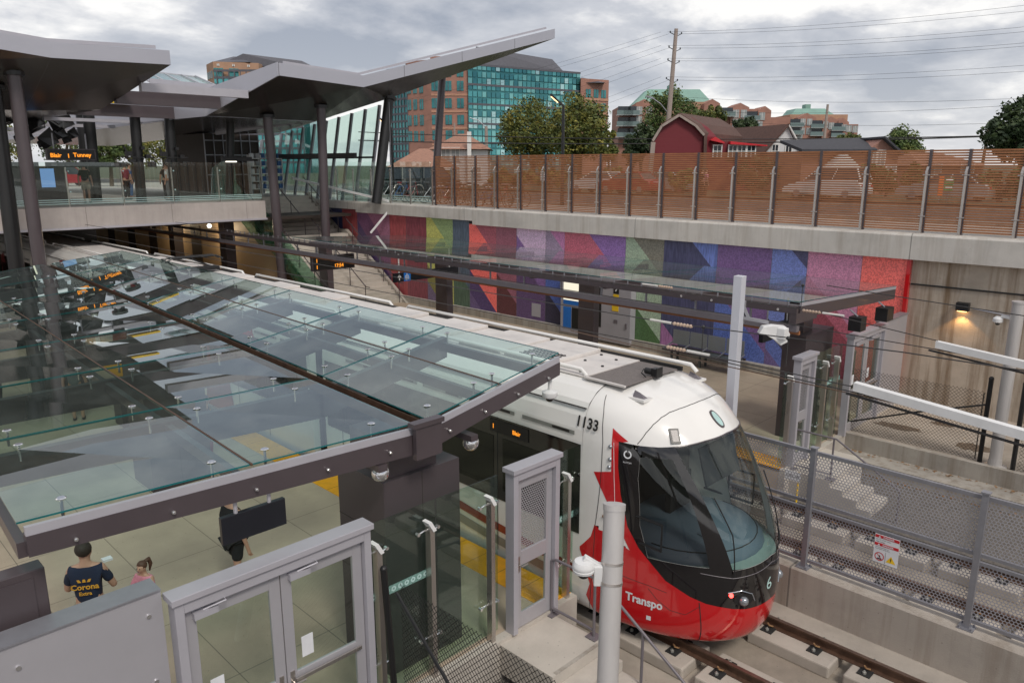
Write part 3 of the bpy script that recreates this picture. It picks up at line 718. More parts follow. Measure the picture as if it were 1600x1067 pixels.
# hanging black sign at front beam
sb = thing('hanging_sign', 'blank black sign box hanging from the front canopy beam', 'sign', (3.3, 7.2, 3.2))
m = MB(); m.box(2.93, 3.64, 7.08, 7.14, 2.78, 3.08); m.build('box', 'sign_black', sb, bevel=.006)
m = MB(); m.tube([(3.10, 7.11, 3.08), (3.10, 7.11, 3.3)], .022, 8); m.tube([(3.47, 7.11, 3.08), (3.47, 7.11, 3.3)], .022, 8); m.build('hanger', 'light_grey_steel', sb)
hs = thing('ceiling_cabinet', 'dark purple metal cabinet hanging under the canopy at left edge', 'cabinet', (.7, 7.6, 2.4))
m = MB(); m.box(-.2, 1.42, 7.35, 7.55, 2.45, 3.05); m.build('case', 'purple_steel', hs, bevel=.01); m = MB(); m.box(-.1, 1.32, 7.335, 7.348, 2.52, 2.98); m.build('door', 'dark_panel', hs)
# fluorescent fixtures under the canopy (long purple trays)
for k, y in enumerate((9.4, 12.0, 14.6, 17.2, 19.8, 22.4)):
    pass
# --------- platform end screens: near
def screen_post(x, y, z1, lab=None, par=None, X=False):
    m = MB(); m.box(x-.035, x+.035, y-.05, y+.05, -.05, z1)
    p = m.build('post', 'stainless', par)
    MB().prism([(x-.075, y-.07, z1+.075), (x-.025, y-.07, z1+.085), (x+.055, y-.07, z1-.055), (x+.005, y-.07, z1-.065)], (0, .13, .0)).build('post_cap', 'white_paint', p)
    m = MB()
    for z in (z1-.08, .55): m.tube([(x-.16, y+.04, z), (x-.06, y+.04, z+.02), (x+.06, y+.04, z-.02), (x+.16, y+.04, z)], .012, 6); m.lathe((x-.16, y+.02, z), [(.024, 0), (.024, .05)], 8, axis='Y'); m.lathe((x+.16, y+.02, z), [(.024, 0), (.024, .05)], 8, axis='Y')
    m.build('clamp', 'chrome', p); return p
def frit_dots(par, x0, x1, y, z, r=.032, mat_='frit'):
    m = MB(); m.box(x0, x1, y-.001, y, z-.055, z+.055); o = m.build('frit_band', 'frit_band', par)
    m = MB(); n = int((x1-x0)/.10)
    for i in range(n): ring(m, (x0+.05+i*.10, z), .014, .036, 14, fn=lambda a, b: (a, y-.003, b))
    m.build('frit_ring', 'frit', o)
glass('frit_band', tint=(.75, .92, .88), refl=.2, opac=.35, ocol=(.40, .62, .58))
m = MB(); m.box(2.2, 8.3, 6.86, 7.0, -.65, .004); tag(m.build('platform_sill', 'step_conc'), 'pale concrete sill under the glass screen of the near platform end', 'sill')
gs = thing('glass_screen', 'clear glass end screen between the double doors and the single gate', 'glass screen', (5.7, 7.0, 0), group='glass screens at the platform ends')
for a, b in ((4.60, 5.66), (5.68, 6.76)):
    m = MB(); m.box(a, b, 7.045, 7.057, .05, 2.42); m.build('pane', 'screen_glass', gs)
for x in (4.70, 5.50, 6.55): screen_post(x, 6.96, 2.14, par=gs)
frit_dots(gs, 4.62, 5.55, 7.04, 1.46)
gs2 = thing('glass_screen', 'short glass screen between the single gate and the train', 'glass screen', (8.1, 7.0, 0), group='glass screens at the platform ends')
m = MB(); m.box(7.93, 8.42, 7.045, 7.057, -.05, 2.38); m.build('pane', 'screen_glass', gs2); screen_post(8.14, 6.96, 2.0, par=gs2); frit_dots(gs2, 7.95, 8.40, 7.04, 1.3)
# single gate
def framed_door(name, lab, x0, x1, y, z1, leafs, perf_=False, lit=0.):
    d = thing(name, lab, 'door', ((x0+x1)/2, y, 0))
    m = MB(); fw = .09; dp = .17
    m.box(x0, x0+fw, y-dp, y, 0, z1); m.box(x1-fw, x1, y-dp, y, 0, z1); m.box(x0+fw, x1-fw, y-dp, y, z1-.12, z1-.001); m.box(x0-.03, x1+.03, y-dp-.03, y+.03, z1, z1+.07); m.build('frame', 'light_grey_steel', d, bevel=.006)
    n = leafs; w_ = (x1-x0-2*fw)/n
    for i in range(n):
        a, b = x0+fw+i*w_+.006, x0+fw+(i+1)*w_-.006
        m = MB(); yy = y-.10; st = .12
        m.box(a, a+st, yy, yy+.045, .02, z1-.13); m.box(b-st, b, yy, yy+.045, .02, z1-.13); m.box(a+st, b-st, yy, yy+.045, z1-.28, z1-.13); m.box(a+st, b-st, yy, yy+.045, .02, .25)
        m.box(a+st, b-st, yy, yy+.045, 1.00, 1.12 if not perf_ else 1.22)
        lf = m.build('door_leaf', 'door_alu', d, bevel=.004)
        m = MB(); m.box(a+st, b-st, yy+.02, yy+.024, .25, 1.0); m.build('lower_pane', 'clear_glass', lf)
        m = MB(); m.box(a+st, b-st, yy+.02, yy+.024, 1.12 if not perf_ else 1.22, z1-.28); m.build('mesh_pane' if perf_ else 'pane', 'perf_door' if perf_ else 'clear_glass', lf)
        m = MB(); hx = (b-.06) if i == 0 and n == 2 else a+.06
        m.box(hx-.025, hx+.025, yy-.012, yy-.002, .92, 1.16); m.tube([(hx, yy-.02, 1.03), (hx, yy-.07, 1.03), (hx+(.12 if hx == a+.06 else -.12), yy-.07, 1.03)], .012, 8); m.build('handle', 'stainless', lf)
        if not perf_:
            m = MB(); cx = a+.08; m.box(cx+.0, cx+.24, yy-.07, yy-.002, z1-.24, z1-.17); m.tube([(cx+.10, yy-.04, z1-.17), (cx+.30, yy-.12, z1-.115), (cx+.30, yy-.03, z1-.10)], .010, 6); m.build('door_closer', 'light_grey_steel', lf)
            m = MB(); m.box(a+st+.08, a+st+.22, yy+.012, yy+.016, 1.25, 1.50); m.build('notice', 'paper', lf)
            m = MB(); m.box(a+st-.04, b-st+.04, yy-.05, yy-.03, 1.03, 1.07); m.build('push_bar', 'stainless', lf)
    return d
framed_door('gate_door', 'single pale grey gate door with perforated window beside the train', 6.85, 7.80, 6.98, 2.46, 1, True)
framed_door('double_door', 'pale grey glazed double doors at the near platform end', 2.30, 4.52, 6.98, 2.50, 2)
sp = thing('panel_screen', 'tall grey metal clad wall panel left of the double doors', 'wall panel', (0, 7, 0))
m = MB(); m.box(-6, 2.25, 6.98, 7.22, 0, 2.62); m.build('cladding', 'door_alu', sp)
m = MB(); m.box(-6, 2.25, 6.96, 7.24, 2.624, 2.64); m.build('cap', 'galv', sp)
m = MB()
for x in (-.3, 1.05, 2.12):
    for z in (2.4, 1.7, 1.0): MB().lathe((x, 6.965, z), [(.022, 0), (.022, .02)], 8, axis='Y').build('bolt', 'chrome', sp)
# --------- far platform end screens
framed_door('gate_door', 'pale grey gate door at the far platform end seen edge on', 15.62, 16.42, 6.98, 2.46, 1, True)
gs3 = thing('glass_screen', 'glass screen at the far platform end with stainless posts', 'glass screen', (17.2, 7.0, 0), group='glass screens at the platform ends')
m = MB(); m.box(15.38, 15.60, 7.045, 7.057, .02, 2.2); m.box(16.45, 17.44, 7.045, 7.057, .02, 2.35); m.box(17.46, 18.42, 7.045, 7.057, .02, 2.35); m.build('pane', 'screen_glass', gs3)
for x in (15.50, 16.55, 17.3, 17.95): screen_post(x, 6.96, 2.05, par=gs3)
frit_dots(gs3, 17.5, 18.4, 7.04, 1.5)
m = MB(); m.box(15.36, 22.4, 6.86, 7.0, -.65, .004); tag(m.build('platform_sill', 'step_conc'), 'pale concrete sill under the glass screen of the far platform end', 'sill')
framed_door('double_door', 'pale grey glazed double doors at the far platform end', 18.46, 20.6, 6.98, 2.50, 2)
sp2 = thing('panel_screen', 'grey metal wall panel between the far double doors and the mural', 'wall panel', (21.6, 7, 0))
m = MB(); m.box(20.64, 22.4, 6.9, 7.1, .004, 2.55); m.build('cladding', 'door_alu', sp2); m = MB(); m.box(20.62, 22.42, 6.88, 7.12, 2.554, 2.58); m.build('cap', 'galv', sp2)
# --------- far canopy: long glass shelf with fascia trusses
fc = thing('glass_canopy', 'long flat glass canopy over the far platform in front of the mural', 'canopy', (18, 7, 3))
y0, y1 = 6.9, 34.0
def FC(u): return 15.45+(21.3-15.45)*u, 3.74+(3.44-3.74)*u
nb = 8; bay = (28.0-y0)/nb
for k in range(nb):
    a, b = y0+k*bay, y0+(k+1)*bay
    for u0, u1 in ((0, .5), (.5, 1)):
        xa, za = FC(u0+.002); xb, zb = FC(u1-.002)
        m = MB(); c = [(xa, a+.01, za), (xb, a+.01, zb), (xb, b-.01, zb), (xa, b-.01, za)]; t2 = [(p[0], p[1], p[2]+.016) for p in c]; m.poly(t2)
        for i in range(4): j = (i+1) % 4; m.poly([c[i], c[j], t2[j], t2[i]], 1)
        m.build('glass_panel', ['canopy_glass_far', 'glass_edge'], fc)
    m = MB(); xa, za = FC(.02); xb, zb = FC(.99); yy = a+(.06 if k == 0 else 0)
    m.bar((xa, yy, za-.22), (xb, yy, zb-.20), .10, .26 if k == 0 else .18); m.build('cross_beam', 'purple_steel', fc)
    if k == 0: m = MB(); m.bar((xa, yy-.04, za-.055), (xb, yy-.04, zb-.035), .03, .07); m.build('flashing', 'light_grey_steel', fc)
m = MB(); m.box(15.36, 15.44, y0, 60, 3.50, 3.62); m.box(15.36, 15.46, y0, 60, 3.655, 3.665, 0); m.build('upper_fascia', 'purple_steel', fc)
m = MB(); n = int((34-y0)/.42)
for k in range(n):
    y = y0+.2+k*.42; m.box(15.375, 15.405, y-.012, y+.012, 3.62, 3.74)
m.build('fascia_strut', 'galv', fc)
m = MB(); m.box(15.42, 15.56, y0, 60, 3.10, 3.24); m.build('cable_tray', 'purple_steel_pale', fc)
m = MB(); m.box(15.56, 15.62, y0, 60, 3.02, 3.10); m.build('tray_lip', 'slat_wood', fc)
hg = MB().box(-.02, .02, -.02, .02, 0, .26).build('tray_hanger', 'galv', fc, local=True)
for k in range(30):
    o = hg if k == 0 else hg.copy()
    if k: COL.objects.link(o); o.parent = fc
    o.location = Vector((15.49, 8.0+k*1.4, 3.24))-ORG[fc.name]
m = MB(); m.box(17.4, 17.8, y0+.6, 30, 3.16, 3.3); m.build('service_duct', 'purple_steel_pale', fc)
m = MB(); m.box(15.37, 16.4, y0+.0, y0+.16, 3.28, 3.50); m.build('end_fascia', 'purple_steel', fc)
m = MB()
for k in range(4): m.lathe((15.35, 7.3+k*.8, 3.56), [(.02, 0), (.03, -.02)], 8, axis='X')
m.build('fascia_bolt', 'chrome', fc)
for y, lab in ((9.2, 'dark clad column nearest the far platform end'), (16.9, 'dark purple column beside the phone cabinet'), (23.0, 'dark purple column beside the wayfinding sign'), (31.0, 'dark purple column at the stair foot')):
    col = thing('canopy_column', lab, 'column', (20., y, 0), group='columns of the far canopy')
    if y < 10:
        m = MB(); m.box(17.35, 18.9, 7.5, 8.08, 0, 2.62); m.build('cladding', 'dark_panel', col); m = MB(); m.box(17.6, 18.1, 7.7, 8.2, 2.624, 3.3); m.build('head', 'purple_steel', col)
    else:
        X0 = 20.65 if y < 20 else 19.1 if y < 25 else 18.7
        m = MB(); m.box(X0-.05, X0+.25, y-.35, y+.35, 0, 3.2); m.box(X0+.25, X0+.30, y-.25, y+.25, 0, 3.2); m.build('shaft', 'purple_steel', col)
        m = MB(); m.box(X0-.1, X0+.35, y-.4, y+.4, 3.2, 3.34); m.build('head', 'purple_steel_pale', col)
# signs on the far platform
s1 = thing('hanging_sign', 'black direction sign reading Est vers Blair under the far canopy', 'sign', (15.8, 7.3, 3.0))
m = MB(); m.box(15.95, 17.45, 7.9, 8.0, 2.62, 2.97); m.build('box', 'sign_black', s1); text_mb('Est vers Blair', .15, lambda x, y: (16.45+x, 7.895, 2.75+y)).build('lettering', 'paper', s1)
m = MB(); m.tube([(16.2, 7.95, 2.97), (16.2, 7.95, 3.5)], .02, 6); m.tube([(17.2, 7.95, 2.97), (17.2, 7.95, 3.5)], .02, 6); m.build('hanger', 'galv', s1)
s2 = thing('hanging_sign', 'black wayfinding sign with arrow and blue lift symbol', 'sign', (16.6, 22, 2.7))
m = MB(); m.box(16.0, 19.0, 21.9, 22.0, 2.50, 2.82); m.build('box', 'sign_black', s2)
m = MB(); m.box(16.42, 16.72, 21.893, 21.897, 2.505, 2.815); b_ = m.build('blue_square', 'sign_blue', s2)
m = MB(); f_ = lambda x, z: (16.05+x, 21.89, 2.5+z)
m.poly([f_(.15, .06), f_(.19, .06), f_(.19, .2), f_(.15, .2)]); m.poly([f_(.08, .17), f_(.12, .14), f_(.19, .22), f_(.17, .27)]); m.poly([f_(.26, .17), f_(.22, .14), f_(.15, .22), f_(.17, .27)]); m.build('arrow', 'paper', s2)
m = MB(); g_ = lambda x, z: (16.42+x, 21.887, 2.5+z)
for a, b, c_, d_ in ((.05, .22, .05, .07), (.05, .07, .05, .2), (.2, .22, .05, .2), (.05, .22, .19, .21), (.1, .13, .08, .16), (.15, .17, .08, .16), (.12, .15, .22, .28)): m.poly([g_(a, c_), g_(b, c_), g_(b, d_), g_(a, d_)])
m.build('lift_symbol', 'paper', s2)
m = MB(); m.tube([(16.25, 21.95, 2.82), (16.25, 21.95, 3.5)], .025, 6); m.tube([(18.6, 21.95, 2.82), (18.6, 21.95, 3.5)], .025, 6); m.build('hanger', 'cam_white', s2)
def led_board(name, lab, x0, x1, y, z0, z1, txt, size, par=None):
    d = thing(name, lab, 'display board', ((x0+x1)/2, y, z0))
    m = MB(); m.box(x0, x1, y, y+.18, z0, z1); m.build('case', 'dark_panel', d, bevel=.01); m = MB(); m.box(x0+.04, x1-.04, y-.006, y-.001, z0+.04, z1-.04); m.build('screen', 'ink', d)
    mb = MB()
    for tx, dx, dz in txt:
        q = text_mb(tx, size, lambda x, z: (x0+dx+x, y-.01, z0+dz+z), bold=size*.03); b = len(mb.v); mb.v += q.v; mb.f += [tuple(i+b for i in f) for f in q.f]; mb.m += q.m
    mb.build('lettering', 'led_amber', d)
    m = MB(); m.tube([(x0+.3, y+.09, z1), (x0+.3, y+.09, z1+.6)], .03, 6); m.tube([(x1-.3, y+.09, z1), (x1-.3, y+.09, z1+.6)], .03, 6); m.build('hanger', 'galv', d); return d
led_board('departure_board', 'small dark departure board with amber text above the far platform', 16.0, 18.0, 27.4, 2.35, 2.95, (('1', .15, .36), ('1', .15, .1), ('17:54', 1.0, .1)), .2)
# wall fittings at mural: map, machine, cabinet
ad = thing('map_case', 'backlit map and blue poster case on the mural wall', 'display case', (22.3, 19.1, 0))
m = MB(); m.box(22.38, 22.61, 18.45, 19.65, .12, 2.35); m.build('case', 'light_grey_steel', ad)
m = MB(); m.box(22.365, 22.378, 18.6, 19.5, 1.35, 2.15); m.build('lit_map', 'screen_white', ad); m = MB(); m.box(22.36, 22.364, 18.6, 19.5, 1.25, 1.42); m.build('map_strip', 'sign_blue', ad)
m = MB(); m.box(22.365, 22.378, 19.1, 19.5, .3, 1.15); m.box(22.365, 22.378, 18.6, 19.06, .3, 1.15, 1); m.build('poster', ['sign_blue', 'ink'], ad)
cbn = thing('phone_cabinet', 'grey wall cabinet with telephone symbol and yellow notices', 'cabinet', (22.3, 17.4, 0))
m = MB(); m.box(22.3, 22.61, 16.2, 18.3, .1, 2.5); m.build('case', 'light_grey_steel', cbn, bevel=.01)
m = MB(); m.box(22.288, 22.298, 17.55, 17.85, .6, 2.1); m.build('window', 'ink', cbn)
m = MB(); m.box(22.288, 22.298, 16.75, 17.0, 1.95, 2.35); m.build('phone_sign', 'ink', cbn)
m = MB(); m.prism([(22.283, 16.92, 2.05), (22.283, 16.88, 2.03), (22.283, 16.83, 2.12), (22.283, 16.83, 2.2), (22.283, 16.88, 2.29), (22.283, 16.92, 2.27), (22.283, 16.9, 2.22), (22.283, 16.87, 2.2), (22.283, 16.87, 2.12), (22.283, 16.9, 2.1)], (.003, 0, 0)); m.build('phone_symbol', 'paper', cbn)
m = MB(); m.box(22.288, 22.298, 16.75, 17.0, 1.75, 1.93); m.box(22.288, 22.298, 16.75, 17.05, 1.3, 1.62); m.build('notice', 'sign_yellow', cbn)
MB().box(22.288, 22.298, 16.78, 16.95, .85, .98).build('plate', 'purple_steel_pale', cbn); MB().box(22.27, 22.298, 16.35, 16.42, .7, .9).build('handle', 'purple_steel_pale', cbn)
m = MB(); m.box(22.605, 22.615, 20.95, 21.45, .45, 1.0); q = m.build('access_hatch', 'light_grey_steel'); tag(q, 'small square hatch with pale frame low on the mural', 'hatch')
# bench
bn = thing('platform_bench', 'long grey perforated bench against the mural wall', 'bench', (21.9, 12.9, 0))
for i in range(4):
    a, b = 11.55+i*.68+.02, 11.55+(i+1)*.68-.02
    m = MB(); m.box(22.14, 22.16, a, b, .55, 1.05); m.build('backrest', 'perf_bench', bn)
    m = MB(); m.box(21.6, 22.12, a, b, .44, .465); m.build('seat', 'bench_grey', bn)
for i in range(5):
    y = 11.55+i*.68; m = MB(); m.bar((21.58, y, .46), (22.16, y, .60), .03, .04); m.build('armrest', 'galv', bn)
for y in (11.8, 12.9, 14.0):
    m = MB(); m.box(21.68, 21.74, y-.03, y+.03, 0, .44); m.box(22.05, 22.11, y-.03, y+.03, 0, .44); m.build('leg', 'bench_grey', bn)
m = MB(); m.box(21.56, 21.6, 11.5, 14.3, .42, .47); m.box(22.12, 22.17, 11.5, 14.3, .42, .5); m.build('frame', 'purple_steel', bn)
for i, (y, x) in enumerate(((8.6, 15.9), (6.75, 18.3))):
    d = thing('loudspeaker_box', ('black box speaker hanging at the far canopy corner', 'dark box speaker near the end of the far canopy')[i], 'speaker', (x, y, 3))
    m = MB(); m.box(18.2 if i else 19.9, 18.55 if i else 20.35, 6.6, 6.9, 2.72, 3.06); m.build('case', 'black_paint', d, bevel=.01)
    m = MB(); m.tube([(18.37 if i else 20.1, 6.75, 3.06), (18.37 if i else 20.1, 6.95, 3.2)], .02, 6); m.build('bracket', 'galv', d)
# ============================================================ TRAIN
XC, Y0 = 9.72, 6.9
ROWS = [(-.30,1.16,4.95),(-.25,1.25,4.70),(-.17,1.30,4.56),(.1,1.325,4.44),(.5,1.33,4.40),(.75,1.33,4.40),(.95,1.33,4.42),(1.4,1.33,4.52),(2.0,1.33,4.77),(2.5,1.325,5.08),(2.65,1.31,5.19),(2.85,1.27,5.38),(3.05,1.17,5.64),(3.2,1.0,6.0),(3.29,.76,6.38),(3.33,.45,6.72)]
NX = NY = 2.15
def rowv(z, k):
    R = ROWS
    if z <= R[0][0]: return R[0][k]
    if z >= R[-1][0]: return R[-1][k]
    i = min(max(j for j in range(len(R)) if R[j][0] <= z), len(R)-2)
    def d(j): return None if j <= 0 or j >= len(R)-1 else (R[j+1][k]-R[j-1][k])/(R[j+1][0]-R[j-1][0])
    z0, z1 = R[i][0], R[i+1][0]; h = z1-z0; s = (z-z0)/h; sl = (R[i+1][k]-R[i][k])/h
    m0, m1 = d(i), d(i+1); m0 = sl if m0 is None else m0; m1 = sl if m1 is None else m1
    return (2*s**3-3*s*s+1)*R[i][k]+(s**3-2*s*s+s)*h*m0+(-2*s**3+3*s*s)*R[i+1][k]+(s**3-s*s)*h*m1
def cab0(t, z):
    w = rowv(z, 1); L_ = Y0-rowv(z, 2)
    a = (1-abs(t))*pi/2
    x = w*max(0, cos(a))**(2/NX)*(1 if t > 0 else -1)
    y = Y0-L_*max(0, sin(a))**(2/NY)
    return Vector((XC+x, y, z))
def cab(t, z, off=0.):
    p = cab0(t, z)
    if not off: return p
    h = .004
    tt = t if abs(t) > .006 else (.006 if t >= 0 else -.006)
    du = cab0(min(.999, tt+h), z)-cab0(max(-.999, tt-h), z); dv = cab0(t, min(3.33, z+h))-cab0(t, max(-.3, z-h))
    n = du.cross(dv)
    if n.length < 1e-9: return p
    n.normalize()
    c = p-Vector((XC, Y0-.2, 1.6))
    if n.dot(c) < 0: n = -n
    return p+n*off
def patch(inc, exc, off, ts, zs, mb, mi=0):
    """polygon(s) in cab coordinates laid over the curved body as small clipped cells"""
    for P0 in inc:
        xs = [p[0] for p in P0]; ysz = [p[1] for p in P0]; mn, mx_, mz, Mz = min(xs), max(xs), min(ysz), max(ysz)
        for i in range(len(ts)-1):
            if ts[i+1] < mn or ts[i] > mx_: continue
            for j in range(len(zs)-1):
                if zs[j+1] < mz or zs[j] > Mz: continue
                P = clip_rect(P0, ts[i], ts[i+1], zs[j], zs[j+1])
                if len(P) < 3: continue
                parts = [P]
                for Q in exc:
                    nx_ = []
                    for p_ in parts:
                        qx = [q[0] for q in Q]; qz = [q[1] for q in Q]
                        if max(a[0] for a in p_) < min(qx) or min(a[0] for a in p_) > max(qx) or max(a[1] for a in p_) < min(qz) or min(a[1] for a in p_) > max(qz): nx_.append(p_); continue
                        nx_ += subtract_convex(p_, Q)
                    parts = nx_
                for p_ in parts: 
                    if abs(area(p_)) > 1e-8: mb.poly([cab(a, b, off) for a, b in p_], mi)
    return mb
TS = [-1+i/50 for i in range(101)]; ZS = [-.30, -.27, -.25, -.21, -.17, -.1]+[i*.06 for i in range(0, 44)]+[2.64+i*.04 for i in range(0, 18)]
ZS = sorted(set(round(z, 4) for z in ZS if z < 3.31))+[3.31, 3.33]
mir = lambda P: [(-a, b) for a, b in P][::-1]
WS_L = [(-.301, .985), (0, 1.075), (0, 2.712), (-.22, 2.69), (-.34, 2.665), (-.449, 2.641)]
SW = [(-.57, 1.012), (-.413, 1.018), (-.435, 1.446), (-.464, 2.053), (-.481, 2.50), (-.675, 2.48), (-.711, 2.157), (-.732, 1.47), (-.705, 1.007)]
WIN = [WS_L, mir(WS_L), SW, mir(SW)]
MASKL = [(0, .40), (0, 2.735), (-.22, 2.715), (-.34, 2.688), (-.449, 2.662), (-.549, 2.645), (-.662, 2.64), (-.784, 2.653), (-.806, 2.274), (-.809, 1.874), (-.788, 1.399), (-.743, 1.118), (-.686, .915), (-.628, .717), (-.516, .544), (-.438, .467), (-.293, .404), (-.211, .385), (-.1, .39)]
REDL = [(0, -.26), (0, .42), (-.10, .41), (-.211, .405), (-.293, .424), (-.438, .487), (-.516, .564), (-.628, .737), (-.686, .935), (-.743, 1.138), (-.788, 1.419), (-.803, 1.874), (-.800, 2.274), (-.778, 2.64), (-.725, 2.672), (-.812, 2.824), (-.827, 2.632), (-.847, 2.178), (-.939, 2.099), (-.865, 1.6), (-.783, 1.036), (-.939, 1.251), (-.955, 1.04), (-.9999, .80), (-.9999, .75), (-.955, .24), (-.97, .02), (-.93, -.26)]
tr = thing('tram_train', 'white red and black articulated light rail train at the near platform', 'train', (9.72, 6.9, -.37))
mb = patch([[(-1, -.30), (1, -.30), (1, 3.33), (-1, 3.33)]], WIN, 0, TS, ZS, MB())
# crown closing the top of the cab
c_ = [cab0(t, 3.33) for t in TS]
for i in range(len(c_)-1): mb.poly([c_[i], c_[i+1], (c_[i+1].x, Y0, 3.335), (c_[i].x, Y0, 3.335)])
cabo = mb.build('cab_shell', 'train_white', tr, smooth=True, auto=60, weld=.0006)
mb = MB(); patch([MASKL, mir(MASKL)], WIN, .006, TS, ZS, mb); mb.build('black_mask', 'train_black', tr, smooth=True, weld=.0006)
mb = MB(); patch([REDL, mir(REDL)], [], .0035, TS, ZS, mb); mb.build('red_skirt', 'train_red', tr, smooth=True, weld=.0006)
mb = MB(); patch([WS_L, mir(WS_L)], [], -.004, TS, ZS, mb); wso = mb.build('windscreen', 'windscreen', tr, smooth=True, weld=.0006)
for P in (SW, mir(SW)):
    mb = MB(); patch([P], [], -.004, TS, ZS, mb); mb.build('cab_side_window', 'cab_window', tr, smooth=True, weld=.0006)
def line_on(pts, w, mat_, name, par, off=.0075, n=14):
    m = MB()
    P = []
    for i in range(len(pts)-1):
        for k in range(n): P.append((pts[i][0]+(pts[i+1][0]-pts[i][0])*k/n, pts[i][1]+(pts[i+1][1]-pts[i][1])*k/n))
    P.append(pts[-1]); V_ = [cab(a, b, off) for a, b in P]; m.tube(V_, w/2, 5); return m.build(name, mat_, par)
line_on([(.673, 2.66), (.60, 2.82), (.53, 2.93), (.45, 3.01), (.36, 3.06), (.25, 3.085), (.12, 3.10), (0, 3.105), (-.12, 3.10), (-.25, 3.085), (-.36, 3.06), (-.45, 3.01), (-.53, 2.93), (-.60, 2.82), (-.673, 2.66)], .012, 'seam', 'roof_seam', tr, .001)
line_on([(-.895, 3.2), (-.88, 3.0), (-.881, 2.592), (-.936, 1.244), (-.955, -.2)], .010, 'seam', 'cab_seam', tr, .003)
line_on([(-.471, .47), (-.455, .2), (-.423, -.2)], .014, 'seam', 'bumper_seam', tr, .004)
line_on([(.471, .47), (.455, .2), (.423, -.2)], .014, 'seam', 'bumper_seam', tr, .004)
line_on([(-.83, .60), (-.78, .585), (-.70, .57), (-.62, .53)], .007, 'seam', 'skirt_seam', tr, .004)
line_on([(-.70, .52), (-.66, .38), (-.60, .26), (-.53, .24), (-.47, .40)], .007, 'seam', 'hatch_seam', tr, .004)
line_on([(-.47, .93), (-.30, .88), (-.15, .92), (0, .98), (.15, .92), (.30, .88), (.47, .93)], .010, 'purple_steel_pale', 'mask_crease', tr, .007)
line_on([(-.449, 2.655), (-.34, 2.682), (-.22, 2.708), (0, 2.728), (.22, 2.708), (.34, 2.682), (.449, 2.655)], .02, 'purple_steel', 'brow_seal', tr, .004)
line_on([(-.815, 2.62), (-.835, 2.1), (-.845, 1.5), (-.86, .9), (-.885, .3), (-.89, -.2)], .007, 'paper', 'door_line', tr, .004)
# roof beacon oval, marker window, headlamps, tail light
def on_cab(tc_, zc, off=.008):
    """local frame on the cab: x along the side, y up the surface"""
    p = cab(tc_, zc, off); h = .01
    ux = (cab0(tc_+h, zc)-cab0(tc_-h, zc)).normalized(); uy = (cab0(tc_, zc+h)-cab0(tc_, zc-h)).normalized()
    n = ux.cross(uy).normalized(); uy = n.cross(ux)
    return p, ux, uy, n
def disc(tc_, zc, rx, ry, off=.01, n=24, th=.02):
    p, ux, uy, nn = on_cab(tc_, zc, off); s_ = 1 if nn.dot(p-Vector((XC, Y0, 1.6))) > 0 else -1
    return MB().prism([p+ux*(rx*cos(2*pi*k/n))+uy*(ry*sin(2*pi*k/n))-nn*s_*th for k in range(n)], nn*s_*th)
ov = disc(.0, 2.90, .085, .16, .012).build('roof_lamp', 'purple_steel', tr); disc(.0, 2.90, .06, .13, .016).build('lens', 'frit', ov)
p, ux, uy, nn = on_cab(-.415, 2.79, .012)
R_ = [p+ux*a+uy*b for a, b in ((-.07, -.11), (.07, -.11), (.05, .11), (-.09, .11))]; sgn = 1 if nn.dot(p-Vector((XC, Y0, 1.6))) > 0 else -1; q = MB().prism(R_, nn*.012*sgn).build('marker_window', 'black_paint', tr)
R_ = [p+nn*.016*sgn+ux*a+uy*b for a, b in ((-.045, -.085), (.045, -.085), (.03, .085), (-.065, .085))]; MB().poly(R_).build('pane', 'purple_steel', q)
for sx in (-1, 1):
    hl = disc(sx*.235, .545, .15, .095, .012).build('headlight', 'black_paint', tr)
    m = MB(); p, ux, uy, nn = on_cab(sx*.235, .53, .02); m.sphere(p, .07, 10); m.build('reflector', 'lamp_lens', hl, smooth=True)
    m = MB(); p, ux, uy, nn = on_cab(sx*.312, .622, .012); m.sphere(p, .032, 8); m.build('tail_light', 'led_red', tr, smooth=True)
    line_on([(sx*.33, .66), (sx*.25, .69), (sx*.18, .62), (sx*.155, .50)], .018, 'lamp_lens', 'headlight_brow', tr, .012, 8)
def cab_text(txt, size, t0, z0, along, mat_, name, off=.009, bold=0., slant=0., sx=1.):
    """lettering wrapped on the cab: along = metres per unit of t near there"""
    mb = text_mb(txt, size, lambda x, y: (x*sx, y, 0), bold=bold)
    V_ = []
    for v in mb.v: V_.append(tuple(cab(t0+v[0]/along, z0+v[1]-slant*v[0], off)))
    mb.v = V_; return mb.build(name, mat_, tr)
def along_at(t, z): return (cab0(t+.01, z)-cab0(t-.01, z)).length/.02
cab_text('Transpo', .185, -.795, .235, along_at(-.7, .3), 'paper', 'operator_lettering', bold=.006, sx=.92)
m = MB(); p, ux, uy, nn = on_cab(-.825, .30, .009)
for k in range(11):
    a, b = radians(40+k*25), radians(40+(k+1)*25); m.poly([p+ux*(-r*cos(t_) * -1)+uy*(r*sin(t_)) for r, t_ in ((.045, a), (.075, a), (.075, b), (.045, b))])
m.build('operator_emblem', 'paper', tr)
cab_text('ALSTOM', .034, -.775, 2.36, along_at(-.75, 2.4), 'paper', 'maker_lettering')
m = MB(); p, ux, uy, nn = on_cab(-.742, 2.49, .009)
for k in range(14):
    if k in (3,): continue
    a, b = 2*pi*k/14, 2*pi*(k+1)/14; m.poly([p+ux*(r*cos(t_))+uy*(r*sin(t_)) for r, t_ in ((.042, a), (.062, a), (.062, b), (.042, b))])
m.build('maker_emblem', 'paper', tr)
cab_text('6', .27, -.06, .60, along_at(-.05, .6), 'frit', 'unit_number')
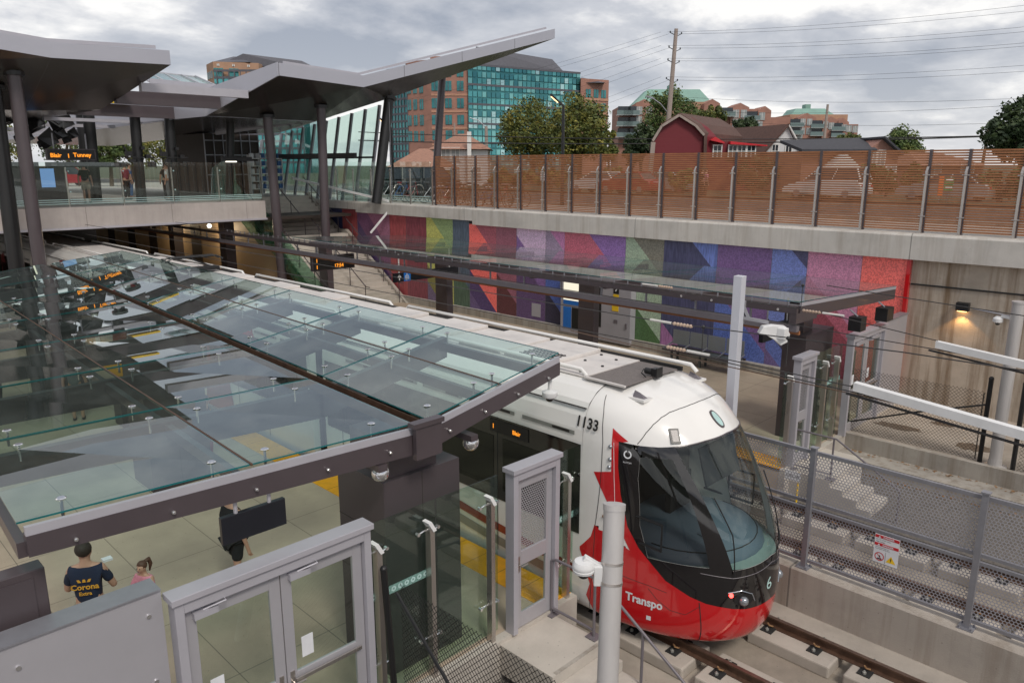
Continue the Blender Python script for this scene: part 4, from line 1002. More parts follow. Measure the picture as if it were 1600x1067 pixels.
for t_, z_ in ((-.837, 2.554), (-.847, 2.36), (-.855, 2.24)):
    m = MB(); p, ux, uy, nn = on_cab(t_, z_, .0); m.sphere(p, .034, 8); m.build('door_button', 'lamp_lens', tr, smooth=True)
m = MB(); m.sphere(cab(-.895, 1.442, 0), .03, 8); m.build('side_marker', 'clip_rust', tr, smooth=True)
m = MB(); p, ux, uy, nn = on_cab(-.687, .04, .009); m.poly([p+ux*a+uy*b for a, b in ((-.035, -.035), (.035, -.035), (.035, .035), (-.035, .035))]); m.build('jack_symbol', 'paper', tr)
# wipers
for s_ in (1, -1):
    line_on([(s_*.30, .93), (s_*.28, 1.5), (s_*.33, 2.0)], .02, 'black_paint', 'wiper', tr, .05, 8)
line_on([(.02, .95), (.05, 1.15), (.33, 1.25)], .016, 'black_paint', 'wiper', tr, .04, 8)
# horn + two shark antennas on roof
hn = MB(); hn.box(9.62, 9.74, 6.46, 6.56, 3.36, 3.48); hn.box(9.60, 9.76, 6.44, 6.46, 3.34, 3.50); hn.tube([(9.55, 6.60, 3.34), (9.48, 6.64, 3.42), (9.56, 6.66, 3.46), (9.64, 6.56, 3.43)], .010, 6); hn.lathe((9.65, 6.56, 3.42), [(.05, 0), (.05, .12)], 10, axis='Y'); hn.build('horn', 'black_paint', tr)
for t_, z_ in ((-.53, 3.205), (.53, 3.205)):
    p, ux, uy, nn = on_cab(t_, z_, .0); x, y, z = p; m = MB()
    m.box(x-.11, x+.11, y-.14, y+.14, z-.03, z+.006, 1)
    m.v += [(x-.05, y-.11, z), (x+.05, y-.11, z), (x+.055, y+.10, z), (x-.055, y+.10, z), (x, y+.10, z+.10), (x, y+.0, z+.075)]; b = len(m.v)-6
    for f in ((0, 1, 5), (1, 2, 4, 5), (3, 0, 5, 4), (2, 3, 4), (0, 3, 2, 1)): m.f.append(tuple(b+i for i in f)); m.m.append(0)
    m.build('shark_antenna', ['purple_steel_pale', 'train_white'], tr)
# interior of the cab
m = MB(); m.sphere((9.72, 5.80, .98), 1, 14, sc=(1.14, 1.14, .36)); dsh = m.build('dashboard', 'dash_blue', tr, smooth=True)
line_dash = MB().tube([(9.72+1.02*cos(a), 5.80-1.02*sin(a), 1.145) for a in [pi*k/16 for k in range(17)]], .008, 5).build('dash_seam', 'seam', tr)
m = MB()
for s_ in (-1, 1):
    for k in range(3): pass
mb = MB(); 
for i in range(20):
    t0, t1 = -.9+i*.09, -.9+(i+1)*.09
    A_, B_ = cab0(t0, .97), cab0(t1, .97); c0 = Vector((XC, 5.9, 1.0))
    mb.poly([A_+(c0-A_)*.02+Vector((0, 0, .02)), B_+(c0-B_)*.02+Vector((0, 0, .02)), c0+(B_-c0)*.5+Vector((0, 0, .06)), c0+(A_-c0)*.5+Vector((0, 0, .06))])
mb.build('dash_shelf', 'frit_shelf', tr)
m = MB(); m.lathe((9.5, 5.35, 1.20), [(.35, 0), (.33, .05), (.2, .07)], 20); m.box(9.2, 9.42, 5.2, 5.35, 1.2, 1.28); m.build('console', 'dash_blue', tr, smooth=True, auto=40)
m = MB(); m.box(9.40, 9.95, 5.95, 6.05, 1.1, 1.9); m.box(9.42, 9.92, 5.75, 6.2, .8, .95); m.build('driver_seat', 'black_cloth', tr)
m = MB(); m.prism([(8.45, 6.62, 0), (10.99, 6.62, 0), (10.99, 6.62, 2.6), (10.75, 6.62, 2.95), (8.69, 6.62, 2.95), (8.45, 6.62, 2.6)], (0, .05, 0)); m.build('cab_bulkhead', 'dark_brown', tr)
m = MB(); m.prism([(9.25, 5.42, 2.56), (10.2, 5.42, 2.56), (10.2, 5.26, 2.02), (9.25, 5.26, 2.02)], (0, .03, 0)); m.build('sun_shade', 'black_cloth', tr)
m = MB(); m.tube([(10.98, 6.3, 1.15), (10.98, 5.4, 1.15), (10.98, 5.4, 1.65), (10.98, 6.3, 1.65)], .02, 6); m.tube([(10.98, 5.85, 1.15), (10.98, 5.85, 1.65)], .02, 6); m.build('window_bar', 'black_paint', tr)
m = MB(); m.tube([(8.5, 6.2, 1.2), (8.5, 5.5, 1.2), (8.5, 5.5, 1.6), (8.5, 6.2, 1.6)], .02, 6); m.build('window_bar', 'black_paint', tr)
# ---- body modules
def section(off=0.):
    """half outline of the module (x from centre, z) bottom to top, left side"""
    return [(-1.16, -.30), (-1.25, -.25), (-1.31, -.15), (-1.325, .1), (-1.33, .5), (-1.33, 2.5), (-1.315, 2.68), (-1.27, 2.88), (-1.17, 3.08), (-1.0, 3.22), (-.80, 3.30), (-.74, 3.31)]
def module(ya, yb, first=False):
    mo = MB(); sec = section(); full = [(XC+x, z) for x, z in sec]+[(XC-x, z) for x, z in sec[::-1]]
    ysx = [ya, yb]
    for i in range(len(full)-1):
        (x0, z0), (x1, z1) = full[i], full[i+1]; mo.poly([(x0, ya, z0), (x0, yb, z0), (x1, yb, z1), (x1, ya, z1)])
    mo.poly([(x, yb, z) for x, z in full]); 
    if not first: mo.poly([(x, ya, z) for x, z in full])
    b_ = mo.build('body_module', 'train_white', tr, smooth=True, auto=50)
    for s_ in (-1, 1):
        X_ = XC+s_*1.334
        def side(y0_, y1_, z0_, z1_, m_, nm, d=.0, par=b_):
            m = MB(); m.box(X_+s_*d, X_+s_*(d+.004), y0_, y1_, z0_, z1_); return m.build(nm, m_, par)
        side(ya+(.02 if first else .13), yb-.1, 1.0, 2.46, 'train_black', 'window_band')
        y = ya+(.25 if first else .5); i = 0
        while y+1.5 < yb:
            side(y+.05, y+1.45, 1.18, 2.12, 'dark_window', 'window', .006)
            if i % 2 == 1:
                m = MB()
                for yy in (y-.05, y+1.5): m.box(X_+s_*.004, X_+s_*.008, yy, yy+.012, .05, 2.46)
                m.build('door_gap', 'seam', b_)
            y += 1.62; i += 1
        if s_ < 0:
            m = MB(); y = ya+.15; n_ = 0
            while y+1.1 < yb: m.box(X_-.001, X_-.004, y, y+1.1, 2.585, 2.645); m.box(X_-.005, X_-.006, y+.1, y+.75 if n_ % 2 else y+.45, 2.595, 2.635, 1); y += 1.28; n_ += 1
            m.build('vent_slot', ['train_grey', 'black_paint'], b_)
            m = MB(); m.box(XC-1.26, XC-1.225, ya, yb, 3.003, 3.012); m.build('roof_joint', 'seam', b_)
            # red and grey swooshes along the lower side, grid of narrow quads
            def sw(fa, fb, m_, nm, d, y0_, y1_, n=24):
                m = MB()
                for k in range(n):
                    a, b = y0_+(y1_-y0_)*k/n, y0_+(y1_-y0_)*(k+1)/n
                    m.poly([(X_-d, a, fa(a)), (X_-d, b, fa(b)), (X_-d, b, fb(b)), (X_-d, a, fb(a))])
                m.build(nm, m_, b_)
            if first:
                sw(lambda y: .36+.055*(y-8)+.012*(y-8)**2, lambda y: .50+.06*(y-8)+.016*(y-8)**2, 'train_red_dark', 'red_swoosh', .002, 7.0, 10.6)
                sw(lambda y: .10+.06*(y-8)+.01*(y-8)**2, lambda y: .26+.06*(y-8)+.012*(y-8)**2, 'train_grey', 'grey_swoosh', .002, 7.5, 11.2)
            else:
                mid = (ya+yb)/2
                m = MB(); m.poly([(X_-.003, mid-1.6, 1.0), (X_-.003, mid+.1, 1.0), (X_-.003, mid-.3, 3.0), (X_-.003, mid-.7, 3.0)]); m.build('red_leaf', 'train_red', b_)
                m = MB(); m.poly([(X_-.009, mid+.4, .1), (X_-.009, mid+2.2, .1), (X_-.009, mid+1.7, 2.4), (X_-.009, mid+1.1, 2.6)]); m.build('purple_leaf', 'train_red_dark', b_)
    return b_
def tilt_text(txt, size, ya, z, mat_, nm):
    # lettering on the slanted shoulder of the module
    sx_ = lambda zz: next((a+(c-a)*(zz-b)/(d-b) for (a, b), (c, d) in zip(section(), section()[1:]) if b <= zz <= d), -1.3)
    return text_mb(txt, size, lambda x, y: (XC+sx_(z+y)-.022, ya-x, z+y), bold=size*.025).build(nm, mat_, tr)
b1 = module(Y0, 14.2, True)
tilt_text('1133', .22, 7.05, 2.74, 'ink', 'fleet_number')
tilt_text('Transpo', .24, 13.5, 2.72, 'sign_red', 'operator_lettering')
m = MB(); m.box(XC-1.345, XC-1.35, 8.0, 8.9, 2.20, 2.42); m.build('destination_window', 'ink', tr)
text_mb('1', .11, lambda x, y: (XC-1.353, 8.84-x, 2.26+y), bold=.003).build('route_number', 'led_amber', tr)
text_mb('Blair', .10, lambda x, y: (XC-1.353, 8.36-x, 2.26+y), bold=.003).build('destination_lettering', 'led_amber', tr)
ya = 14.75
while ya < 52:
    m = MB(); 
    for k in range(6): m.box(XC-1.2+(.03 if k % 2 else 0), XC+1.2-(.03 if k % 2 else 0), ya-.55+k*.09, ya-.55+(k+1)*.09, .1, 3.0-(.03 if k % 2 else 0))
    m.build('gangway_bellows', 'black_rubber', tr); module(ya, ya+7.0); ya += 7.55
# roof gear
m = MB(); m.box(8.93, 10.45, 7.32, 50, 3.31, 3.335); 
for y in (8.1, 9.3, 11.0, 12.9, 16, 18.4, 21, 24.5, 27): m.box(9.0, 10.36, y+.04, y+1.1, 3.335, 3.40)
rf = m.build('roof_panel', 'train_roof', tr, bevel=.01)
m = MB(); m.box(8.90, 10.30, 6.52, 7.26, 3.33, 3.345); m.build('roof_grille', 'grille_dark', tr)
m = MB(); m.box(8.86, 8.90, 6.5, 7.28, 3.33, 3.36); m.box(8.88, 10.3, 7.26, 7.31, 3.33, 3.36); m.build('grille_frame', 'train_roof', tr)
m = MB()
for i in range(9): m.box(9.05, 9.55, 8.25+i*.08, 8.27+i*.08, 3.401, 3.409)
for i in range(4): m.box(9.12+i*.12, 9.14+i*.12, 8.2, 8.95, 3.41, 3.418)
m.build('roof_slats', 'seam', rf)
m = MB()
for x, y in ((9.1, 7.55), (9.6, 7.5), (10.1, 7.6), (9.2, 8.0), (9.7, 7.95), (10.2, 8.0), (9.95, 9.2), (9.3, 9.25)): m.lathe((x, y, 3.335), [(.028, 0), (.022, .02)], 8)
m.build('roof_bolt', 'black_paint', rf)
for X_ in (10.46, 8.98):
    m = MB(); ysg = [6.25 if X_ > 10 else 7.3, 13.9, 14.4, 21.2, 21.9, 29, 29.6, 36, 37, 50]
    for i in range(0, len(ysg), 2): m.tube([(X_, ysg[i], 3.32), (X_, ysg[i]+.12, 3.42), (X_, ysg[i+1]-.1, 3.42), (X_, ysg[i+1], 3.32)], .035, 8)
    m.build('roof_rail', 'train_white', tr, smooth=True, auto=50)
m = MB(); m.box(10.38, 10.43, 6.5, 50, 3.30, 3.37); m.build('cable_channel', 'black_paint', tr)
# pantograph folded on module 3
pg = MB(); pg.tube([(9.2, 23.4, 3.45), (9.3, 25.2, 3.62), (9.3, 23.6, 3.78)], .03, 6); pg.tube([(10.2, 23.4, 3.45), (10.1, 25.2, 3.62), (10.1, 23.6, 3.78)], .03, 6); pg.tube([(8.8, 23.6, 3.68), (9.0, 23.6, 3.79), (10.4, 23.6, 3.79), (10.6, 23.6, 3.68)], .03, 6); pg.tube([(8.8, 23.9, 3.68), (9.0, 23.9, 3.79), (10.4, 23.9, 3.79), (10.6, 23.9, 3.68)], .03, 6); pg.box(9.1, 10.3, 23.2, 23.6, 3.4, 3.5); pg.build('pantograph', 'black_paint', tr)
m = MB()
for y in (8.6, 10.4, 17.6, 19.4):
    for s_ in (-1, 1): m.lathe((XC+s_*.755-.06, y, -.04), [(.33, 0), (.33, .12)], 20, axis='X')
m.build('wheels', 'black_paint', tr)
m = MB(); m.box(XC-1.0, XC+1.0, 5.6, 50, -.28, .1); m.build('underframe', 'black_paint', tr)
# ============================================================ CONCOURSE BRIDGE, ROOFS
ZD = 4.93
cs = thing('station_concourse', 'concrete footbridge concourse crossing above the tracks', 'station building', (10, 34, ZD))
m = MB(); m.box(-25, 17.55, 34.0, 62, 4.14, ZD); m.box(17.55, 22.45, 38.4, 62, 4.14, ZD-.004); m.build('deck', 'beam_conc', cs)
m = MB(); m.box(-25, 17.56, 33.9, 34.0, 4.06, 4.14); m.build('edge_flashing', 'light_grey_steel', cs)
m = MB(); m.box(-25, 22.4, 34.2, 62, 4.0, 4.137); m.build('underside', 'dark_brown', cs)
# slanted street side curtain wall with mullions
m = MB()
def gw(y): return 9.72-(y-31.44)*.112
YM = [33.2+1.25*k for k in range(14)]
for y in YM:
    m = MB(); m.bar((22.85, y, ZD-.2), (23.55, y-.25, gw(y)-.02), .09, .20, up=(0, 1, 0)); m.build('mullion', 'galv', cs)
for i in range(len(YM)-1):
    a, b = YM[i], YM[i+1]; m = MB(); m.prism([(22.95, a+.05, ZD-.2), (22.95, b-.05, ZD-.2), (23.62, b-.3, gw(b)), (23.62, a-.2, gw(a))], (.012, 0, 0)); m.build('wall_pane', 'curtain_glass', cs)
m = MB(); m.bar((23.08, 33.0, 6.95), (23.08, 50, 6.95), .08, .10); m.build('transom', 'black_paint', cs)
m = MB(); m.bar((22.0, 40.5, 7.05), (22.0, 33, 7.05), .2, .22); m.build('lit_transom', 'black_paint', cs)
# front glass balustrade on the deck
bl = thing('glass_balustrade', 'long clear glass balustrade along the concourse edge with slim posts', 'balustrade', (5, 34.1, ZD))
bx = [-3.0+2.05*k for k in range(11)]
for x in bx:
    m = MB(); m.box(x-.025, x+.025, 34.18, 34.24, ZD, ZD+1.55); m.build('post', 'stainless', bl)
for i in range(len(bx)-1):
    m = MB(); m.box(bx[i]+.01, bx[i+1]-.01, 34.13, 34.142, ZD+.05, ZD+1.75); m.build('pane', 'clear_glass', bl)
    m = MB()
    for z in (.12, .2, .28): m.box(bx[i]+.02, bx[i+1]-.02, 34.124, 34.128, ZD+z, ZD+z+.025)
    for z in (.6, 1.4): m.lathe((bx[i]+.07, 34.1, ZD+z), [(.03, 0), (.03, .03)], 8, axis='Y')
    m.build('frit_line', 'frit', bl)
# roofs
def roof_sheet(name, label, planes, th=.50, lip=.12):
    """planes: list of (polygon points underside, material)"""
    r = thing(name, label, 'roof', planes[0][0][0])
    for pts, mt, nm in planes:
        m = MB(); m.prism(pts, (0, 0, th), 1, 1); m.m[0] = 0; m.build(nm, [mt, 'fascia'], r)
    return r
YFR = 30.0
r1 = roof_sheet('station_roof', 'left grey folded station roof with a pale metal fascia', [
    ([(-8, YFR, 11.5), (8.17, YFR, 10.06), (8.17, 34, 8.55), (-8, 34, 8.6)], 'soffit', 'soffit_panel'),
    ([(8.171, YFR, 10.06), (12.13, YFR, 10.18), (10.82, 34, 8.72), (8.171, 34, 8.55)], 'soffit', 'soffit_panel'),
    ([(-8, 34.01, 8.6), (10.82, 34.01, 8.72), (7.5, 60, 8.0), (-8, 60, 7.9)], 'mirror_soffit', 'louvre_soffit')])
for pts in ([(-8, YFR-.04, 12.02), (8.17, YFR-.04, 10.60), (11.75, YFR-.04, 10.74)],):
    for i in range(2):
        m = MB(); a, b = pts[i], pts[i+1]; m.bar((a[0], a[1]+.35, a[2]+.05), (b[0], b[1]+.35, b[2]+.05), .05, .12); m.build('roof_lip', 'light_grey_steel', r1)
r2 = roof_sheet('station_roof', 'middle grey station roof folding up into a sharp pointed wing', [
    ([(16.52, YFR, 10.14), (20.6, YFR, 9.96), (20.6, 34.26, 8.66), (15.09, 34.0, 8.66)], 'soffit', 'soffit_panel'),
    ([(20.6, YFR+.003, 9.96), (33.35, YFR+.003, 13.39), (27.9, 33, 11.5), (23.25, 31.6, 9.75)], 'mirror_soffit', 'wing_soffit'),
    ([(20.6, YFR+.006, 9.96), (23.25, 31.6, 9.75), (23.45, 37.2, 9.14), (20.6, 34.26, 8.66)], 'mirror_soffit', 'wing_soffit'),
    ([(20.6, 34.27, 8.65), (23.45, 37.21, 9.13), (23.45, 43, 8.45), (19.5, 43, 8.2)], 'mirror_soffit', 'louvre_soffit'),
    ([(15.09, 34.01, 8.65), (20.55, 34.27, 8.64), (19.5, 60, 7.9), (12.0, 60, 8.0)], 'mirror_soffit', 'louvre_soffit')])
m = MB(); m.bar((16.9, YFR+.35, 10.72), (20.6, YFR+.35, 10.54), .05, .10); m.build('roof_lip', 'light_grey_steel', r2)
m = MB(); m.bar((20.6, YFR+.35, 10.55), (33.0, YFR+.35, 13.93), .05, .10); m.build('roof_lip', 'light_grey_steel', r2)
m = MB(); m.prism([(16.49, YFR+.02, 10.13), (15.06, 34.0, 8.64), (12.0, 46, 8.3), (12.0, 46, 9.2), (15.06, 34.0, 9.75), (16.49, YFR+.02, 10.66)], (-.04, 0, 0)); m.build('inner_fascia', 'fascia', r2)
m = MB()
for x, z in ((22.9, 11.1), (26.5, 12.07), (30.2, 13.06)): m.box(x, x+.012, YFR-.004, YFR+.01, z-.52, z-.02)
m.build('fascia_joint', 'seam', r2)
for i, (x0, x1, y, z, d, mt, lab) in enumerate(((11.55, 15.85, 31.5, 9.62, .32, 'light_grey_steel', 'front pale steel beam spanning the gap between the two roofs'), (11.1, 15.3, 33.0, 9.42, .50, 'purple_steel', 'deep purple steel beam behind the front beam in the roof gap'), (10.2, 14.5, 36, 9.1, .5, 'purple_steel', 'second deep purple beam farther back in the roof gap'),
        (9.9, 14.0, 38.5, 8.6, .14, 'light_grey_steel', 'first thin pale bar deep in the roof gap'), (9.6, 13.6, 41, 8.46, .14, 'light_grey_steel', 'second thin pale bar deep in the roof gap'), (9.2, 13.2, 44, 8.34, .14, 'light_grey_steel', 'third thin pale bar deep in the roof gap'), (8.8, 12.9, 47, 8.26, .14, 'light_grey_steel', 'fourth thin pale bar deep in the roof gap'))):
    m = MB(); m.box(x0, x1, y, y+.3, z-d, z); q = m.build('gap_beam', mt); tag(q, lab, 'beam', 'beams in the roof gap')
q = tag(MB().box(11.3, 12.6, 35.6, 35.95, 9.12, 9.2).build('warning_strip', 'sign_yellow'), 'yellow strip on a beam in the roof gap', 'strip')
sk = thing('roof_skylight', 'small sloping glass skylight above the gap between the roofs', 'skylight', (14, 38, 9.8))
m = MB(); m.prism([(14.3, 38, 10.3), (17.6, 38, 10.25), (18.6, 43, 11.2), (15.6, 43, 11.3)], (0, 0, .04)); m.build('pane', 'skylight', sk)
m = MB()
for x in (14.3, 15.1, 15.9, 16.8, 17.55): m.bar((x, 38, 10.33), (x+1.1, 43, 11.28), .07, .08)
m.bar((14.3, 37.96, 10.36), (17.6, 37.96, 10.30), .08, .2); m.bar((15.5, 43.04, 11.3), (18.7, 43.04, 11.2), .08, .16); m.build('frame', 'light_grey_steel', sk)
# roof columns
def rcol(p0, p1, r, mt, lab, group='columns holding the station roofs'):
    c = thing('roof_column', lab, 'column', p0, group=group)
    m = MB(); m.tube([p0, p1], r, 14); m.build('shaft', mt, c, smooth=True, auto=40)
    m = MB(); d = (Vector(p1)-Vector(p0)).normalized(); m.tube([Vector(p1)-d*.12, Vector(p1)+d*.02], r*1.45, 14); m.build('collar', 'black_paint', c)
rcol((7.28, 31.3, 0), (7.32, 31.3, 9.66), .22, 'purple_steel', 'round purple column near the left end of the left roof')
rcol((6.72, 32.2, 0), (6.84, 32.2, 9.25), .26, 'black_paint', 'dark column at the left edge of the photo')
rcol((17.98, 33.6, 0), (17.75, 33.6, 8.80), .22, 'purple_steel', 'purple column standing at the end of the bridge deck')
rcol((19.6, 32.3, 0), (19.78, 32.3, 9.25), .21, 'purple_steel', 'slim round purple column over the stair foot')
rcol((22.1, 31.5, 4.74), (23.1, 31.5, 9.78), .24, 'black_paint', 'black column leaning right at the corner of the glass wall')
rcol((26.98, 33.0, 4.7), (27.75, 33.0, 11.45), .20, 'purple_steel', 'slender dark column leaning right beside the slatted fence')
rcol((17.5, 37.6, ZD), (17.9, 37.6, 9.0), .2, 'black_paint', 'dark column standing behind the top of the stairs')
for i, (x, y) in enumerate(((11.9, 39.5), (12.9, 36.6), (14.4, 36.6), (12.6, 43))):
    rcol((x, y, ZD), (x+.1, y, 9.1), .22 if i else .25, 'black_paint', 'dark interior column of the concourse, %s' % ('behind the amber board', 'left one with loudspeakers', 'right one with loudspeakers', 'deepest of the row')[i])
for i, (x, y) in enumerate(((12.95, 36.6), (14.45, 36.6))):
    q = thing('loudspeaker_cluster', 'black cluster of cameras and speakers on the %s interior column' % ('left' if i == 0 else 'right'), 'speakers', (x, y, 6.9))
    m = MB()
    for a, b, c_ in ((-.5, .1, .25), (.3, .0, .2), (.45, -.35, .3), (-.35, -.2, .2), (.1, .35, .15)): m.box(x+a-c_/2, x+a+c_/2, y-.45, y-.2, 6.95+b-c_*.4, 6.95+b+c_*.4)
    m.build('box', 'black_paint', q); m = MB(); m.bar((x-.6, y-.3, 6.9), (x+.6, y-.3, 6.9), .05, .05); m.bar((x-.5, y-.3, 7.0), (x-.65, y-.3, 7.35), .06, .06); m.build('arm', 'black_paint', q)
led_board('departure_board', 'dark departure board with amber text hanging inside the concourse', 8.9, 10.7, 34.9, 6.75, 7.2, (('Blair', .12, .12), ('I', .75, .10), ('Tunney', .95, .14)), .22)
for i, (a, b) in enumerate(((6.3, 8.7), (8.95, 12.0))):
    q = thing('hanging_sign', 'thin black overhead sign bar inside the concourse, %s one' % ('left' if i == 0 else 'right'), 'sign', ((a+b)/2, 35.4, 6.5)); m = MB(); m.box(a, b, 35.4, 35.5, 6.48, 6.68); m.build('box', 'sign_black', q)
    m = MB(); m.box(a+.2, a+.4, 35.39, 35.398, 6.53, 6.63); m.box(b-.6, b-.3, 35.39, 35.398, 6.53, 6.63); m.build('symbol', 'purple_steel_pale', q)
# hanging dark sculptural cluster (generic)
random.seed(5)
sc_ = thing('hanging_sculpture', 'dark jagged hanging sculpture under the left roof', 'sculpture', (9.5, 40, 8))
m = MB()
for k in range(26):
    x = 8.0+random.random()*3.6; z = 7.55+random.random()*1.2-abs(x-9.8)*.12; y = 39.5+random.random()*2.5; s_ = .18+random.random()*.3
    m.v += [(x-s_, y, z+.1), (x+s_*.3, y+.2, z+s_), (x+s_, y, z-.1), (x, y-.25, z-s_*.6), (x-s_*.4, y+.2, z-s_), (x+s_*.2, y-.1, z+s_*1.3)]; b = len(m.v)-6
    for f in ((0, 1, 3), (1, 2, 3), (0, 3, 4), (2, 4, 3), (0, 5, 1), (1, 5, 2), (0, 4, 2, 5)): m.f.append(tuple(b+i for i in f)); m.m.append(0)
m.build('wing_cluster', 'black_paint', sc_)
m = MB()
for k in range(5): m.tube([(8.6+k*.6, 40.5, 8.2), (8.6+k*.6, 40.5, 9)], .02, 5)
m.build('hanging_cable', 'black_paint', sc_)
# machines and info screen at left of the concourse
q = thing('ticket_machine', 'grey ticket machine wall with a lit pale screen, far left of the concourse', 'machine', (7.6, 37, ZD)); m = MB(); m.box(6.6, 8.7, 37.0, 37.6, ZD, 6.55); m.build('case', 'purple_steel_pale', q); m = MB(); m.box(8.05-.5, 8.05, 36.98, 36.995, 5.7, 6.4); m.build('screen', 'screen_white', q)
q = thing('info_totem', 'grey information totem with a lit blue screen', 'info screen', (9.6, 37, ZD)); m = MB(); m.box(8.9, 10.1, 37.0, 37.4, ZD, 6.5); m.build('case', 'dark_panel', q); m = MB(); m.box(9.1, 9.62, 36.98, 36.995, 5.65, 6.42); m.build('screen', 'screen_blue', q)
# dark stair / lift core with glass, and rear brown bulkhead
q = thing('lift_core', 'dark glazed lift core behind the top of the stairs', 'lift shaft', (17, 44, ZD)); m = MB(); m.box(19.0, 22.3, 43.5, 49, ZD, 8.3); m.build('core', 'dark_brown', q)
m = MB()
for k in range(7): m.box(19.0+k*.54, 19.04+k*.54, 43.42, 43.5, ZD, 8.3)
for z in (6.0, 7.1, 7.9): m.box(19.0, 22.3, 43.44, 43.495, z, z+.06)
m.build('glazing_bar', 'galv', q)
q = thing('news_stand', 'white rack of papers beside the top of the stairs', 'rack', (20.3, 41, ZD)); m = MB()
for k in range(5): m.box(20.4, 22.4, 41.0, 41.3, ZD+.3+k*.42, ZD+.34+k*.42)
for x in (20.4, 21.05, 21.7, 22.35): m.box(x, x+.05, 41.0, 41.3, ZD, ZD+2.2)
m.build('frame', 'white_paint', q); m = MB()
for k in range(5):
    for j in range(6): m.box(20.48+j*.33, 20.68+j*.33, 41.02, 41.2, ZD+.345+k*.42, ZD+.6+k*.42, j % 3)
m.build('papers', ['paper', 'grey_plastic', 'blue_cloth'], q)
q = tag(MB().prism([(17.0, 38.6, ZD), (18.4, 38.6, ZD), (18.4, 38.6, ZD+1.5), (18.0, 38.6, ZD+2.0), (17.2, 38.6, ZD+1.5)], (0, .05, 0)).build('glass_gable', 'skylight'), 'pale frosted glass gable beside the stair top', 'glass panel')
for i, (x, y) in enumerate(((17.6, 40.5), (17.6, 47.0))):
    q = thing('globe_lamp', 'small white globe lamp under the bridge, %s' % ('middle one', 'deepest one', 'one nearest the stairs')[i], 'lamp', (x, y, 3.4), group='globe lamps under the bridge'); MB().sphere((x, y, 3.4), .12, 8).build('globe', 'lamp_white', q, smooth=True)
    pl = bpy.data.lights.new('under_bridge_light', 'POINT'); pl.energy = 90; pl.color = (1, .78, .5); pl.shadow_soft_size = .15; lo_ = bpy.data.objects.new('under_bridge_light', pl); COL.objects.link(lo_); lo_.location = (x, y, 3.2)
q = thing('strip_lamp', 'small lit strip lamp on the concourse bulkhead', 'lamp', (17.0, 33, 6.9)); MB().box(16.3, 17.8, 35.5, 35.6, 6.75, 6.95).build('housing', 'black_paint', q); MB().box(16.5, 17.0, 35.45, 35.55, 6.70, 6.745).build('tube', 'lamp_white', q)
# under-bridge walls on the far platform
uw = thing('station_rooms', 'beige panelled rooms under the bridge on the far platform', 'station rooms', (18.4, 40, 0))
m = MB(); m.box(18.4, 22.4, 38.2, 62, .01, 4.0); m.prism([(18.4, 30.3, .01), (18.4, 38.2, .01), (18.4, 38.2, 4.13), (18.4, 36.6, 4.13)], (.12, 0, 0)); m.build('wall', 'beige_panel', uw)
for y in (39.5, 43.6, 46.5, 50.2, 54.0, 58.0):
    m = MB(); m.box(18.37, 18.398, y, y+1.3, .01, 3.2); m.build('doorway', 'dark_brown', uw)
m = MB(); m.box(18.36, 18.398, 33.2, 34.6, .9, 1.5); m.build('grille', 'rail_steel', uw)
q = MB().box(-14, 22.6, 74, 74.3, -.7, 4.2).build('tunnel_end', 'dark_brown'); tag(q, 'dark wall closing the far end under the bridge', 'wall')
for i, y in enumerate((37.5, 44.0)):
    q = thing('platform_column', 'dark rectangular column under the bridge on the far platform, %s' % ('nearer' if i == 0 else 'farther'), 'column', (17, y, 0)); MB().box(16.9, 17.4, y-.35, y+.35, 0, 4.0).build('shaft', 'purple_steel', q)
# ---------------- stairs to the far platform
st = thing('station_stairs', 'concrete stairs descending from the concourse to the far platform', 'stairs', (20.2, 34, 0))
m = MB(); R_, T_ = 3.1/17, .0
ys0 = 29.95; n1_ = 17; tr_ = (34.7-ys0)/n1_
for k in range(n1_): m.box(18.12, 22.3, ys0+k*tr_, ys0+(k+1)*tr_+.001, max(0, R_*(k-1.5)), R_*(k+1)-.003*(k % 2))
m.box(18.12, 22.3, 34.7, 35.5, 2.8, 3.1)
n2_ = 10; t2_ = (38.4-35.5)/n2_; r2_ = (ZD-3.1)/n2_
for k in range(n2_): m.box(18.12, 22.3, 35.5+k*t2_, 35.5+(k+1)*t2_+.001, 3.1+r2_*(k-1), 3.1+r2_*(k+1)-.003*(k % 2))
m.build('flight', 'step_conc', st)
m = MB(); P_ = [(29.6, 0), (34.7, 3.28), (35.5, 3.28), (38.4, 5.1), (38.4, 4.7), (35.5, 2.75), (34.7, 2.75), (30.3, 0)]
m.prism([(22.3, a, b) for a, b in P_], (.2, 0, 0)); m.build('stringer', 'kerb_conc', st)
m = MB(); P_ = [(29.7, 0), (34.7, 3.2), (35.5, 3.2), (38.3, 5.0), (38.3, 4.2), (35.5, 2.55), (34.7, 2.55), (30.5, 0)]
m.prism([(17.98, a, b) for a, b in P_], (.13, 0, 0)); m.build('side_stringer', 'green_glass', st)
for x in (17.95,):
    m = MB(); 
    for a, b, za, zb in ((29.9, 34.7, .1, 3.2), (34.72, 35.5, 3.2, 3.2), (35.52, 38.3, 3.2, 4.95)): m.prism([(x, a, za), (x, b, zb), (x, b, zb+1.15), (x, a, za+1.15)], (.012, 0, 0))
    m.build('glass_guard', 'green_glass', st)
for x in (18.3, 20.2, 22.15):
    m = MB(); m.tube([(x, 29.6, 1.0), (x, 29.9, 1.0), (x, 34.7, 4.1), (x, 35.5, 4.1), (x, 38.4, 5.95)], .024, 6)
    for y, z in ((29.95, .1), (31.2, 1.0), (32.5, 1.8), (33.8, 2.65), (35.1, 3.1), (36.4, 3.8), (37.6, 4.5)): m.tube([(x, y, z-.1), (x, y, z+.98)], .02, 6)
    m.build('handrail', 'purple_steel', st, )
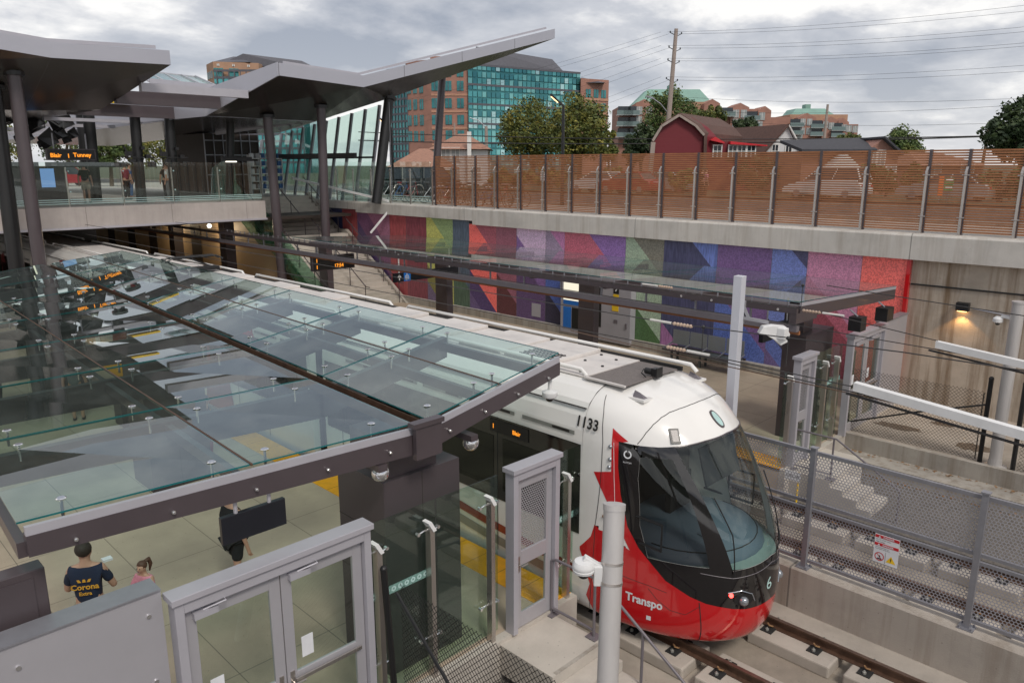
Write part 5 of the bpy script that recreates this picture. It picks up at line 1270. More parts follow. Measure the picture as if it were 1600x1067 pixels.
# white light arms above the stairs
q = thing('strip_lamp', 'white tubular light arms crossing above the stairs', 'lamp', (21, 34, 5)); m = MB(); m.bar((21.0, 37.5, 5.9), (22.6, 31.2, 4.85), .10, .10); m.bar((22.7, 31.0, 4.6), (21.9, 31.8, 3.3), .10, .10); m.build('tube', 'cam_white', q); m = MB(); m.tube([(22.7, 31.0, 4.6), (22.7, 31.0, 9.5)], .012, 5); m.build('cable', 'galv', q)
# ============================================================ STREET LEVEL
GZ = 4.70
for (a, b, c_, d_) in ((23.28, 3000, -2500, 3000), (-3000, 23.28, 62.2, 3000), (-3000, -14.2, -2500, 62.2)):
    m = MB(); m.box(a, b, c_, d_, GZ-.5, GZ); struct(m.build('ground', 'grass'))
m = MB(); m.box(23.3, 27.5, -60, 62, GZ+.001, GZ+.02); struct(m.build('pavement', 'pavement'))
m = MB(); m.box(27.5, 36.5, -80, 400, GZ-.002, GZ+.006); struct(m.build('road', 'asphalt'))
m = MB(); m.box(27.4, 27.55, -60, 62, GZ+.02, GZ+.13); m.box(36.5, 36.65, -60, 200, GZ, GZ+.13); struct(m.build('kerb', 'kerb_conc'))
m = MB(); m.box(23.3, 34, 62, 90, GZ+.001, GZ+.012); m.box(-40, 23.3, 62.2, 90, GZ+.001, GZ+.012); struct(m.build('plaza_paving', 'pavement'))
def LX(px, D, pc): return (px-pc)*D/1221
def LZ(py, D): return at(800, py, D).z-GZ
def bgroot(name, label, cat, pc, D, group=None):
    p = at(pc, 258, D); return thing(name, label, cat, (p.x, p.y, GZ), -YAW, group)
def gable(mb, x0, x1, y0, y1, ze, zr, mroof, mwall, axis='y', over=.4, th=.15):
    """gable roof, ridge along axis; gable walls of mwall"""
    if axis == 'y':
        xm = (x0+x1)/2; s = (zr-ze)/(xm-x0)
        mb.prism([(x0-over, y0-over, ze-over*s), (xm, y0-over, zr), (xm, y0-over, zr+th*1.4), (x0-over, y0-over, ze-over*s+th*1.4)], (0, y1-y0+2*over, 0), mroof)
        mb.prism([(x1+over, y0-over, ze-over*s), (xm, y0-over, zr), (xm, y0-over, zr+th*1.4), (x1+over, y0-over, ze-over*s+th*1.4)], (0, y1-y0+2*over, 0), mroof)
    else:
        ym = (y0+y1)/2; s = (zr-ze)/(ym-y0)
        mb.prism([(x0-over, y0-over, ze-over*s), (x0-over, ym, zr), (x0-over, ym, zr+th*1.4), (x0-over, y0-over, ze-over*s+th*1.4)], (x1-x0+2*over, 0, 0), mroof)
        mb.prism([(x0-over, y1+over, ze-over*s), (x0-over, ym, zr), (x0-over, ym, zr+th*1.4), (x0-over, y1+over, ze-over*s+th*1.4)], (x1-x0+2*over, 0, 0), mroof)
def hipr(mb, x0, x1, y0, y1, ze, zr, rx0, rx1, m_=0):
    ym = (y0+y1)/2; A = [(x0, y0, ze), (x1, y0, ze), (x1, y1, ze), (x0, y1, ze)]; B = [(rx0, ym, zr), (rx1, ym, zr)]
    mb.poly([A[0], A[1], B[1], B[0]], m_); mb.poly([A[2], A[3], B[0], B[1]], m_); mb.poly([A[1], A[2], B[1]], m_); mb.poly([A[3], A[0], B[0]], m_); mb.poly(A[::-1], m_)
def win(par, x, z, w, h, y, mt='window_pale', frame='trim_white', name='window', fw=.08, mul=True):
    m = MB(); m.box(x-w/2-fw, x+w/2+fw, y-.06, y-.001, z-h/2-fw, z-h/2); m.box(x-w/2-fw, x+w/2+fw, y-.06, y-.001, z+h/2, z+h/2+fw); m.box(x-w/2-fw, x-w/2, y-.06, y-.001, z-h/2, z+h/2); m.box(x+w/2, x+w/2+fw, y-.06, y-.001, z-h/2, z+h/2)
    if mul: m.box(x-.025, x+.025, y-.05, y-.001, z-h/2, z+h/2); m.box(x-w/2, x+w/2, y-.045, y-.001, z-.025, z+.025)
    f = m.build(name, frame, par, local=True); m = MB(); m.box(x-w/2, x+w/2, y-.03, y-.002, z-h/2, z+h/2); m.build('pane', mt, f, local=True); return f
# --- yellow bungalow
D = 60; R_ = bgroot('house', 'small cream house with a tan hip roof behind the bike racks', 'house', 665, D); px = lambda v: LX(v, D, 665)
m = MB(); m.box(px(608), px(700), 0, 9, 0, LZ(263, D)); m.build('wall', 'stucco_yellow', R_, local=True)
m = MB(); hipr(m, px(600), px(706), -.5, 9.5, LZ(264, D), LZ(230, D), px(645), px(660)); m.build('roof', 'shingle_tan', R_, local=True)
m = MB(); m.box(px(600), px(706), -.52, -.45, LZ(265, D), LZ(262, D)); m.build('gutter', 'trim_white', R_, local=True)
for x in (606+6, 627, 656, 690): win(R_, px(x), LZ(272, D), .55, .95, 0)
# --- white two storey house behind
D = 72; R_ = bgroot('house', 'white two storey house with a tan hip roof and a pale chimney', 'house', 722, D); px = lambda v: LX(v, D, 722)
m = MB(); m.box(px(676), px(762), 0, 9, 0, LZ(234, D)); m.build('wall', 'siding_white', R_, local=True)
m = MB(); hipr(m, px(670), px(768), -.5, 9.5, LZ(233, D), LZ(206, D), px(712), px(726)); m.build('roof', 'shingle_tan', R_, local=True)
m = MB(); m.box(px(731), px(737), -.6, .2, 0, LZ(206, D)); m.build('chimney', 'trim_white', R_, local=True)
for x, z in ((697, 241), (712, 241), (695, 270), (712, 270), (745, 270)): win(R_, px(x), LZ(z, D), .7, 1.1, 0)
# --- red gambrel house
D = 58; R_ = bgroot('house', 'red clapboard house with a brown gambrel roof and sunroom', 'house', 1075, D); px = lambda v: LX(v, D, 1075)
xa, xb = px(1012), px(1096); pr_ = [(1012, 262), (1017, 222), (1030, 199), (1056, 182), (1082, 198), (1096, 213), (1098, 262)]
prof = [(px(a), LZ(b, D)) for a, b in pr_]
Lh = 15
m = MB(); m.prism([(prof[0][0], 0, 0)]+[(a, 0, b) for a, b in prof[1:-1]]+[(prof[-1][0], 0, 0)], (1.2, .8, 0)); m.build('wall', 'siding_red', R_, local=True)
m = MB(); dx_, dy_ = 5.0, 7.5
pp = [prof[1], prof[2], prof[3], prof[4], prof[5], (prof[6][0], 0.5)]
for i in range(len(pp)-1):
    (a, b), (c_, d_) = pp[i], pp[i+1]; m.prism([(a, -.3, b+.05), (c_, -.3, d_+.05), (c_, -.3, d_+.25), (a, -.3, b+.25)], (dx_, dy_, 0))
m.build('roof', 'shingle_brown', R_, local=True)
m = MB()
for i in range(1, 5):
    (a, b), (c_, d_) = prof[i], prof[i+1]; m.bar((a, -.34, b+.08), (c_, -.34, d_+.08), .08, .17, up=(0, 0, 1))
m.bar((px(1014), -.3, 0), (px(1018), -.3, LZ(222, D)), .3, .3); m.build('bargeboard', 'wood_pole', R_, local=True)
m = MB(); m.prism([(px(1112), .5, 0), (px(1112), .5, LZ(218, D)), (px(1186), .9, LZ(226, D)), (px(1186), .9, 0)], (0, 4, 0)); m.build('sunroom', 'siding_red', R_, local=True)
m = MB(); m.prism([(px(1108), .0, LZ(219, D)), (px(1130), .0, LZ(224, D)), (px(1130), .0, LZ(222, D)), (px(1116), .0, LZ(214, D))], (0, 1.5, 0)); m.prism([(px(1140), .1, LZ(225, D)), (px(1199), .3, LZ(228, D)), (px(1199), .3, LZ(226.5, D)), (px(1140), .1, LZ(220.5, D))], (0, 4.0, 0)); m.build('sunroom_roof', 'sign_red', R_, local=True)
for x in (1122, 1146, 1160, 1175): win(R_, px(x), LZ(236, D), .55, .8, .48, 'window_dark')
# --- white gable house
D = 64; R_ = bgroot('house', 'white clapboard house with a steep brown gable roof', 'house', 1222, D); px = lambda v: LX(v, D, 1222)
m = MB(); m.prism([(px(1192), 0, 0), (px(1192), 0, LZ(240, D)), (px(1226), 0, LZ(199, D)), (px(1252), 0, LZ(244, D)), (px(1252), 0, 0)], (0, 8, 0)); m.build('wall', 'siding_white', R_, local=True)
m = MB(); m.prism([(px(1188), -.3, LZ(244, D)), (px(1226), -.3, LZ(197, D)), (px(1226), -.3, LZ(194, D)), (px(1186), -.3, LZ(241, D))], (-3.2, 8, 0)); m.prism([(px(1226), -.3, LZ(197, D)), (px(1256), -.3, LZ(246, D)), (px(1258), -.3, LZ(243, D)), (px(1226), -.3, LZ(194, D))], (0, 8, 0), 1); m.build('roof', ['shingle_brown', 'trim_white'], R_, local=True)
for x, z in ((1209, 236), (1230, 238), (1214, 272), (1236, 272)): win(R_, px(x), LZ(z, D), .45, 1.0, 0, 'window_dark')
m = MB(); m.box(px(1172), px(1180), 6, 6.6, LZ(210, D), LZ(194, D)); m.build('chimney', 'window_dark', R_, local=True)
# --- brown brick bungalow with grey roof
D = 52; R_ = bgroot('house', 'brown brick bungalow with a dark grey roof and white gabled porch', 'house', 1310, D); px = lambda v: LX(v, D, 1310)
m = MB(); m.box(px(1252), px(1345), 0, 9, 0, LZ(236, D)); m.prism([(px(1345), 0, 0), (px(1345), 0, LZ(240, D)), (px(1375), 0, LZ(218, D)), (px(1402), 0, LZ(240, D)), (px(1402), 0, 0)], (0, 8.5, 0)); m.build('wall', 'brick', R_, local=True)
m = MB(); m.prism([(px(1246), -.6, LZ(238, D)), (px(1362), -.6, LZ(238, D)), (px(1376), 3.5, LZ(217, D)), (px(1244), 3.5, LZ(221, D))], (0, 0, .2)); m.prism([(px(1373), -.5, LZ(216, D)), (px(1404), -.5, LZ(242, D)), (px(1407), -.5, LZ(240, D)), (px(1373), -.5, LZ(213, D))], (0, 9, 0)); m.build('roof', 'shingle_grey', R_, local=True)
m = MB(); m.prism([(px(1278), -1.5, LZ(266, D)), (px(1306), -1.5, LZ(240, D)), (px(1338), -1.5, LZ(268, D))], (0, 1.4, 0)); m.box(px(1280), px(1336), -1.5, -.1, 0, LZ(296, D)); m.build('porch', 'trim_white', R_, local=True)
for x, z, w_ in ((1291, 281, 1.1), (1313, 281, 1.3), (1362, 247, .5), (1374, 247, .5), (1392, 270, .6)): win(R_, px(x), LZ(z, D), w_, 1.5 if z > 275 else .9, -.03)
# --- far right brick house
D = 60; R_ = bgroot('house', 'reddish brick house with a dormer behind the green street sign', 'house', 1490, D); px = lambda v: LX(v, D, 1490)
m = MB(); m.box(px(1440), px(1535), 0, 9, 0, LZ(258, D)); m.build('wall', 'brick', R_, local=True); m = MB(); hipr(m, px(1432), px(1540), -.5, 9.5, LZ(259, D), LZ(236, D), px(1465), px(1510)); m.build('roof', 'shingle_tan', R_, local=True)
for x in (1461, 1512): win(R_, px(x), LZ(266, D), .9, .9, 0)
# --- office tower complex
D = 150; R_ = bgroot('office_building', 'large red brick office building with a teal glass curtain wall and grey mansard roofs', 'office building', 760, D); px = lambda v: LX(v, D, 760); ZH = lambda v: LZ(v, D)
def skew(x): return (x-px(733))*.45      # facade recedes to the right
def facade(x0, x1, y0, y1, z0, z1, mt, nm, dep=16):
    m = MB(); m.prism([(x0, y0, z0), (x1, y1, z0), (x1, y1, z1), (x0, y0, z1)], (0, dep, 0)); return m.build(nm, mt, R_, local=True)
def wins(cols, rows, y_of, w, h, mt='teal_window'):
    for x in cols:
        for z in rows:
            m = MB(); y = y_of(x); m.prism([(x-w/2, y_of(x-w/2)-.12, z-h/2), (x+w/2, y_of(x+w/2)-.12, z-h/2), (x+w/2, y_of(x+w/2)-.12, z+h/2), (x-w/2, y_of(x-w/2)-.12, z+h/2)], (0, .1, 0)); m.box(x-.06, x+.06, y-.16, y-.12, z-h/2, z+h/2, 1); m.build('window', [mt, 'slate_roof'], R_, local=True)
facade(px(637), px(676), 3, 0, 0, ZH(93), 'brick', 'brick_wing')
facade(px(676), px(733.2), 0, 0, 0, ZH(88), 'brick', 'brick_corner')
wins([px(v) for v in (639.5, 649.5, 660)], [ZH(v) for v in (136, 162, 187, 212)], lambda x: 3-(x-px(637))*3/(px(676)-px(637)), .75, 1.9)
wins([px(v) for v in (682, 702.5, 721)], [ZH(v) for v in (112, 134, 161, 187, 211, 238)], lambda x: 0, 1.25, 1.75)
m = MB()
for v in (148, 174, 200, 226): m.box(px(675.9), px(733.3), -.10, -.01, ZH(v+1.5), ZH(v-1.5))
m.build('stone_band', 'band_stone', R_, local=True)
facade(px(600), px(637), 8, 3, 0, ZH(100), 'teal_window', 'glass_wing')
m = MB()
for v in range(105, 250, 12): m.prism([(px(600), 7.9, ZH(v)), (px(637), 2.9, ZH(v)), (px(637), 2.9, ZH(v)+.4), (px(600), 7.9, ZH(v)+.4)], (0, .1, 0))
for k in range(7): x = px(600+k*6); m.box(x-.06, x+.06, 7.8-k*.81, 7.9-k*.81+.1, 0, ZH(100))
m.build('glazing_bar', 'slate_roof', R_, local=True)
xg0, xg1, yg = px(733), px(914), 14.5
def yof(x): return yg*(x-xg0)/(xg1-xg0)
cw = facade(xg0, xg1, -.5, yg, 0, ZH(100), 'teal_window', 'curtain_wall')
ZR = [ZH(100)-k*(ZH(100)/8.6)*.5 for k in range(18)]
random.seed(3)
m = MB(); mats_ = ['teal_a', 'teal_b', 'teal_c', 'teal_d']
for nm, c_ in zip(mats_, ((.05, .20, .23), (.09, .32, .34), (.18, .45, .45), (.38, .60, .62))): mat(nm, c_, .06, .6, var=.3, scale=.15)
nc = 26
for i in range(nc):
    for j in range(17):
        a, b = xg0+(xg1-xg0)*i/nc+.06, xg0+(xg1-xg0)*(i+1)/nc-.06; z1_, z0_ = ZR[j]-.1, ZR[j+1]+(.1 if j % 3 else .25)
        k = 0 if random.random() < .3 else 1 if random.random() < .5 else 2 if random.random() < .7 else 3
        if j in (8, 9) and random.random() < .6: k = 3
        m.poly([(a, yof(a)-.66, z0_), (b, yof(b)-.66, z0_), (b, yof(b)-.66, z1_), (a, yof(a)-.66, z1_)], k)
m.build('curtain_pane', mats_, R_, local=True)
m = MB()
for j in (0, 3, 6, 9, 12): m.prism([(xg0, -.75, ZR[j]-.25), (xg1, yg-.75, ZR[j]-.25), (xg1, yg-.75, ZR[j]+.12), (xg0, -.75, ZR[j]+.12)], (0, .2, 0))
m.build('spandrel_band', 'slate_roof', R_, local=True)
m = MB(); zr0, zr1 = ZH(101), ZH(79); m.prism([(px(740), .5, zr0), (px(886), 12, zr0), (px(866), 12, zr1), (px(745), 2, zr1+1)], (0, 10, 0)); m.build('mansard_roof', 'slate_roof', R_, local=True)
facade(px(914), px(964), yg-1.6, yg+2.0, 0, LZ(118, D)+.9, 'brick_tan' if False else 'brick', 'right_tower', 12)
yt = lambda x: yg-1.6+3.6*(x-px(914))/(px(964)-px(914))
wins([px(v) for v in (927.5, 941.5, 955)], [ZH(v) for v in (135, 158, 182, 206, 230)], yt, 1.05, 1.6)
m = MB()
for v in (935, 944, 954): pass
hipr(m, px(895), px(955), yg-1, yg+11, ZH(117), ZH(103), px(920), px(922)); m.build('hip_roof', 'slate_roof', R_, local=True)
m = MB()
for v in (147, 171, 195): m.prism([(px(914)-.02, yg-1.75, ZH(v)), (px(964)+.02, yg+1.85, ZH(v)), (px(964)+.02, yg+1.85, ZH(v)+.5), (px(914)-.02, yg-1.75, ZH(v)+.5)], (0, .12, 0))
m.build('stone_band', 'band_stone', R_, local=True)
m = MB(); hipr(m, px(655), px(710), 6, 14, ZH(90), ZH(80), px(680), px(690)); m.box(px(634), px(680), 4, 12, ZH(99), ZH(93), 1); m.build('rooftop', ['slate_roof', 'brick_dark'], R_, local=True)
# --- left brick tower behind the roofs
D = 190; R_ = bgroot('office_building', 'tan brick tower top with a dark mansard roof seen over the station roof', 'office building', 395, D); px = lambda v: LX(v, D, 395); ZH = lambda v: LZ(v, D)
facade(px(321), px(346), 6, 0, 0, ZH(96), 'brick_tan', 'side_wall'); facade(px(346), px(409), 0, 3, 0, ZH(96), 'brick_tan', 'front_wall')
wins([px(v) for v in (353, 374)], [ZH(v) for v in (113, 135)], lambda x: 3*(x-px(346))/(px(409)-px(346)), 2.0, 2.0); wins([px(v) for v in (325, 332, 339)], [ZH(v) for v in (115,)], lambda x: 6-6*(x-px(321))/(px(346)-px(321)), .8, 1.6)
wins([px(v) for v in (353, 374, 395)], [ZH(v) for v in (101,)], lambda x: 3*(x-px(346))/(px(409)-px(346)), .5, .5, 'trim_white')
m = MB(); hipr(m, px(340), px(398), 2, 14, ZH(95), ZH(81), px(360), px(364)); m.prism([(px(352), 4, ZH(95)), (px(478), 8, ZH(102)), (px(466), 9, ZH(87)), (px(382), 5, ZH(79))], (0, 12, 0)); m.build('mansard_roof', 'slate_roof', R_, local=True)
m = MB(); m.box(px(409), px(478), 6, 18, 0, ZH(100)); m.build('rear_wall', 'teal_b', R_, local=True)
m = MB()
for v in range(112, 256, 11): m.box(px(346), px(478), 2.6 if False else -.2, -.05, ZH(v), ZH(v)+.5)
for v in range(350, 478, 9): m.box(px(v), px(v)+.25, -.25, -.21, 0, ZH(112))
m.build('glazing_bar', 'slate_roof', R_, local=True)
m = MB(); m.box(px(346), px(478), 0.5 if False else -.04, .2, 0, ZH(120)); m.build('curtain_wall', 'teal_b', R_, local=True)
# --- green roofed condominiums
def condo(lab, D, pc, body, roof, gables, wpx, bpx):
    global R_
    R_ = bgroot('apartment_building', lab, 'apartment building', pc, D); q = lambda v: LX(v, D, pc); Z = lambda v: LZ(v, D)
    for i, (a, b, t, y) in enumerate(body):
        m = MB(); m.box(q(a), q(b), y, y+14, 0, Z(t)); m.build('wall', 'brick_tan' if i % 2 else 'brick', R_, local=True)
    a, b, c_, d_, t0, t1 = roof; m = MB(); m.prism([(q(a), 6, Z(t0)), (q(b), 6, Z(t0)), (q(d_), 9, Z(t1)), (q(c_), 9, Z(t1))], (0, 8, 0)); m.box(q((c_+d_)/2-8), q((c_+d_)/2), 9, 12, Z(t1), Z(t1-7)); m.build('copper_roof', 'copper_roof', R_, local=True)
    for x, z, w_ in gables:
        m = MB(); m.prism([(q(x-w_), -1, 0), (q(x+w_), -1, 0), (q(x+w_), -1, Z(z+7)), (q(x), -1, Z(z)), (q(x-w_), -1, Z(z+7))], (0, 8, 0)); m.build('gable_bay', 'brick', R_, local=True)
    for x, z in wpx:
        m = MB(); m.box(q(x)-.75, q(x)+.75, -1.15, -1.02, Z(z)-.95, Z(z)+.95); m.box(q(x)-.05, q(x)+.05, -1.2, -1.15, Z(z)-.95, Z(z)+.95, 1); m.build('window', ['window_pale', 'trim_white'], R_, local=True)
    for x, z in bpx:
        m = MB(); m.box(q(x)-2, q(x)+2, -2.4, -1.1, Z(z)-.15, Z(z)); m.box(q(x)-2, q(x)+2, -2.4, -2.35, Z(z), Z(z)+1.05, 1); m.box(q(x)-1.6, q(x)+1.6, -1.12, -1.05, Z(z), Z(z)+2.1, 2); m.build('balcony', ['window_pale', 'balcony_rail', 'window_dark'], R_, local=True)
condo('long brick apartment block with a sea green roof, behind the tall utility pole', 200, 1050, [(965, 1010, 166, 0), (995, 1120, 158, 2), (1108, 1196, 170, 0)], (990, 1121, 1018, 1100, 162, 134), [(1002, 155, 13), (1149, 161, 14), (1187, 166, 10), (1106, 155, 12)],
      [(995, 173), (995, 188), (995, 203), (1010, 173), (1010, 188), (1143, 178), (1155, 178), (1143, 192), (1152, 192), (1183, 182), (1180, 196)], [(972, 180), (972, 197), (972, 214), (982, 180), (982, 197), (1128, 182), (1166, 188), (1166, 200), (982, 214)])
condo('brick apartment block with a sea green roof and two rooftop boxes, farther right', 230, 1265, [(1198, 1232, 183, 0), (1232, 1322, 178, 2), (1316, 1335, 194, 0)], (1235, 1322, 1254, 1300, 185, 166), [(1253, 177, 14), (1290, 182, 12), (1308, 184, 10)],
      [(1247, 191), (1257, 191), (1282, 195), (1291, 197), (1311, 200), (1319, 201), (1247, 205), (1257, 205), (1328, 202), (1244, 216)], [(1236, 198), (1236, 210), (1268, 200), (1268, 212), (1300, 204), (1300, 214)])
# --- trees
def tree(label, D, pc, py_top, py_bot, w_px, mt, seed, name='tree', dens=1.0, group='trees along the street', base=None, leaf=.30):
    random.seed(seed); R = bgroot(name, label, 'tree' if name != 'shrub' else 'shrub', pc, D, group)
    zt, zb = LZ(py_top, D), max(.15, LZ(py_bot, D)); rx = w_px/2*D/1221; zc = (zt+zb)/2; rz_ = (zt-zb)/2
    m = MB(); m.tube([(0, 0, -.1), (.1, 0, zc*.5), (0, .1, zc)], [.05*rx+.08, .04*rx+.05, .02], 8)
    for k in range(7): a = k*.9; m.tube([(0, 0, zc*.45+k*.1), (cos(a)*rx*.45, sin(a)*rx*.45, zc+rz_*.2*cos(k*2.)), (cos(a)*rx*.7, sin(a)*rx*.7, zc+rz_*.45*sin(k*1.7))], [.02*rx+.03, .012*rx+.02, .01], 5)
    m.build('trunk', 'bark', R, local=True)
    m = MB(); nb_ = int(64*dens)
    for b in range(nb_):
        while True:
            u = Vector((random.uniform(-1, 1), random.uniform(-1, 1), random.uniform(-1, 1)))
            if .35 < u.length < .98: break
        c = Vector((u.x*rx*.86, u.y*rx*.8, zc+u.z*rz_*.86)); cr_ = (.18+.16*random.random())*min(rx, rz_*1.2)
        for k in range(int(95*(leaf < .5) + 20)):
            d = Vector((random.gauss(0, 1), random.gauss(0, 1), random.gauss(0, 1))).normalized()*cr_*(.55+.5*random.random()); p = c+d
            n_ = (d.normalized()+Vector((random.gauss(0, .6), random.gauss(0, .6), random.gauss(0, .6)))).normalized(); t_ = n_.cross(Vector((random.random(), random.random(), 1))).normalized(); s_ = leaf*(.5+random.random()*.7); v_ = n_.cross(t_)
            m.poly([p-t_*s_*.5, p-v_*s_*.3, p+t_*s_*.5, p+v_*s_*.3])
    m.build('crown', mt, R, local=True); return R
tree('broad maple turning gold, left part of the pair behind the street lamp', 78, 832, 152, 262, 118, 'leaf_autumn', 1, dens=1.5)
tree('taller maple with a yellowing top just right of the street lamp', 72, 905, 142, 262, 112, 'leaf_autumn', 2, dens=1.4)
tree('small yellow green tree right of the maples', 80, 950, 195, 262, 36, 'leaf_autumn', 21, dens=.5)
tree('tall green tree rising in front of the green roofed block', 85, 1042, 132, 235, 95, 'leaf_green', 3, dens=1.2)
tree('yellowing tree beside the tall green tree', 88, 1106, 158, 225, 50, 'leaf_autumn', 4, dens=.7)
tree('dark green bush tree left of the red house', 66, 1000, 190, 262, 60, 'leaf_dark', 5, dens=.8)
tree('small dark tree between the red house and the condominiums', 90, 1160, 182, 215, 56, 'leaf_dark', 6, dens=.6)
tree('round green tree behind the grey roof', 75, 1402, 196, 262, 74, 'leaf_green', 7, dens=.9)
tree('large dark tree at the right edge of the photo', 50, 1592, 150, 262, 112, 'leaf_dark', 8, dens=1.2)
tree('thin yellow tree behind the brown bungalow', 95, 1322, 205, 235, 46, 'leaf_autumn', 9, dens=.4)
for i, (pc, D, t, b, w, mt, lab) in enumerate(((1180, 50, 243, 312, 78, 'leaf_dark', 'big dark shrub in front of the red house behind the slats'), (1362, 46, 252, 316, 50, 'leaf_green', 'conical green shrub by the brick bungalow'), (1388, 46, 262, 318, 34, 'leaf_green', 'smaller shrub right of the conical one'),
      (1068, 52, 262, 300, 70, 'leaf_autumn', 'low yellow shrub at the foot of the red house'), (960, 60, 262, 305, 70, 'leaf_autumn', 'hedge clump beyond the road, left'), (860, 62, 258, 302, 100, 'leaf_autumn', 'hedge clump below the maples'), (790, 62, 262, 302, 80, 'leaf_autumn', 'hedge clump near the white house'), (1568, 40, 262, 330, 90, 'leaf_green', 'shrub behind the slats at the right edge'), (1430, 50, 256, 300, 40, 'leaf_green', 'shrub behind the slat fence corner'), (1290, 44, 302, 320, 50, 'leaf_autumn', 'low hedge in front of the white porch'))):
    tree(lab, D, pc, t, b, w, mt, 30+i, name='shrub', dens=.5, group='shrubs behind the slatted fence', leaf=.22)
for i, (x, y, h_, w_) in enumerate(((0, 95, 7, 9), (9, 100, 6, 8), (18, 92, 7.5, 9), (27, 98, 8, 9), (36, 104, 7, 10), (-10, 90, 7, 9), (46, 120, 9, 10), (24, 75, 5, 5))):
    pp = Vector((x, y, 0)); D = pp.dot(HV); pc = 800+1221*pp.dot(RV)/D
    py = 258-(h_+GZ-H)*1221/D
    tree('green tree seen through the concourse glass, number %s from the left' % ('one two three four five six seven eight'.split()[i]) if False else ['leafy tree beyond the concourse, far left', 'leafy tree beyond the concourse, left of centre', 'leafy tree beyond the concourse, behind the amber board', 'leafy tree beyond the concourse, behind the interior columns', 'leafy tree beyond the concourse, right of the columns', 'leafy tree beyond the concourse at the left frame edge', 'distant tree seen through the glass wall', 'small tree behind the concourse plaza'][i], D, pc, py, 262, w_*1221/D, 'leaf_green' if i % 2 else 'leaf_autumn', 60+i, dens=.7, group='trees beyond the concourse')
for i, x in enumerate((2, 6.5)):
    q = tag(MB().box(x-1.8, x+1.8, 70, 70.1, GZ+.02, GZ+1.9).build('wooden_fence', 'beige_panel'), ['wooden privacy fence beyond the concourse, left length', 'wooden privacy fence beyond the concourse, right length'][i], 'fence')
# --- street lamps, poles and wires
def street_lamp(D, pc, py_top, dirx, lab):
    R = bgroot('street_lamp', lab, 'street lamp', pc, D, 'black street lamps'); z = LZ(py_top, D)
    m = MB(); m.tube([(0, 0, 0), (0, 0, z-.15)], [.09, .06], 8); m.build('pole', 'black_paint', R, local=True)
    m = MB(); m.bar((0, 0, z-.15), (-.6, 0, z+.35), .16, .09); m.build('arm', 'black_paint', R, local=True); m = MB(); m.bar((-.25, 0, z+.0), (-.56, 0, z+.26), .12, .03); m.build('lamp', 'lamp_warm', R, local=True)
street_lamp(36, 879, 160, -1, 'black street lamp with a lit angled head in front of the maples'); street_lamp(42, 613, 195, -1, 'black street lamp near the glass wall of the station')
def upole(D, pb, pt, py_top, lab, mt='wood_pole', arms=(), r=.16):
    R = bgroot('utility_pole', lab, 'utility pole', pb, D, 'utility poles along the street'); z = LZ(py_top, D); x = LX(pt, D, pb)
    m = MB(); m.tube([(0, 0, 0), (x, 0, z)], [r*1.3, r*.8], 10); m.build('pole', mt, R, local=True)
    for (py, s_) in arms:
        za = LZ(py, D); xa = x*za/z; m = MB(); m.bar((xa, 0, za-.15), (xa+s_*.42, 0, za+.05), .06, .05); m.lathe((xa+s_*.42, 0, za+.03), [(.06, 0), (.04, .05), (.06, .09), (.03, .14)], 8); m.build('insulator_arm', 'window_dark', R, local=True)
    return R
up = upole(60, 1037, 1047, 45, 'tall pale wooden utility pole with paired insulators', arms=[(52, -1), (54, 1), (75, -1), (78, 1), (95, -1), (98, 1), (124, -1), (127, 1)], r=.17)
m = MB(); D = 60; m.tube([(LX(1040, D, 1037), 0, LZ(176, D)), (LX(1028, D, 1037), 0, LZ(162, D)), (LX(1012, D, 1037), 0, LZ(151, D))], .04, 6); m.bar((LX(1018, D, 1037), 0, LZ(154, D)), (LX(1005, D, 1037), 0, LZ(150, D)), .2, .1); m.build('lamp_arm', 'galv', up, local=True)
upole(110, 1283, 1285, 163, 'slim utility pole in front of the farther apartment block', 'wood_pole', r=.2); upole(75, 1534, 1537, 188, 'dark pole beside the large tree at right', 'bark', r=.13)
u2 = upole(85, 761, 760, 197, 'grey pole with a curved lamp arm near the white house', r=.2); D = 85; m = MB(); m.tube([(0, 0, LZ(200, D)), (LX(748, D, 761), 0, LZ(188, D)), (LX(735, D, 761), 0, LZ(184, D))], .05, 6); m.build('lamp_arm', 'galv', u2, local=True)
upole(120, 711, 711, 192, 'distant thin pole behind the white house', r=.15)
def wire(a, b, sag, r, lab, cat='wire', mt='wire', group='overhead wires', n=14, par=None):
    a, b = Vector(a), Vector(b); P = [a+(b-a)*(k/n)-Vector((0, 0, sag*4*(k/n)*(1-k/n))) for k in range(n+1)]
    m = MB(); m.tube(P, r, 4); 
    if par: return m.build('cable', mt, par)
    return tag(m.build('overhead_wire', mt), lab, cat, group)
names = ['top', 'second', 'third', 'fourth', 'fifth', 'sixth', 'seventh', 'lowest']
PA = [(50, 14), (53, 24), (71, 50), (75, 58), (91, 76), (95, 81), (120, 112), (125, 122)]
for i, (ya_, yr) in enumerate(PA):
    x_ = 1043+(1 if i % 2 else 0)*12
    wire(at(x_, ya_, 60), at(1700, yr-18, 46), .35, .008, 'thin power line running right from the tall pole, %s of eight' % names[i])
    wire(at(x_-10, ya_, 60), at(640, ya_+105+i*5, 78), .3, .007, 'thin power line running left from the tall pole, %s of eight' % names[i])
for i, (yl, yr, r_) in enumerate(((206, 212, .035), (219, 211, .045), (150, 152, .010), (172, 160, .010), (185, 190, .010))):
    wire(at(560 if i < 2 else 1045, yl, 70), at(1700, yr-4, 52), .5, r_, ['thick black service cable crossing behind the fence, upper', 'thick black service cable crossing behind the fence, lower', 'faint wire right of the pole, upper', 'faint wire right of the pole, middle', 'faint wire right of the pole, lower'][i])
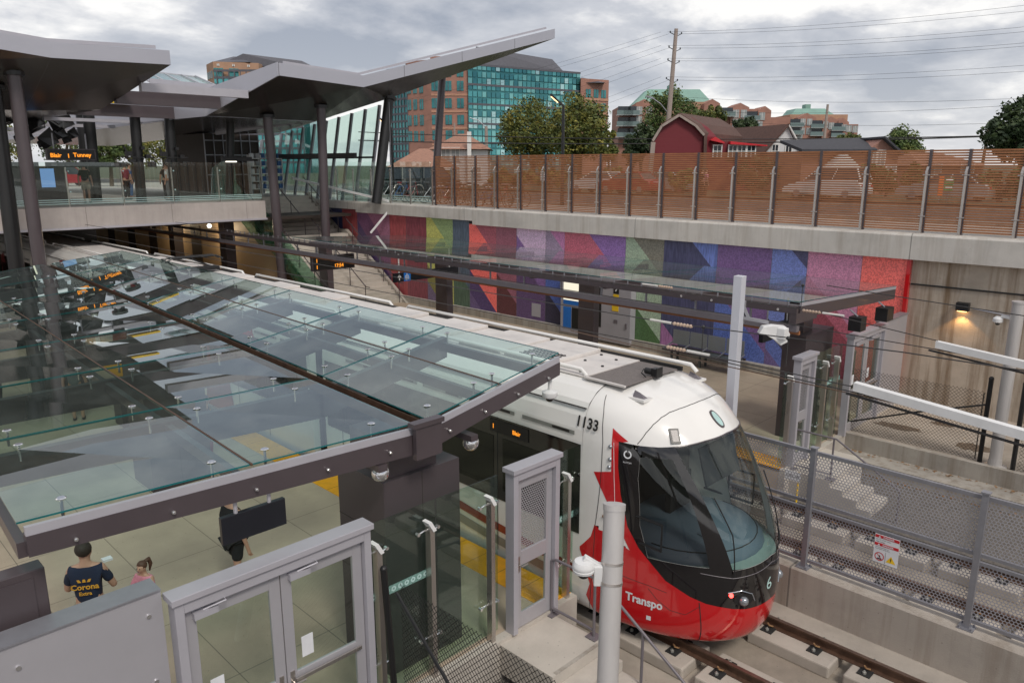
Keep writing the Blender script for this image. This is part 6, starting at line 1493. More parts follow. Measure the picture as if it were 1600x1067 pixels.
# --- green street sign, orange marker
R_ = bgroot('street_sign', 'green street sign on a post behind the slatted fence', 'sign', 1486, 40); D = 40; m = MB(); m.tube([(0, 0, 0), (0, 0, LZ(277, D))], .03, 6); m.build('post', 'galv', R_, local=True); m = MB(); m.box(-.24, .24, -.04, -.01, LZ(297, D), LZ(277, D)); m.build('plate', 'sign_green', R_, local=True)
m = MB()
for k in range(3): m.box(-.18, .18, -.05, -.042, LZ(294-k*6, D), LZ(294-k*6, D)+.06)
m.build('text_lines', 'paper', R_, local=True)
R_ = bgroot('traffic_marker', 'orange traffic marker post beside the green street sign', 'traffic marker', 1474, 36); D = 36; m = MB(); m.box(-.11, .11, -.02, .02, .5, 1.35); m.build('board', 'sign_orange', R_, local=True); m = MB(); m.tube([(0, .03, 0), (0, .03, 1.2)], .02, 6); m.build('post', 'galv', R_, local=True)
R_ = bgroot('street_sign', 'small white parking sign behind the slats by the maples', 'sign', 848, 38); D = 38; m = MB(); m.tube([(0, 0, 0), (0, 0, LZ(270, D))], .025, 6); m.build('post', 'galv', R_, local=True); m = MB(); m.box(-.1, .1, -.03, -.01, LZ(283, D), LZ(270, D)); m.build('plate', 'paper', R_, local=True)
# ============================================================ VEHICLES
def car(name, lab, cat, x, y, rz, paint, L_=4.5, Wd=1.78, Hh=1.45, suv=False, group='cars on the street'):
    t = thing(name, lab, cat, (x, y, GZ+.006), rz, group)
    if suv: Hh = 1.75
    pr = [(-L_/2, .35), (-L_/2+.03, .75), (-L_/2+.25, .92 if not suv else 1.05), (-L_/2+.75, .98 if not suv else 1.1), (L_/2-1.15, .93 if not suv else 1.0), (L_/2-.15, .72), (L_/2, .55), (L_/2-.02, .3), (-L_/2+.05, .25)]
    m = MB(); n = len(pr); ws = [Wd/2-.02]*n; b = len(m.v)
    for s_ in (-1, -.93, .93, 1):
        for (a, z) in pr: m.v.append((a*(1 if abs(s_) < 1 else .985), s_*Wd/2, z*(1 if abs(s_) < 1 else .985)+(0 if abs(s_) < 1 else .01)))
    for k in range(3):
        for i in range(n): j = (i+1) % n; m.f.append((b+k*n+i, b+k*n+j, b+(k+1)*n+j, b+(k+1)*n+i)); m.m.append(0)
    m.f.append(tuple(b+i for i in range(n))); m.m.append(0); m.f.append(tuple(b+3*n+i for i in reversed(range(n)))); m.m.append(0)
    m.build('body', paint, t, local=True, smooth=True, auto=35)
    zb = .93 if not suv else 1.03; f0, f1 = L_/2-1.25, L_/2-2.0; r0, r1 = (-L_/2+.55, -L_/2+1.1) if not suv else (-L_/2+.1, -L_/2+.4)
    wi = Wd/2-.05; wt = Wd/2-.24
    m = MB(); m.v += [(f0, -wi, zb), (f0, wi, zb), (r0, wi, zb), (r0, -wi, zb), (f1, -wt, Hh-.06), (f1, wt, Hh-.06), (r1, wt, Hh-.04), (r1, -wt, Hh-.04)]
    for f in ((0, 1, 5, 4), (1, 2, 6, 5), (2, 3, 7, 6), (3, 0, 4, 7)): m.f.append(f); m.m.append(0)
    m.build('windows', 'window_dark', t, local=True)
    m = MB(); m.box(r1-.02, f1+.02, -wt-.01, wt+.01, Hh-.06, Hh); 
    for s_ in (-1, 1):
        m.bar((f0, s_*wi, zb), (f1, s_*wt, Hh-.05), .05, .05); m.bar((r0, s_*wi, zb), (r1, s_*wt, Hh-.05), .07, .06); m.bar(((f0+r0)/2, s_*(wi+.0), zb), ((f1+r1)/2, s_*(wt+.01), Hh-.05), .07, .03)
    m.build('roof', paint, t, local=True)
    for a in (-L_/2+.85, L_/2-.9):
        for s_ in (-1, 1):
            m = MB(); m.lathe((a, s_*(Wd/2-.11)-.1, .33), [(.33, 0), (.33, .2)], 18, axis='Y'); wv = m.build('wheel', 'black_rubber', t, local=True)
            m = MB(); m.lathe((a, s_*(Wd/2-.005)-.005, .33), [(.2, 0), (.2, .012)], 14, axis='Y'); m.build('rim', 'galv', wv, local=True)
    for s_ in (-1, 1):
        m = MB(); m.box(L_/2-.12, L_/2-.005, s_*(Wd/2-.35)-.15, s_*(Wd/2-.35)+.15, .58, .70); m.build('headlight', 'lamp_lens', t, local=True)
        m = MB(); m.box(-L_/2-.004, -L_/2+.1, s_*(Wd/2-.25)-.12, s_*(Wd/2-.25)+.12, .68, .85); m.build('tail_light', 'sign_red', t, local=True)
    return t
mat('paint_silver', (.45, .45, .46), .3, .5, coat=.5); mat('paint_white', (.7, .7, .7), .3, coat=.5); mat('paint_dark', (.03, .035, .04), .3, coat=.6); mat('paint_red', (.35, .02, .03), .3, coat=.5)
def cpos(px, D): p = at(px, 258, D); return p.x, p.y
for (px_, D_, rz, pt, suv, lab) in ((938, 54, pi/2, 'paint_white', False, 'white sedan seen through the slats below the maples'), (1038, 56, pi/2, 'paint_silver', False, 'silver sedan passing below the tall utility pole'), (1295, 44, pi/2, 'paint_white', True, 'white minivan seen through the slats by the white porch'), (1482, 41, pi/2, 'paint_silver', False, 'silver car near the green street sign'),
    (640, 50, radians(20), 'paint_dark', True, 'dark sport utility car parked behind the bikes'), (676, 52, radians(15), 'paint_dark', True, 'second dark car with red tail lights behind the bikes'), (985, 52, pi/2, 'paint_red', False, 'dark red car in the far lane behind the slats')):
    x, y = cpos(px_, D_); car('car', lab, 'car', x, y, rz, pt, suv=suv)
car('car', 'red van seen through the concourse glass', 'van', 22, 80, .3, 'paint_red', suv=True)
# bicycles
def bike(x, y, z, rz, lab, paint):
    t = thing('bicycle', lab, 'bicycle', (x, y, z), rz, 'bicycles at the street racks')
    for a in (-.52, .52):
        m = MB(); P = [(a+.33*cos(k*pi/8), 0, .34+.33*sin(k*pi/8)) for k in range(17)]; m.tube(P, .02, 5); m.build('wheel', 'black_rubber', t, local=True)
    m = MB(); m.tube([(-.52, 0, .34), (-.15, 0, .75), (.38, 0, .8), (.02, 0, .32), (-.52, 0, .34)], .02, 5); m.tube([(-.2, 0, .9), (.02, 0, .32)], .018, 5); m.tube([(.52, 0, .34), (.36, 0, .98)], .018, 5); m.build('frame', paint, t, local=True)
    m = MB(); m.box(-.32, -.08, -.07, .07, .9, .95); m.build('saddle', 'black_rubber', t, local=True); m = MB(); m.tube([(.36, -.28, 1.0), (.38, 0, .99), (.36, .28, 1.0)], .016, 5); m.build('handlebar', 'galv', t, local=True)
    return t
random.seed(9)
bl_ = ['first', 'second', 'third', 'fourth', 'fifth', 'sixth', 'seventh', 'eighth', 'ninth', 'tenth', 'eleventh', 'twelfth']
for k in range(12):
    pt = ['black_paint', 'paint_red', 'blue_cloth', 'galv'][k % 4]
    bike(24.6+random.uniform(-.15, .15), 24.3+k*.85, GZ+.02, random.uniform(-.25, .25), '%s bicycle in the rack from the station end, %s frame' % (bl_[11-k], ['black', 'red', 'blue', 'grey'][k % 4]), pt)
for k in range(6):
    y = 24.5+k*1.7; q = thing('bike_rack', 'steel hoop bike rack, %s from the station end' % bl_[5-k], 'bike rack', (24.6, y, GZ+.02), group='hoop bike racks'); MB().tube([(24.3, y, GZ+.02), (24.3, y, GZ+.7), (24.4, y, GZ+.85), (24.6, y, GZ+.9), (24.8, y, GZ+.85), (24.9, y, GZ+.7), (24.9, y, GZ+.02)], .028, 6).build('hoop', 'stainless', q)
# ============================================================ CHAIN LINK FENCES
def chain_mesh(P0, P1, h0, h1, pitch=.085, r=.0035, mt='black_paint', par=None, z0=0., z1=None):
    """woven wire between two ground points; top heights h0,h1"""
    P0, P1 = Vector(P0), Vector(P1); d = P1-P0; Ln = d.length; u = d.normalized(); m = MB(); n = int((Ln+max(h0, h1))/pitch)+1
    top = lambda s: h0+(h1-h0)*s/Ln
    pn = Vector((-u.y, u.x, 0))
    for k in range(-int(max(h0, h1)/pitch)-1, n+1):
        for sg in (1, -1):
            # line s = s0 + sg*z ; clip to 0<=s<=Ln, z0<=z<=top
            s0 = k*pitch if sg == 1 else k*pitch+0
            pts = []
            za, zb = z0, None
            # parametric clip
            lo, hi = z0, max(h0, h1)
            if sg == 1: lo = max(lo, -s0); hi = min(hi, Ln-s0)
            else: lo = max(lo, s0-Ln); hi = min(hi, s0)
            # top clip
            sl = (h1-h0)/Ln*sg
            if abs(1-sl) > 1e-6: hi = min(hi, (h0+(h1-h0)*s0/Ln)/(1-sl))
            if hi-lo < .02: continue
            a = P0+u*(s0+sg*lo)+Vector((0, 0, lo))+pn*(.004*sg); b = P0+u*(s0+sg*hi)+Vector((0, 0, hi))+pn*(.004*sg)
            m.tube([a, b], r, 3, cap=False)
    return m.build('chain_link', mt, par)
cf = thing('chain_link_fence', 'black chain link fence running from the glass screen down to the left yard', 'fence', (4.78, 6.8, -.6))
m = MB(); m.tube([(4.80, 6.80, -.62), (4.67, 6.80, 1.93)], .042, 10); m.sphere((4.67, 6.8, 1.94), .046, 8); m.build('post', 'black_paint', cf)
chain_mesh((4.86, 6.74, -.4), (4.84, 2.4, -.4), 2.10, 2.10, par=cf, r=.004, pitch=.075)
m = MB(); m.tube([(4.78, 6.72, 1.62), (4.84, 4.6, -.2)], .022, 6); m.build('brace', 'black_paint', cf)
cf2 = thing('chain_link_fence', 'black chain link fence with a diagonal brace on the right terrace', 'fence', (19, 5, 0))
for y, zt in ((6.98, 2.05), (3.98, 1.95)):
    m = MB(); m.tube([(19.0, y, 0), (19.0, y, zt)], .05, 10); m.sphere((19.0, y, zt), .055, 8); m.build('post', 'black_paint', cf2)
chain_mesh((19.0, 6.92, .02), (19.0, 4.05, .02), 1.62, 1.62, par=cf2, pitch=.085, r=.004)
m = MB(); m.tube([(19.0, 6.9, .25), (19.0, 5.4, .85), (19.0, 4.0, 1.35)], .022, 6); m.tube([(19.0, 4.08, .05), (19.0, 4.08, 1.6)], .012, 5)
m.build('brace', 'black_paint', cf2)
cf3 = thing('chain_link_fence', 'black chain link fence right of the round grey mast', 'fence', (19, 2, 0))
m = MB(); m.tube([(18.92, 3.32, 0), (18.92, 3.32, 1.98)], .05, 10); m.sphere((18.92, 3.32, 1.98), .055, 8); m.build('post', 'black_paint', cf3)
chain_mesh((18.92, 3.24, .02), (18.92, -1.5, .02), 1.65, 1.65, par=cf3, pitch=.085, r=.004)
# ============================================================ MASTS, CONDUCTOR BARS, WIRES
pm = thing('grey_mast', 'pale round steel mast in the foreground with a white dome camera', 'mast', (5.22, 3.9, -.7))
P0_, P1_ = Vector((5.245, 3.915, 3.50)), Vector((4.94, 3.70, 1.9)); dr = (P1_-P0_); base = P0_+dr*(4.2/1.6)
m = MB(); m.tube([P0_+dr*(.0), base], .098, 28); m.build('shaft', 'galv_pole', pm, smooth=True, auto=40)
m = MB(); m.tube([P0_-dr.normalized()*.025, P0_-dr.normalized()*-.03], .104, 28); m.build('cap', 'galv_pole', pm)
m = MB()
for z in (.50, .68): c_ = P0_+dr*(z/1.6); m.tube([c_-dr.normalized()*.012, c_+dr.normalized()*.012], .103, 28)
m.build('clamp_band', 'stainless', pm)
dc = thing('dome_camera', 'white dome camera on a short arm fixed to the foreground mast', 'security camera', (5.0, 3.8, 2.9))
pc_ = P0_+dr*(.56/1.6)
cpos_ = pc_-RV*.26+Vector((0, 0, .03))
m = MB(); m.bar(pc_-RV*.09+Vector((0, 0, -.05)), pc_-RV*.17+Vector((0, 0, -.05)), .10, .20); m.bar(pc_-RV*.12+Vector((0, 0, .03)), cpos_+Vector((0, 0, .09)), .07, .05); m.build('arm', 'cam_white', dc, bevel=.01)
m = MB(); m.lathe((cpos_.x, cpos_.y, cpos_.z-.07), [(.06, 0), (.098, .02), (.104, .045), (.098, .05), (.104, .06), (.104, .09), (.085, .125), (.04, .135)], 28); m.build('housing', 'cam_white', dc, smooth=True, auto=35)
m = MB(); m.sphere((cpos_.x, cpos_.y, cpos_.z-.065), .06, 10); m.build('lens_dome', 'train_black', dc, smooth=True)
# overhead line mast on the divider wall
om = thing('line_mast', 'pale square steel mast on the dividing wall with a tensioner head', 'mast', (11.35, 6.1, .2))
m = MB(); m.box(11.28, 11.43, 6.02, 6.17, .2, 4.80); m.build('shaft', 'mast_grey', om, bevel=.006)
m = MB(); m.box(11.45, 11.50, 6.03, 6.17, 4.0, 4.38); m.bar((11.44, 6.05, 4.1), (11.75, 5.75, 4.02), .08, .05); m.bar((11.44, 6.05, 4.28), (11.52, 6.0, 4.1), .06, .06); m.build('bracket', 'galv', om)
m = MB(); m.prism([(11.55, 5.72, 3.98), (11.66, 5.60, 4.0), (11.80, 5.45, 3.98), (11.86, 5.40, 3.85), (11.84, 5.42, 3.72), (11.76, 5.5, 3.66), (11.70, 5.56, 3.74), (11.58, 5.68, 3.84), (11.5, 5.76, 3.86)], (.10, .10, 0)); m.box(11.70, 11.84, 5.42, 5.56, 3.78, 3.96); m.build('tensioner', 'cam_white', om, bevel=.01)
# right mast
rm = thing('grey_mast', 'pale round mast on the right terrace with a small dome camera', 'mast', (18.9, 3.66, 0))
m = MB(); m.tube([(18.9, 3.66, 0), (18.9, 3.66, 3.72)], .125, 20); m.build('shaft', 'galv_pole', rm, smooth=True, auto=40)
m = MB(); m.lathe((18.9, 3.66, 0), [(.24, 0), (.24, .03), (.14, .05), (.13, .2)], 16); m.build('base_flange', 'galv_pole', rm); MB().lathe((18.9, 3.66, 3.70), [(.14, 0), (.14, .04)], 16).build('cap', 'galv_pole', rm)
d2 = thing('dome_camera', 'small white dome camera on the right terrace mast', 'security camera', (18.9, 3.9, 3.3)); m = MB(); m.bar((18.9, 3.66, 3.35), (18.9, 3.95, 3.38), .05, .05); m.lathe((18.9, 4.0, 3.22), [(.05, 0), (.10, .03), (.10, .1), (.05, .15)], 14); m.build('housing', 'cam_white', d2, smooth=True, auto=35); MB().sphere((18.9, 4.0, 3.22), .05, 8).build('lens_dome', 'train_black', d2)
wl = thing('wall_lamp', 'small lit wall lamp on the stained concrete wall', 'lamp', (22.6, 5.6, 2.8)); MB().box(22.52, 22.70, 5.48, 5.78, 2.78, 3.0).build('housing', 'black_paint', wl); MB().box(22.54, 22.68, 5.52, 5.74, 2.765, 2.778).build('lens', 'lamp_warm', wl)
pl = bpy.data.lights.new('wall_lamp_light', 'SPOT'); pl.energy = 22; pl.color = (1, .55, .18); pl.spot_size = radians(110); pl.shadow_soft_size = .05; lo_ = bpy.data.objects.new('wall_lamp_light', pl); COL.objects.link(lo_); lo_.location = (22.56, 5.63, 2.74); lo_.rotation_euler = (0, radians(12), 0)
q = tag(MB().tube([(22.66, 5.4, 2.86), (22.66, 4.6, 2.78), (22.66, 3.2, 2.78), (22.66, -4, 2.76)], .025, 6).build('wall_conduit', 'galv'), 'grey conduit running right from the wall lamp', 'conduit')
q = thing('junction_box', 'grey junction box on the stained wall behind the right mast', 'box', (22.6, 4.2, 3.1)); MB().box(22.55, 22.7, 3.85, 4.25, 2.95, 3.35).build('case', 'grey_plastic', q, bevel=.01)
def cond_bar(x, ya, z, lab):
    t = thing('conductor_bar', lab, 'overhead conductor', (x, ya, z), group='white overhead conductor bars')
    m = MB(); m.prism([(x-.05, ya, z-.05), (x+.05, ya, z-.05), (x+.055, ya, z+.06), (x-.055, ya, z+.06)], (0, -14, -1.3)); m.build('bar', 'cam_white', t)
    m = MB(); m.tube([(x, ya+.1, z-.11), (x, ya-14, z-1.44)], .018, 5); m.build('contact_wire', 'wire', t)
    return t
cond_bar(9.72, 3.52, 3.80, 'white conductor bar above the near track, closer to the camera'); cond_bar(13.3, 3.62, 3.74, 'white conductor bar above the far track')
def rod_insulator(p, d, lab, ribs=True):
    t = thing('rod_insulator', lab, 'insulator', p, group='insulators in the overhead wires'); p, d = Vector(p), Vector(d).normalized(); m = MB()
    m.tube([p, p+d*.38], .02, 8); m.build('clevis', 'insulator', t)
    m = MB(); pts, rs = [], []
    for k in range(13): pts.append(p-d*(.03+k*.028)); rs.append(.030 if k % 2 else .018)
    m.tube(pts, rs, 10); m.build('ribbed_core', 'insulator_tan', t)
rod_insulator((9.72, 6.3, 4.22), (0, 1, 0), 'insulator in the upper wire of the near track')
rod_insulator((9.72, 6.0, 3.84), (0, -1, 0), 'ribbed insulator hanging low over the bench')
rod_insulator((13.3, 5.5, 4.0), (0, -1, 0), 'ribbed insulator beside the far canopy corner')
rod_insulator((13.3, 9.0, 4.1), (0, 1, 0), 'insulator in the wire in front of the far canopy glass')
WR = [((9.72, 60, 4.35), (9.72, 6.3, 4.22), .05, 'upper wire of the near track towards the station'), ((9.72, 60, 3.92), (9.72, 6.3, 3.84), .03, 'contact wire of the near track towards the station'), ((9.72, 6.0, 3.84), (9.72, 3.5, 3.79), .0, 'contact wire reaching the near conductor bar'),
      ((9.72, 6.3, 4.22), (9.72, 3.0, 4.34), .0, 'upper wire leaving the insulator over the near track'), ((9.72, 3.0, 4.34), (9.72, -8, 4.6), .05, 'upper wire of the near track towards the camera'), ((9.72, 8.3, 3.80), (9.8, 2.0, 3.66), .02, 'bronze stay wire crossing low over the near track'),
      ((13.3, 50, 4.3), (13.3, 5.5, 4.02), .05, 'upper wire of the far track'), ((13.3, 5.5, 4.0), (13.3, 3.6, 3.80), .0, 'contact wire reaching the far conductor bar'), ((13.3, 50, 3.9), (13.3, 6.4, 3.72), .02, 'contact wire of the far track'), ((13.3, 6.4, 3.72), (13.3, -6, 3.5), .02, 'contact wire of the far track towards the camera'), ((9.72, 5.9, 3.80), (9.72, -6, 3.5), .03, 'lower black feeder beside the near conductor bar'), ((13.6, 5.6, 4.45), (13.4, -4, 4.2), .05, 'grey stay wire above the far conductor bar')]
for a, b, sg_, lab in WR: wire(a, b, sg_, .008, lab, mt='copper_wire' if 'bronze' in lab else 'wire', group='overhead line wires of the tracks')
for (x, y, z0_, z1_, lab) in ((9.72, 5.75, 4.24, 3.86, 'short dropper joining the wires over the bench'), (9.72, 4.45, 4.28, 3.9, 'short dropper beside the line mast'), (13.3, 5.9, 4.45, 4.05, 'short dropper at the far canopy corner')):
    t = thing('dropper', lab, 'wire fitting', (x, y, z0_), group='droppers of the overhead line'); m = MB(); m.tube([(x, y, z0_), (x, y, z1_)], .007, 5); m.build('link', 'wire', t); m = MB(); m.sphere((x, y, z0_), .03, 8); m.build('clamp', 'black_paint', t)
random.seed(4)
def patch_blob(x, y, z, rx, ry, mt, nm):
    P = [(x+rx*cos(a)*(1+.25*random.uniform(-1, 1)), y+ry*sin(a)*(1+.25*random.uniform(-1, 1)), z) for a in [2*pi*k/22 for k in range(22)]]; o = MB().poly(P).build(nm, mt); o['kind'] = 'structure'
patch_blob(20.2, 6.15, .004, .22, .55, 'damp', 'damp_patch'); patch_blob(19.9, 4.35, .004, .28, .40, 'damp', 'damp_patch'); patch_blob(21.2, 5.4, .004, .16, .3, 'damp', 'damp_patch'); patch_blob(20.3, 14.6, .004, .35, .5, 'damp', 'damp_patch')
m = MB()
for k in range(260):
    y = random.uniform(-4, 6.8); x = 17.98-abs(random.gauss(0, .12)); s_ = random.uniform(.02, .05); a = random.random()*6
    m.poly([(x+s_*cos(a), y+s_*sin(a), -.595), (x+s_*cos(a+2), y+s_*sin(a+2), -.58), (x+s_*cos(a+4), y+s_*sin(a+4), -.59)])
for k in range(160):
    y = random.uniform(-4, 6.8); x = 18.62-abs(random.gauss(0, .08)); s_ = random.uniform(.02, .05); a = random.random()*6
    m.poly([(x+s_*cos(a), y+s_*sin(a), -.335), (x+s_*cos(a+2), y+s_*sin(a+2), -.32), (x+s_*cos(a+4), y+s_*sin(a+4), -.33)])
m.build('fallen_leaves', 'clip_rust')['kind'] = 'stuff'
# small white marker sign at the far platform step
q = thing('marker_sign', 'small white track marker sign with a yellow post by the far steps', 'sign', (15.3, 6.6, -.3)); MB().box(15.24, 15.25, 6.45, 6.80, -.12, .10).build('plate', 'paper', q); text_mb('41N-W', .10, lambda x, y: (15.235, 6.78-x, -.05+y)).build('lettering', 'ink', q); MB().tube([(15.26, 6.5, -.6), (15.26, 6.5, .1)], .02, 6).build('post', 'sign_yellow', q)
# ============================================================ PLATFORM FURNITURE AND PEOPLE
def bin_(x, y, mt, lab):
    t = thing('litter_bin', lab, 'bin', (x, y, 0)); m = MB(); m.prism([(x-.35, y-.3, 0), (x+.35, y-.3, 0), (x+.35, y+.3, 0), (x-.35, y+.3, 0)], (0, 0, 1.0)); m.build('case', mt, t, bevel=.02); MB().box(x-.38, x+.38, y-.33, y+.33, 1.004, 1.06).build('lid', 'galv', t)
bin_(6.4, 20.4, 'dark_panel', 'dark litter bin seen through the near canopy glass')
def skinned(name, mt, verts, edges, radii, parent, root=0, sub=1):
    me = bpy.data.meshes.new(name); me.from_pydata(verts, edges, []); ob = bpy.data.objects.new(name, me); COL.objects.link(ob); ob.parent = parent; me.materials.append(M[mt])
    sk_ = ob.modifiers.new('skin', 'SKIN'); sk_.use_smooth_shade = True
    for i, r in enumerate(radii):
        v = me.skin_vertices[0].data[i]; v.radius = (r, r) if not isinstance(r, tuple) else r; v.use_root = (i == root)
    s = ob.modifiers.new('sub', 'SUBSURF'); s.levels = s.render_levels = sub
    return ob
def person(x, y, z, rz, lab, top, legs_, skin='skin', hair='hair_dark', h=1.76, shorts=False, arm='hang', step=0., pony=False, detail=True, sleeves=True, head_drop=0.):
    t = thing('person', lab, 'person', (x, y, z), rz); k = h/1.76
    S_ = lambda *p: (p[0]*k, p[1]*k, p[2]*k)
    # front is -y ; arms
    if arm == 'hold': hl, el = (.12, -.34, 1.18), (.27, -.10, 1.10)
    else: hl, el = (.27, -.06, .80), (.26, .02, 1.10)
    V_, E_, Rr = [], [], []
    def add(p, r, j=None):
        V_.append(S_(*p)); Rr.append(r*k if not isinstance(r, tuple) else (r[0]*k, r[1]*k))
        if j is not None: E_.append((j, len(V_)-1))
        return len(V_)-1
    pel = add((0, 0, .96), (.15, .115)); bel = add((0, 0, 1.12), (.14, .105), pel); ch = add((0, .0, 1.33), (.155, .115), bel); nk = add((0, .0, 1.49), .058, ch)
    hd0 = add((0, -.01-head_drop*.3, 1.575), .060, nk); hd1 = add((0, -.02-head_drop, 1.655-head_drop*.3), .085, hd0); hd2 = add((0, -.01-head_drop, 1.73-head_drop*.4), .066, hd1)
    nose = add((0, -.115-head_drop, 1.635-head_drop*.4), .014, hd1)
    for s_ in (-1, 1):
        add((s_*.088, .0-head_drop, 1.645-head_drop*.3), .016, hd1)
        sh = add((s_*.175, 0, 1.42), .062, ch); ee = add((s_*el[0], el[1], el[2]), .043, sh); ww = add((s_*hl[0], hl[1], hl[2]), .029, ee)
        d = (Vector(hl)-Vector(el)).normalized(); pm_ = Vector((s_*hl[0], hl[1], hl[2]))+Vector((s_*d.x, d.y, d.z))*.07; pa = add(tuple(pm_), (.036, .018), ww)
        if detail:
            for fi in range(4):
                o_ = Vector((0, (fi-1.5)*.018, 0)) if arm != 'hold' else Vector(((fi-1.5)*.018, 0, 0)); ln = (.075, .085, .08, .06)[fi]
                f1_ = add(tuple(pm_+o_+Vector((s_*d.x, d.y, d.z))*ln*.6), .0095, pa); add(tuple(pm_+o_*1.1+Vector((s_*d.x, d.y-.15, d.z))*ln), .008, f1_)
            add(tuple(pm_+Vector((-s_*.03, -.03, .0))), .011, pa)
        st_ = step*s_
        hp = add((s_*.095, 0, .90), (.088, .088), pel); kn = add((s_*.10, -.02-st_*.5, .50), .057, hp); an = add((s_*.10, .02-st_, .09), .040, kn); add((s_*.11, -.14-st_, .045), .038, an)
    skinned('body', skin, V_, E_, Rr, t, 0, 1 if not detail else 2)
    # shirt over torso + upper arms
    V_, E_, Rr = [], [], []
    b0 = add((0, 0, .93), (.168, .135)); b1 = add((0, 0, 1.12), (.158, .125), b0); b2 = add((0, 0, 1.33), (.158, .122), b1); b3 = add((0, 0, 1.45), (.10, .085), b2)
    for s_ in (-1, 1):
        a_ = add((s_*.165, 0, 1.415), .070, b2); e_ = Vector((s_*.175, 0, 1.42)).lerp(Vector((s_*el[0], el[1], el[2])), .72 if sleeves else .3); add(tuple(e_), .064, a_)
        if arm == 'long': pass
    skinned('shirt', top, V_, E_, Rr, t, 0, 2)
    V_, E_, Rr = [], [], []
    c0 = add((0, 0, .95), (.16, .125))
    for s_ in (-1, 1):
        st_ = step*s_; a_ = add((s_*.095, 0, .86), .104, c0); kx = add((s_*.10, -.02-st_*.5, .52 if not shorts else .56), .078 if not shorts else .092, a_)
        if not shorts: add((s_*.10, .02-st_, .12), .062, kx)
    skinned('shorts' if shorts else 'trousers', legs_, V_, E_, Rr, t, 0, 2)
    for s_ in (-1, 1):
        st_ = step*s_; m = MB(); m.sphere(S_(s_*.105, -.06-st_, .05), .05*k, 8, sc=(.95, 2.6, .95)); m.build('shoe', 'shoe', t, local=True, smooth=True)
    m = MB(); m.sphere(S_(0, .012-head_drop, 1.69-head_drop*.3), .098*k, 10, sc=(.98, 1.05, 1.0)); 
    if pony: m.tube([S_(0, .09-head_drop, 1.73), S_(0, .20-head_drop, 1.72), S_(0, .24-head_drop, 1.60), S_(0, .20-head_drop, 1.46)], [.03*k, .045*k, .04*k, .012*k], 8)
    # keep the face clear: push front vertices back
    m.v = [(a, max(b, -.045*k-head_drop*k if c < 1.70*k-head_drop*.3*k else b), c) for a, b, c in m.v]
    m.build('hair', hair, t, local=True, smooth=True)
    for s_ in (-1, 1): m = MB(); m.sphere(S_(s_*.033, -.098-head_drop, 1.662-head_drop*.35), .010*k, 6); m.build('eye', 'ink', t, local=True)
    m = MB(); m.sphere(S_(0, -.098-head_drop, 1.603-head_drop*.4), .018*k, 6, sc=(1.2, .4, .3)); m.build('mouth', 'maroon_cloth', t, local=True)
    return t
p1 = person(2.42, 10.2, 0, radians(150), 'man in a navy T-shirt with gold print and khaki shorts seen from behind', 'navy_cloth', 'khaki', hair='hair_dark', h=1.84, shorts=True, arm='hold')
bt = text_mb('Corona', .105, lambda x, y: (-x, .150-.03*abs(x)-.0, 1.29+y), align='CENTER', bold=.003); q2 = text_mb('Extra', .07, lambda x, y: (-x, .152, 1.21+y), align='CENTER', bold=.002)
b = len(bt.v); bt.v += q2.v; bt.f += [tuple(i+b for i in f) for f in q2.f]; bt.m += q2.m
for sx_, w_ in ((-.05, .03), (0, .035), (.05, .03)): bt.poly([(sx_-.02, .150, 1.39), (sx_+.02, .150, 1.39), (sx_*1.4+.015, .148, 1.43), (sx_*1.4-.015, .148, 1.43)])
bt.v = [(a, b_-.002, c-.02) for a, b_, c in bt.v]; bt.build('shirt_print', 'gold_print', p1, local=True)
q = thing('leaflet', 'small folded leaflet held by the man in navy', 'leaflet', (2.9, 9.7, 1.3)); 
R3 = Matrix.Rotation(radians(150), 3, 'Z'); pp_ = Vector((2.42, 10.2, 0))+R3@Vector((-.12, -.50, 1.33)); MB().box(pp_.x-.06, pp_.x+.06, pp_.y-.05, pp_.y+.05, pp_.z-.01, pp_.z+.02).build('paper', 'paper', q)
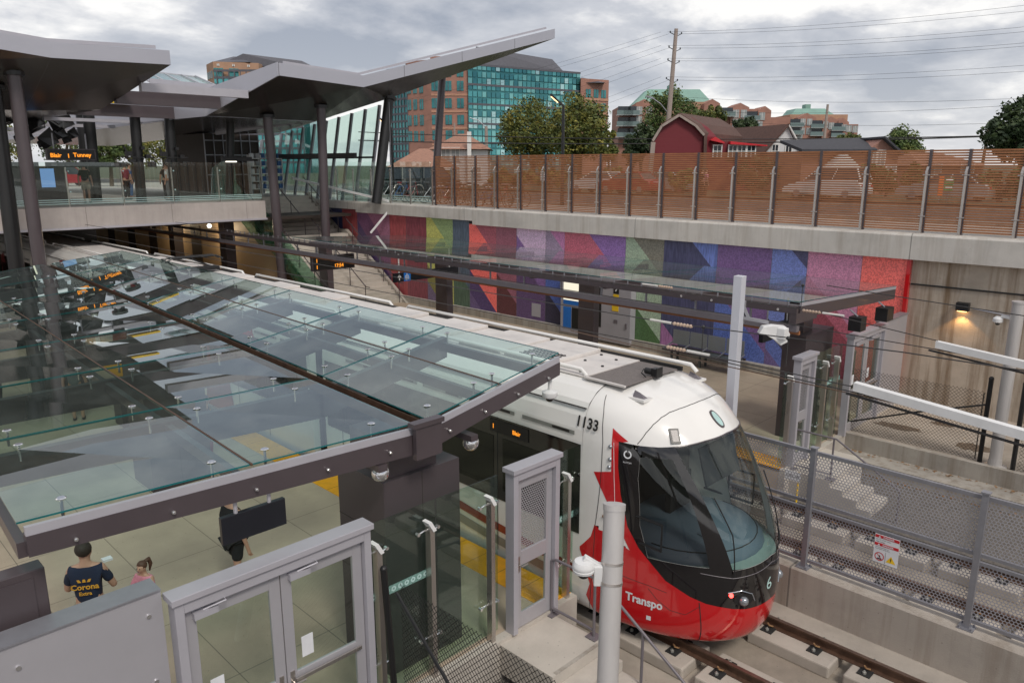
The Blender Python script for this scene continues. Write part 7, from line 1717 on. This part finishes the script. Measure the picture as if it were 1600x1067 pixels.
person(3.16, 10.4, 0, radians(-60), 'small girl with a brown ponytail and pink top looking at her hands', 'pink_cloth', 'pink_cloth', hair='hair_brown', h=1.22, arm='hold', pony=True, head_drop=.03)
person(4.62, 10.75, 0, radians(100), 'person in black with a white side stripe walking behind the hanging sign', 'black_cloth', 'black_cloth', shorts=True, h=1.72, step=.12)

person(5.45, 21.6, 0, radians(160), 'man in grey top and khaki shorts seen through the near canopy glass', 'grey_cloth', 'khaki', shorts=True, h=1.75, detail=False)
person(4.2, 24.4, 0, radians(30), 'person in a green top far under the near canopy', 'green_cloth', 'black_cloth', h=1.7, detail=False)
person(6.6, 16.2, 0, radians(70), 'person in dark clothes sitting near the yellow edge under the glass', 'black_cloth', 'maroon_cloth', h=1.6, detail=False)
person(3.2, 22.4, 0, radians(250), 'dark clothed person under the left wing of the near canopy', 'black_cloth', 'grey_cloth', h=1.7, detail=False)
for i, (x, y, rz, top, lg, lab) in enumerate(((10.0, 38.6, 1., 'black_cloth', 'black_cloth', 'left of two people in black standing on the concourse'), (10.4, 38.9, 2., 'black_cloth', 'grey_cloth', 'right of two people in black standing on the concourse'), (10.9, 37.4, 2.6, 'black_cloth', 'khaki', 'man in black T-shirt and shorts on the concourse'), (13.3, 39.5, 0.5, 'maroon_cloth', 'black_cloth', 'person in maroon by the left interior column'), (14.0, 41, 1.5, 'blue_cloth', 'blue_cloth', 'person in blue deeper in the concourse'), (15.0, 39, 3., 'black_cloth', 'black_cloth', 'person in black near the right interior column'), (15.8, 40.5, 2., 'grey_cloth', 'black_cloth', 'person in grey beside the lift core'), (14.7, 38, 4., 'white_cloth', 'grey_cloth', 'person in white behind the balustrade'))):
    person(x, y, ZD, rz, lab, top, lg, h=1.72, detail=False, shorts=(i == 2))
for i, (px_, D_, top) in enumerate(((1098, 44, 'black_cloth'), (1104, 45, 'pink_cloth'))):
    a, b = cpos(px_, D_); person(a, b, GZ, 1.0, ['pedestrian in black behind the slats below the red house', 'pedestrian in pink behind the slats below the red house'][i], top, 'black_cloth', h=1.7, detail=False)
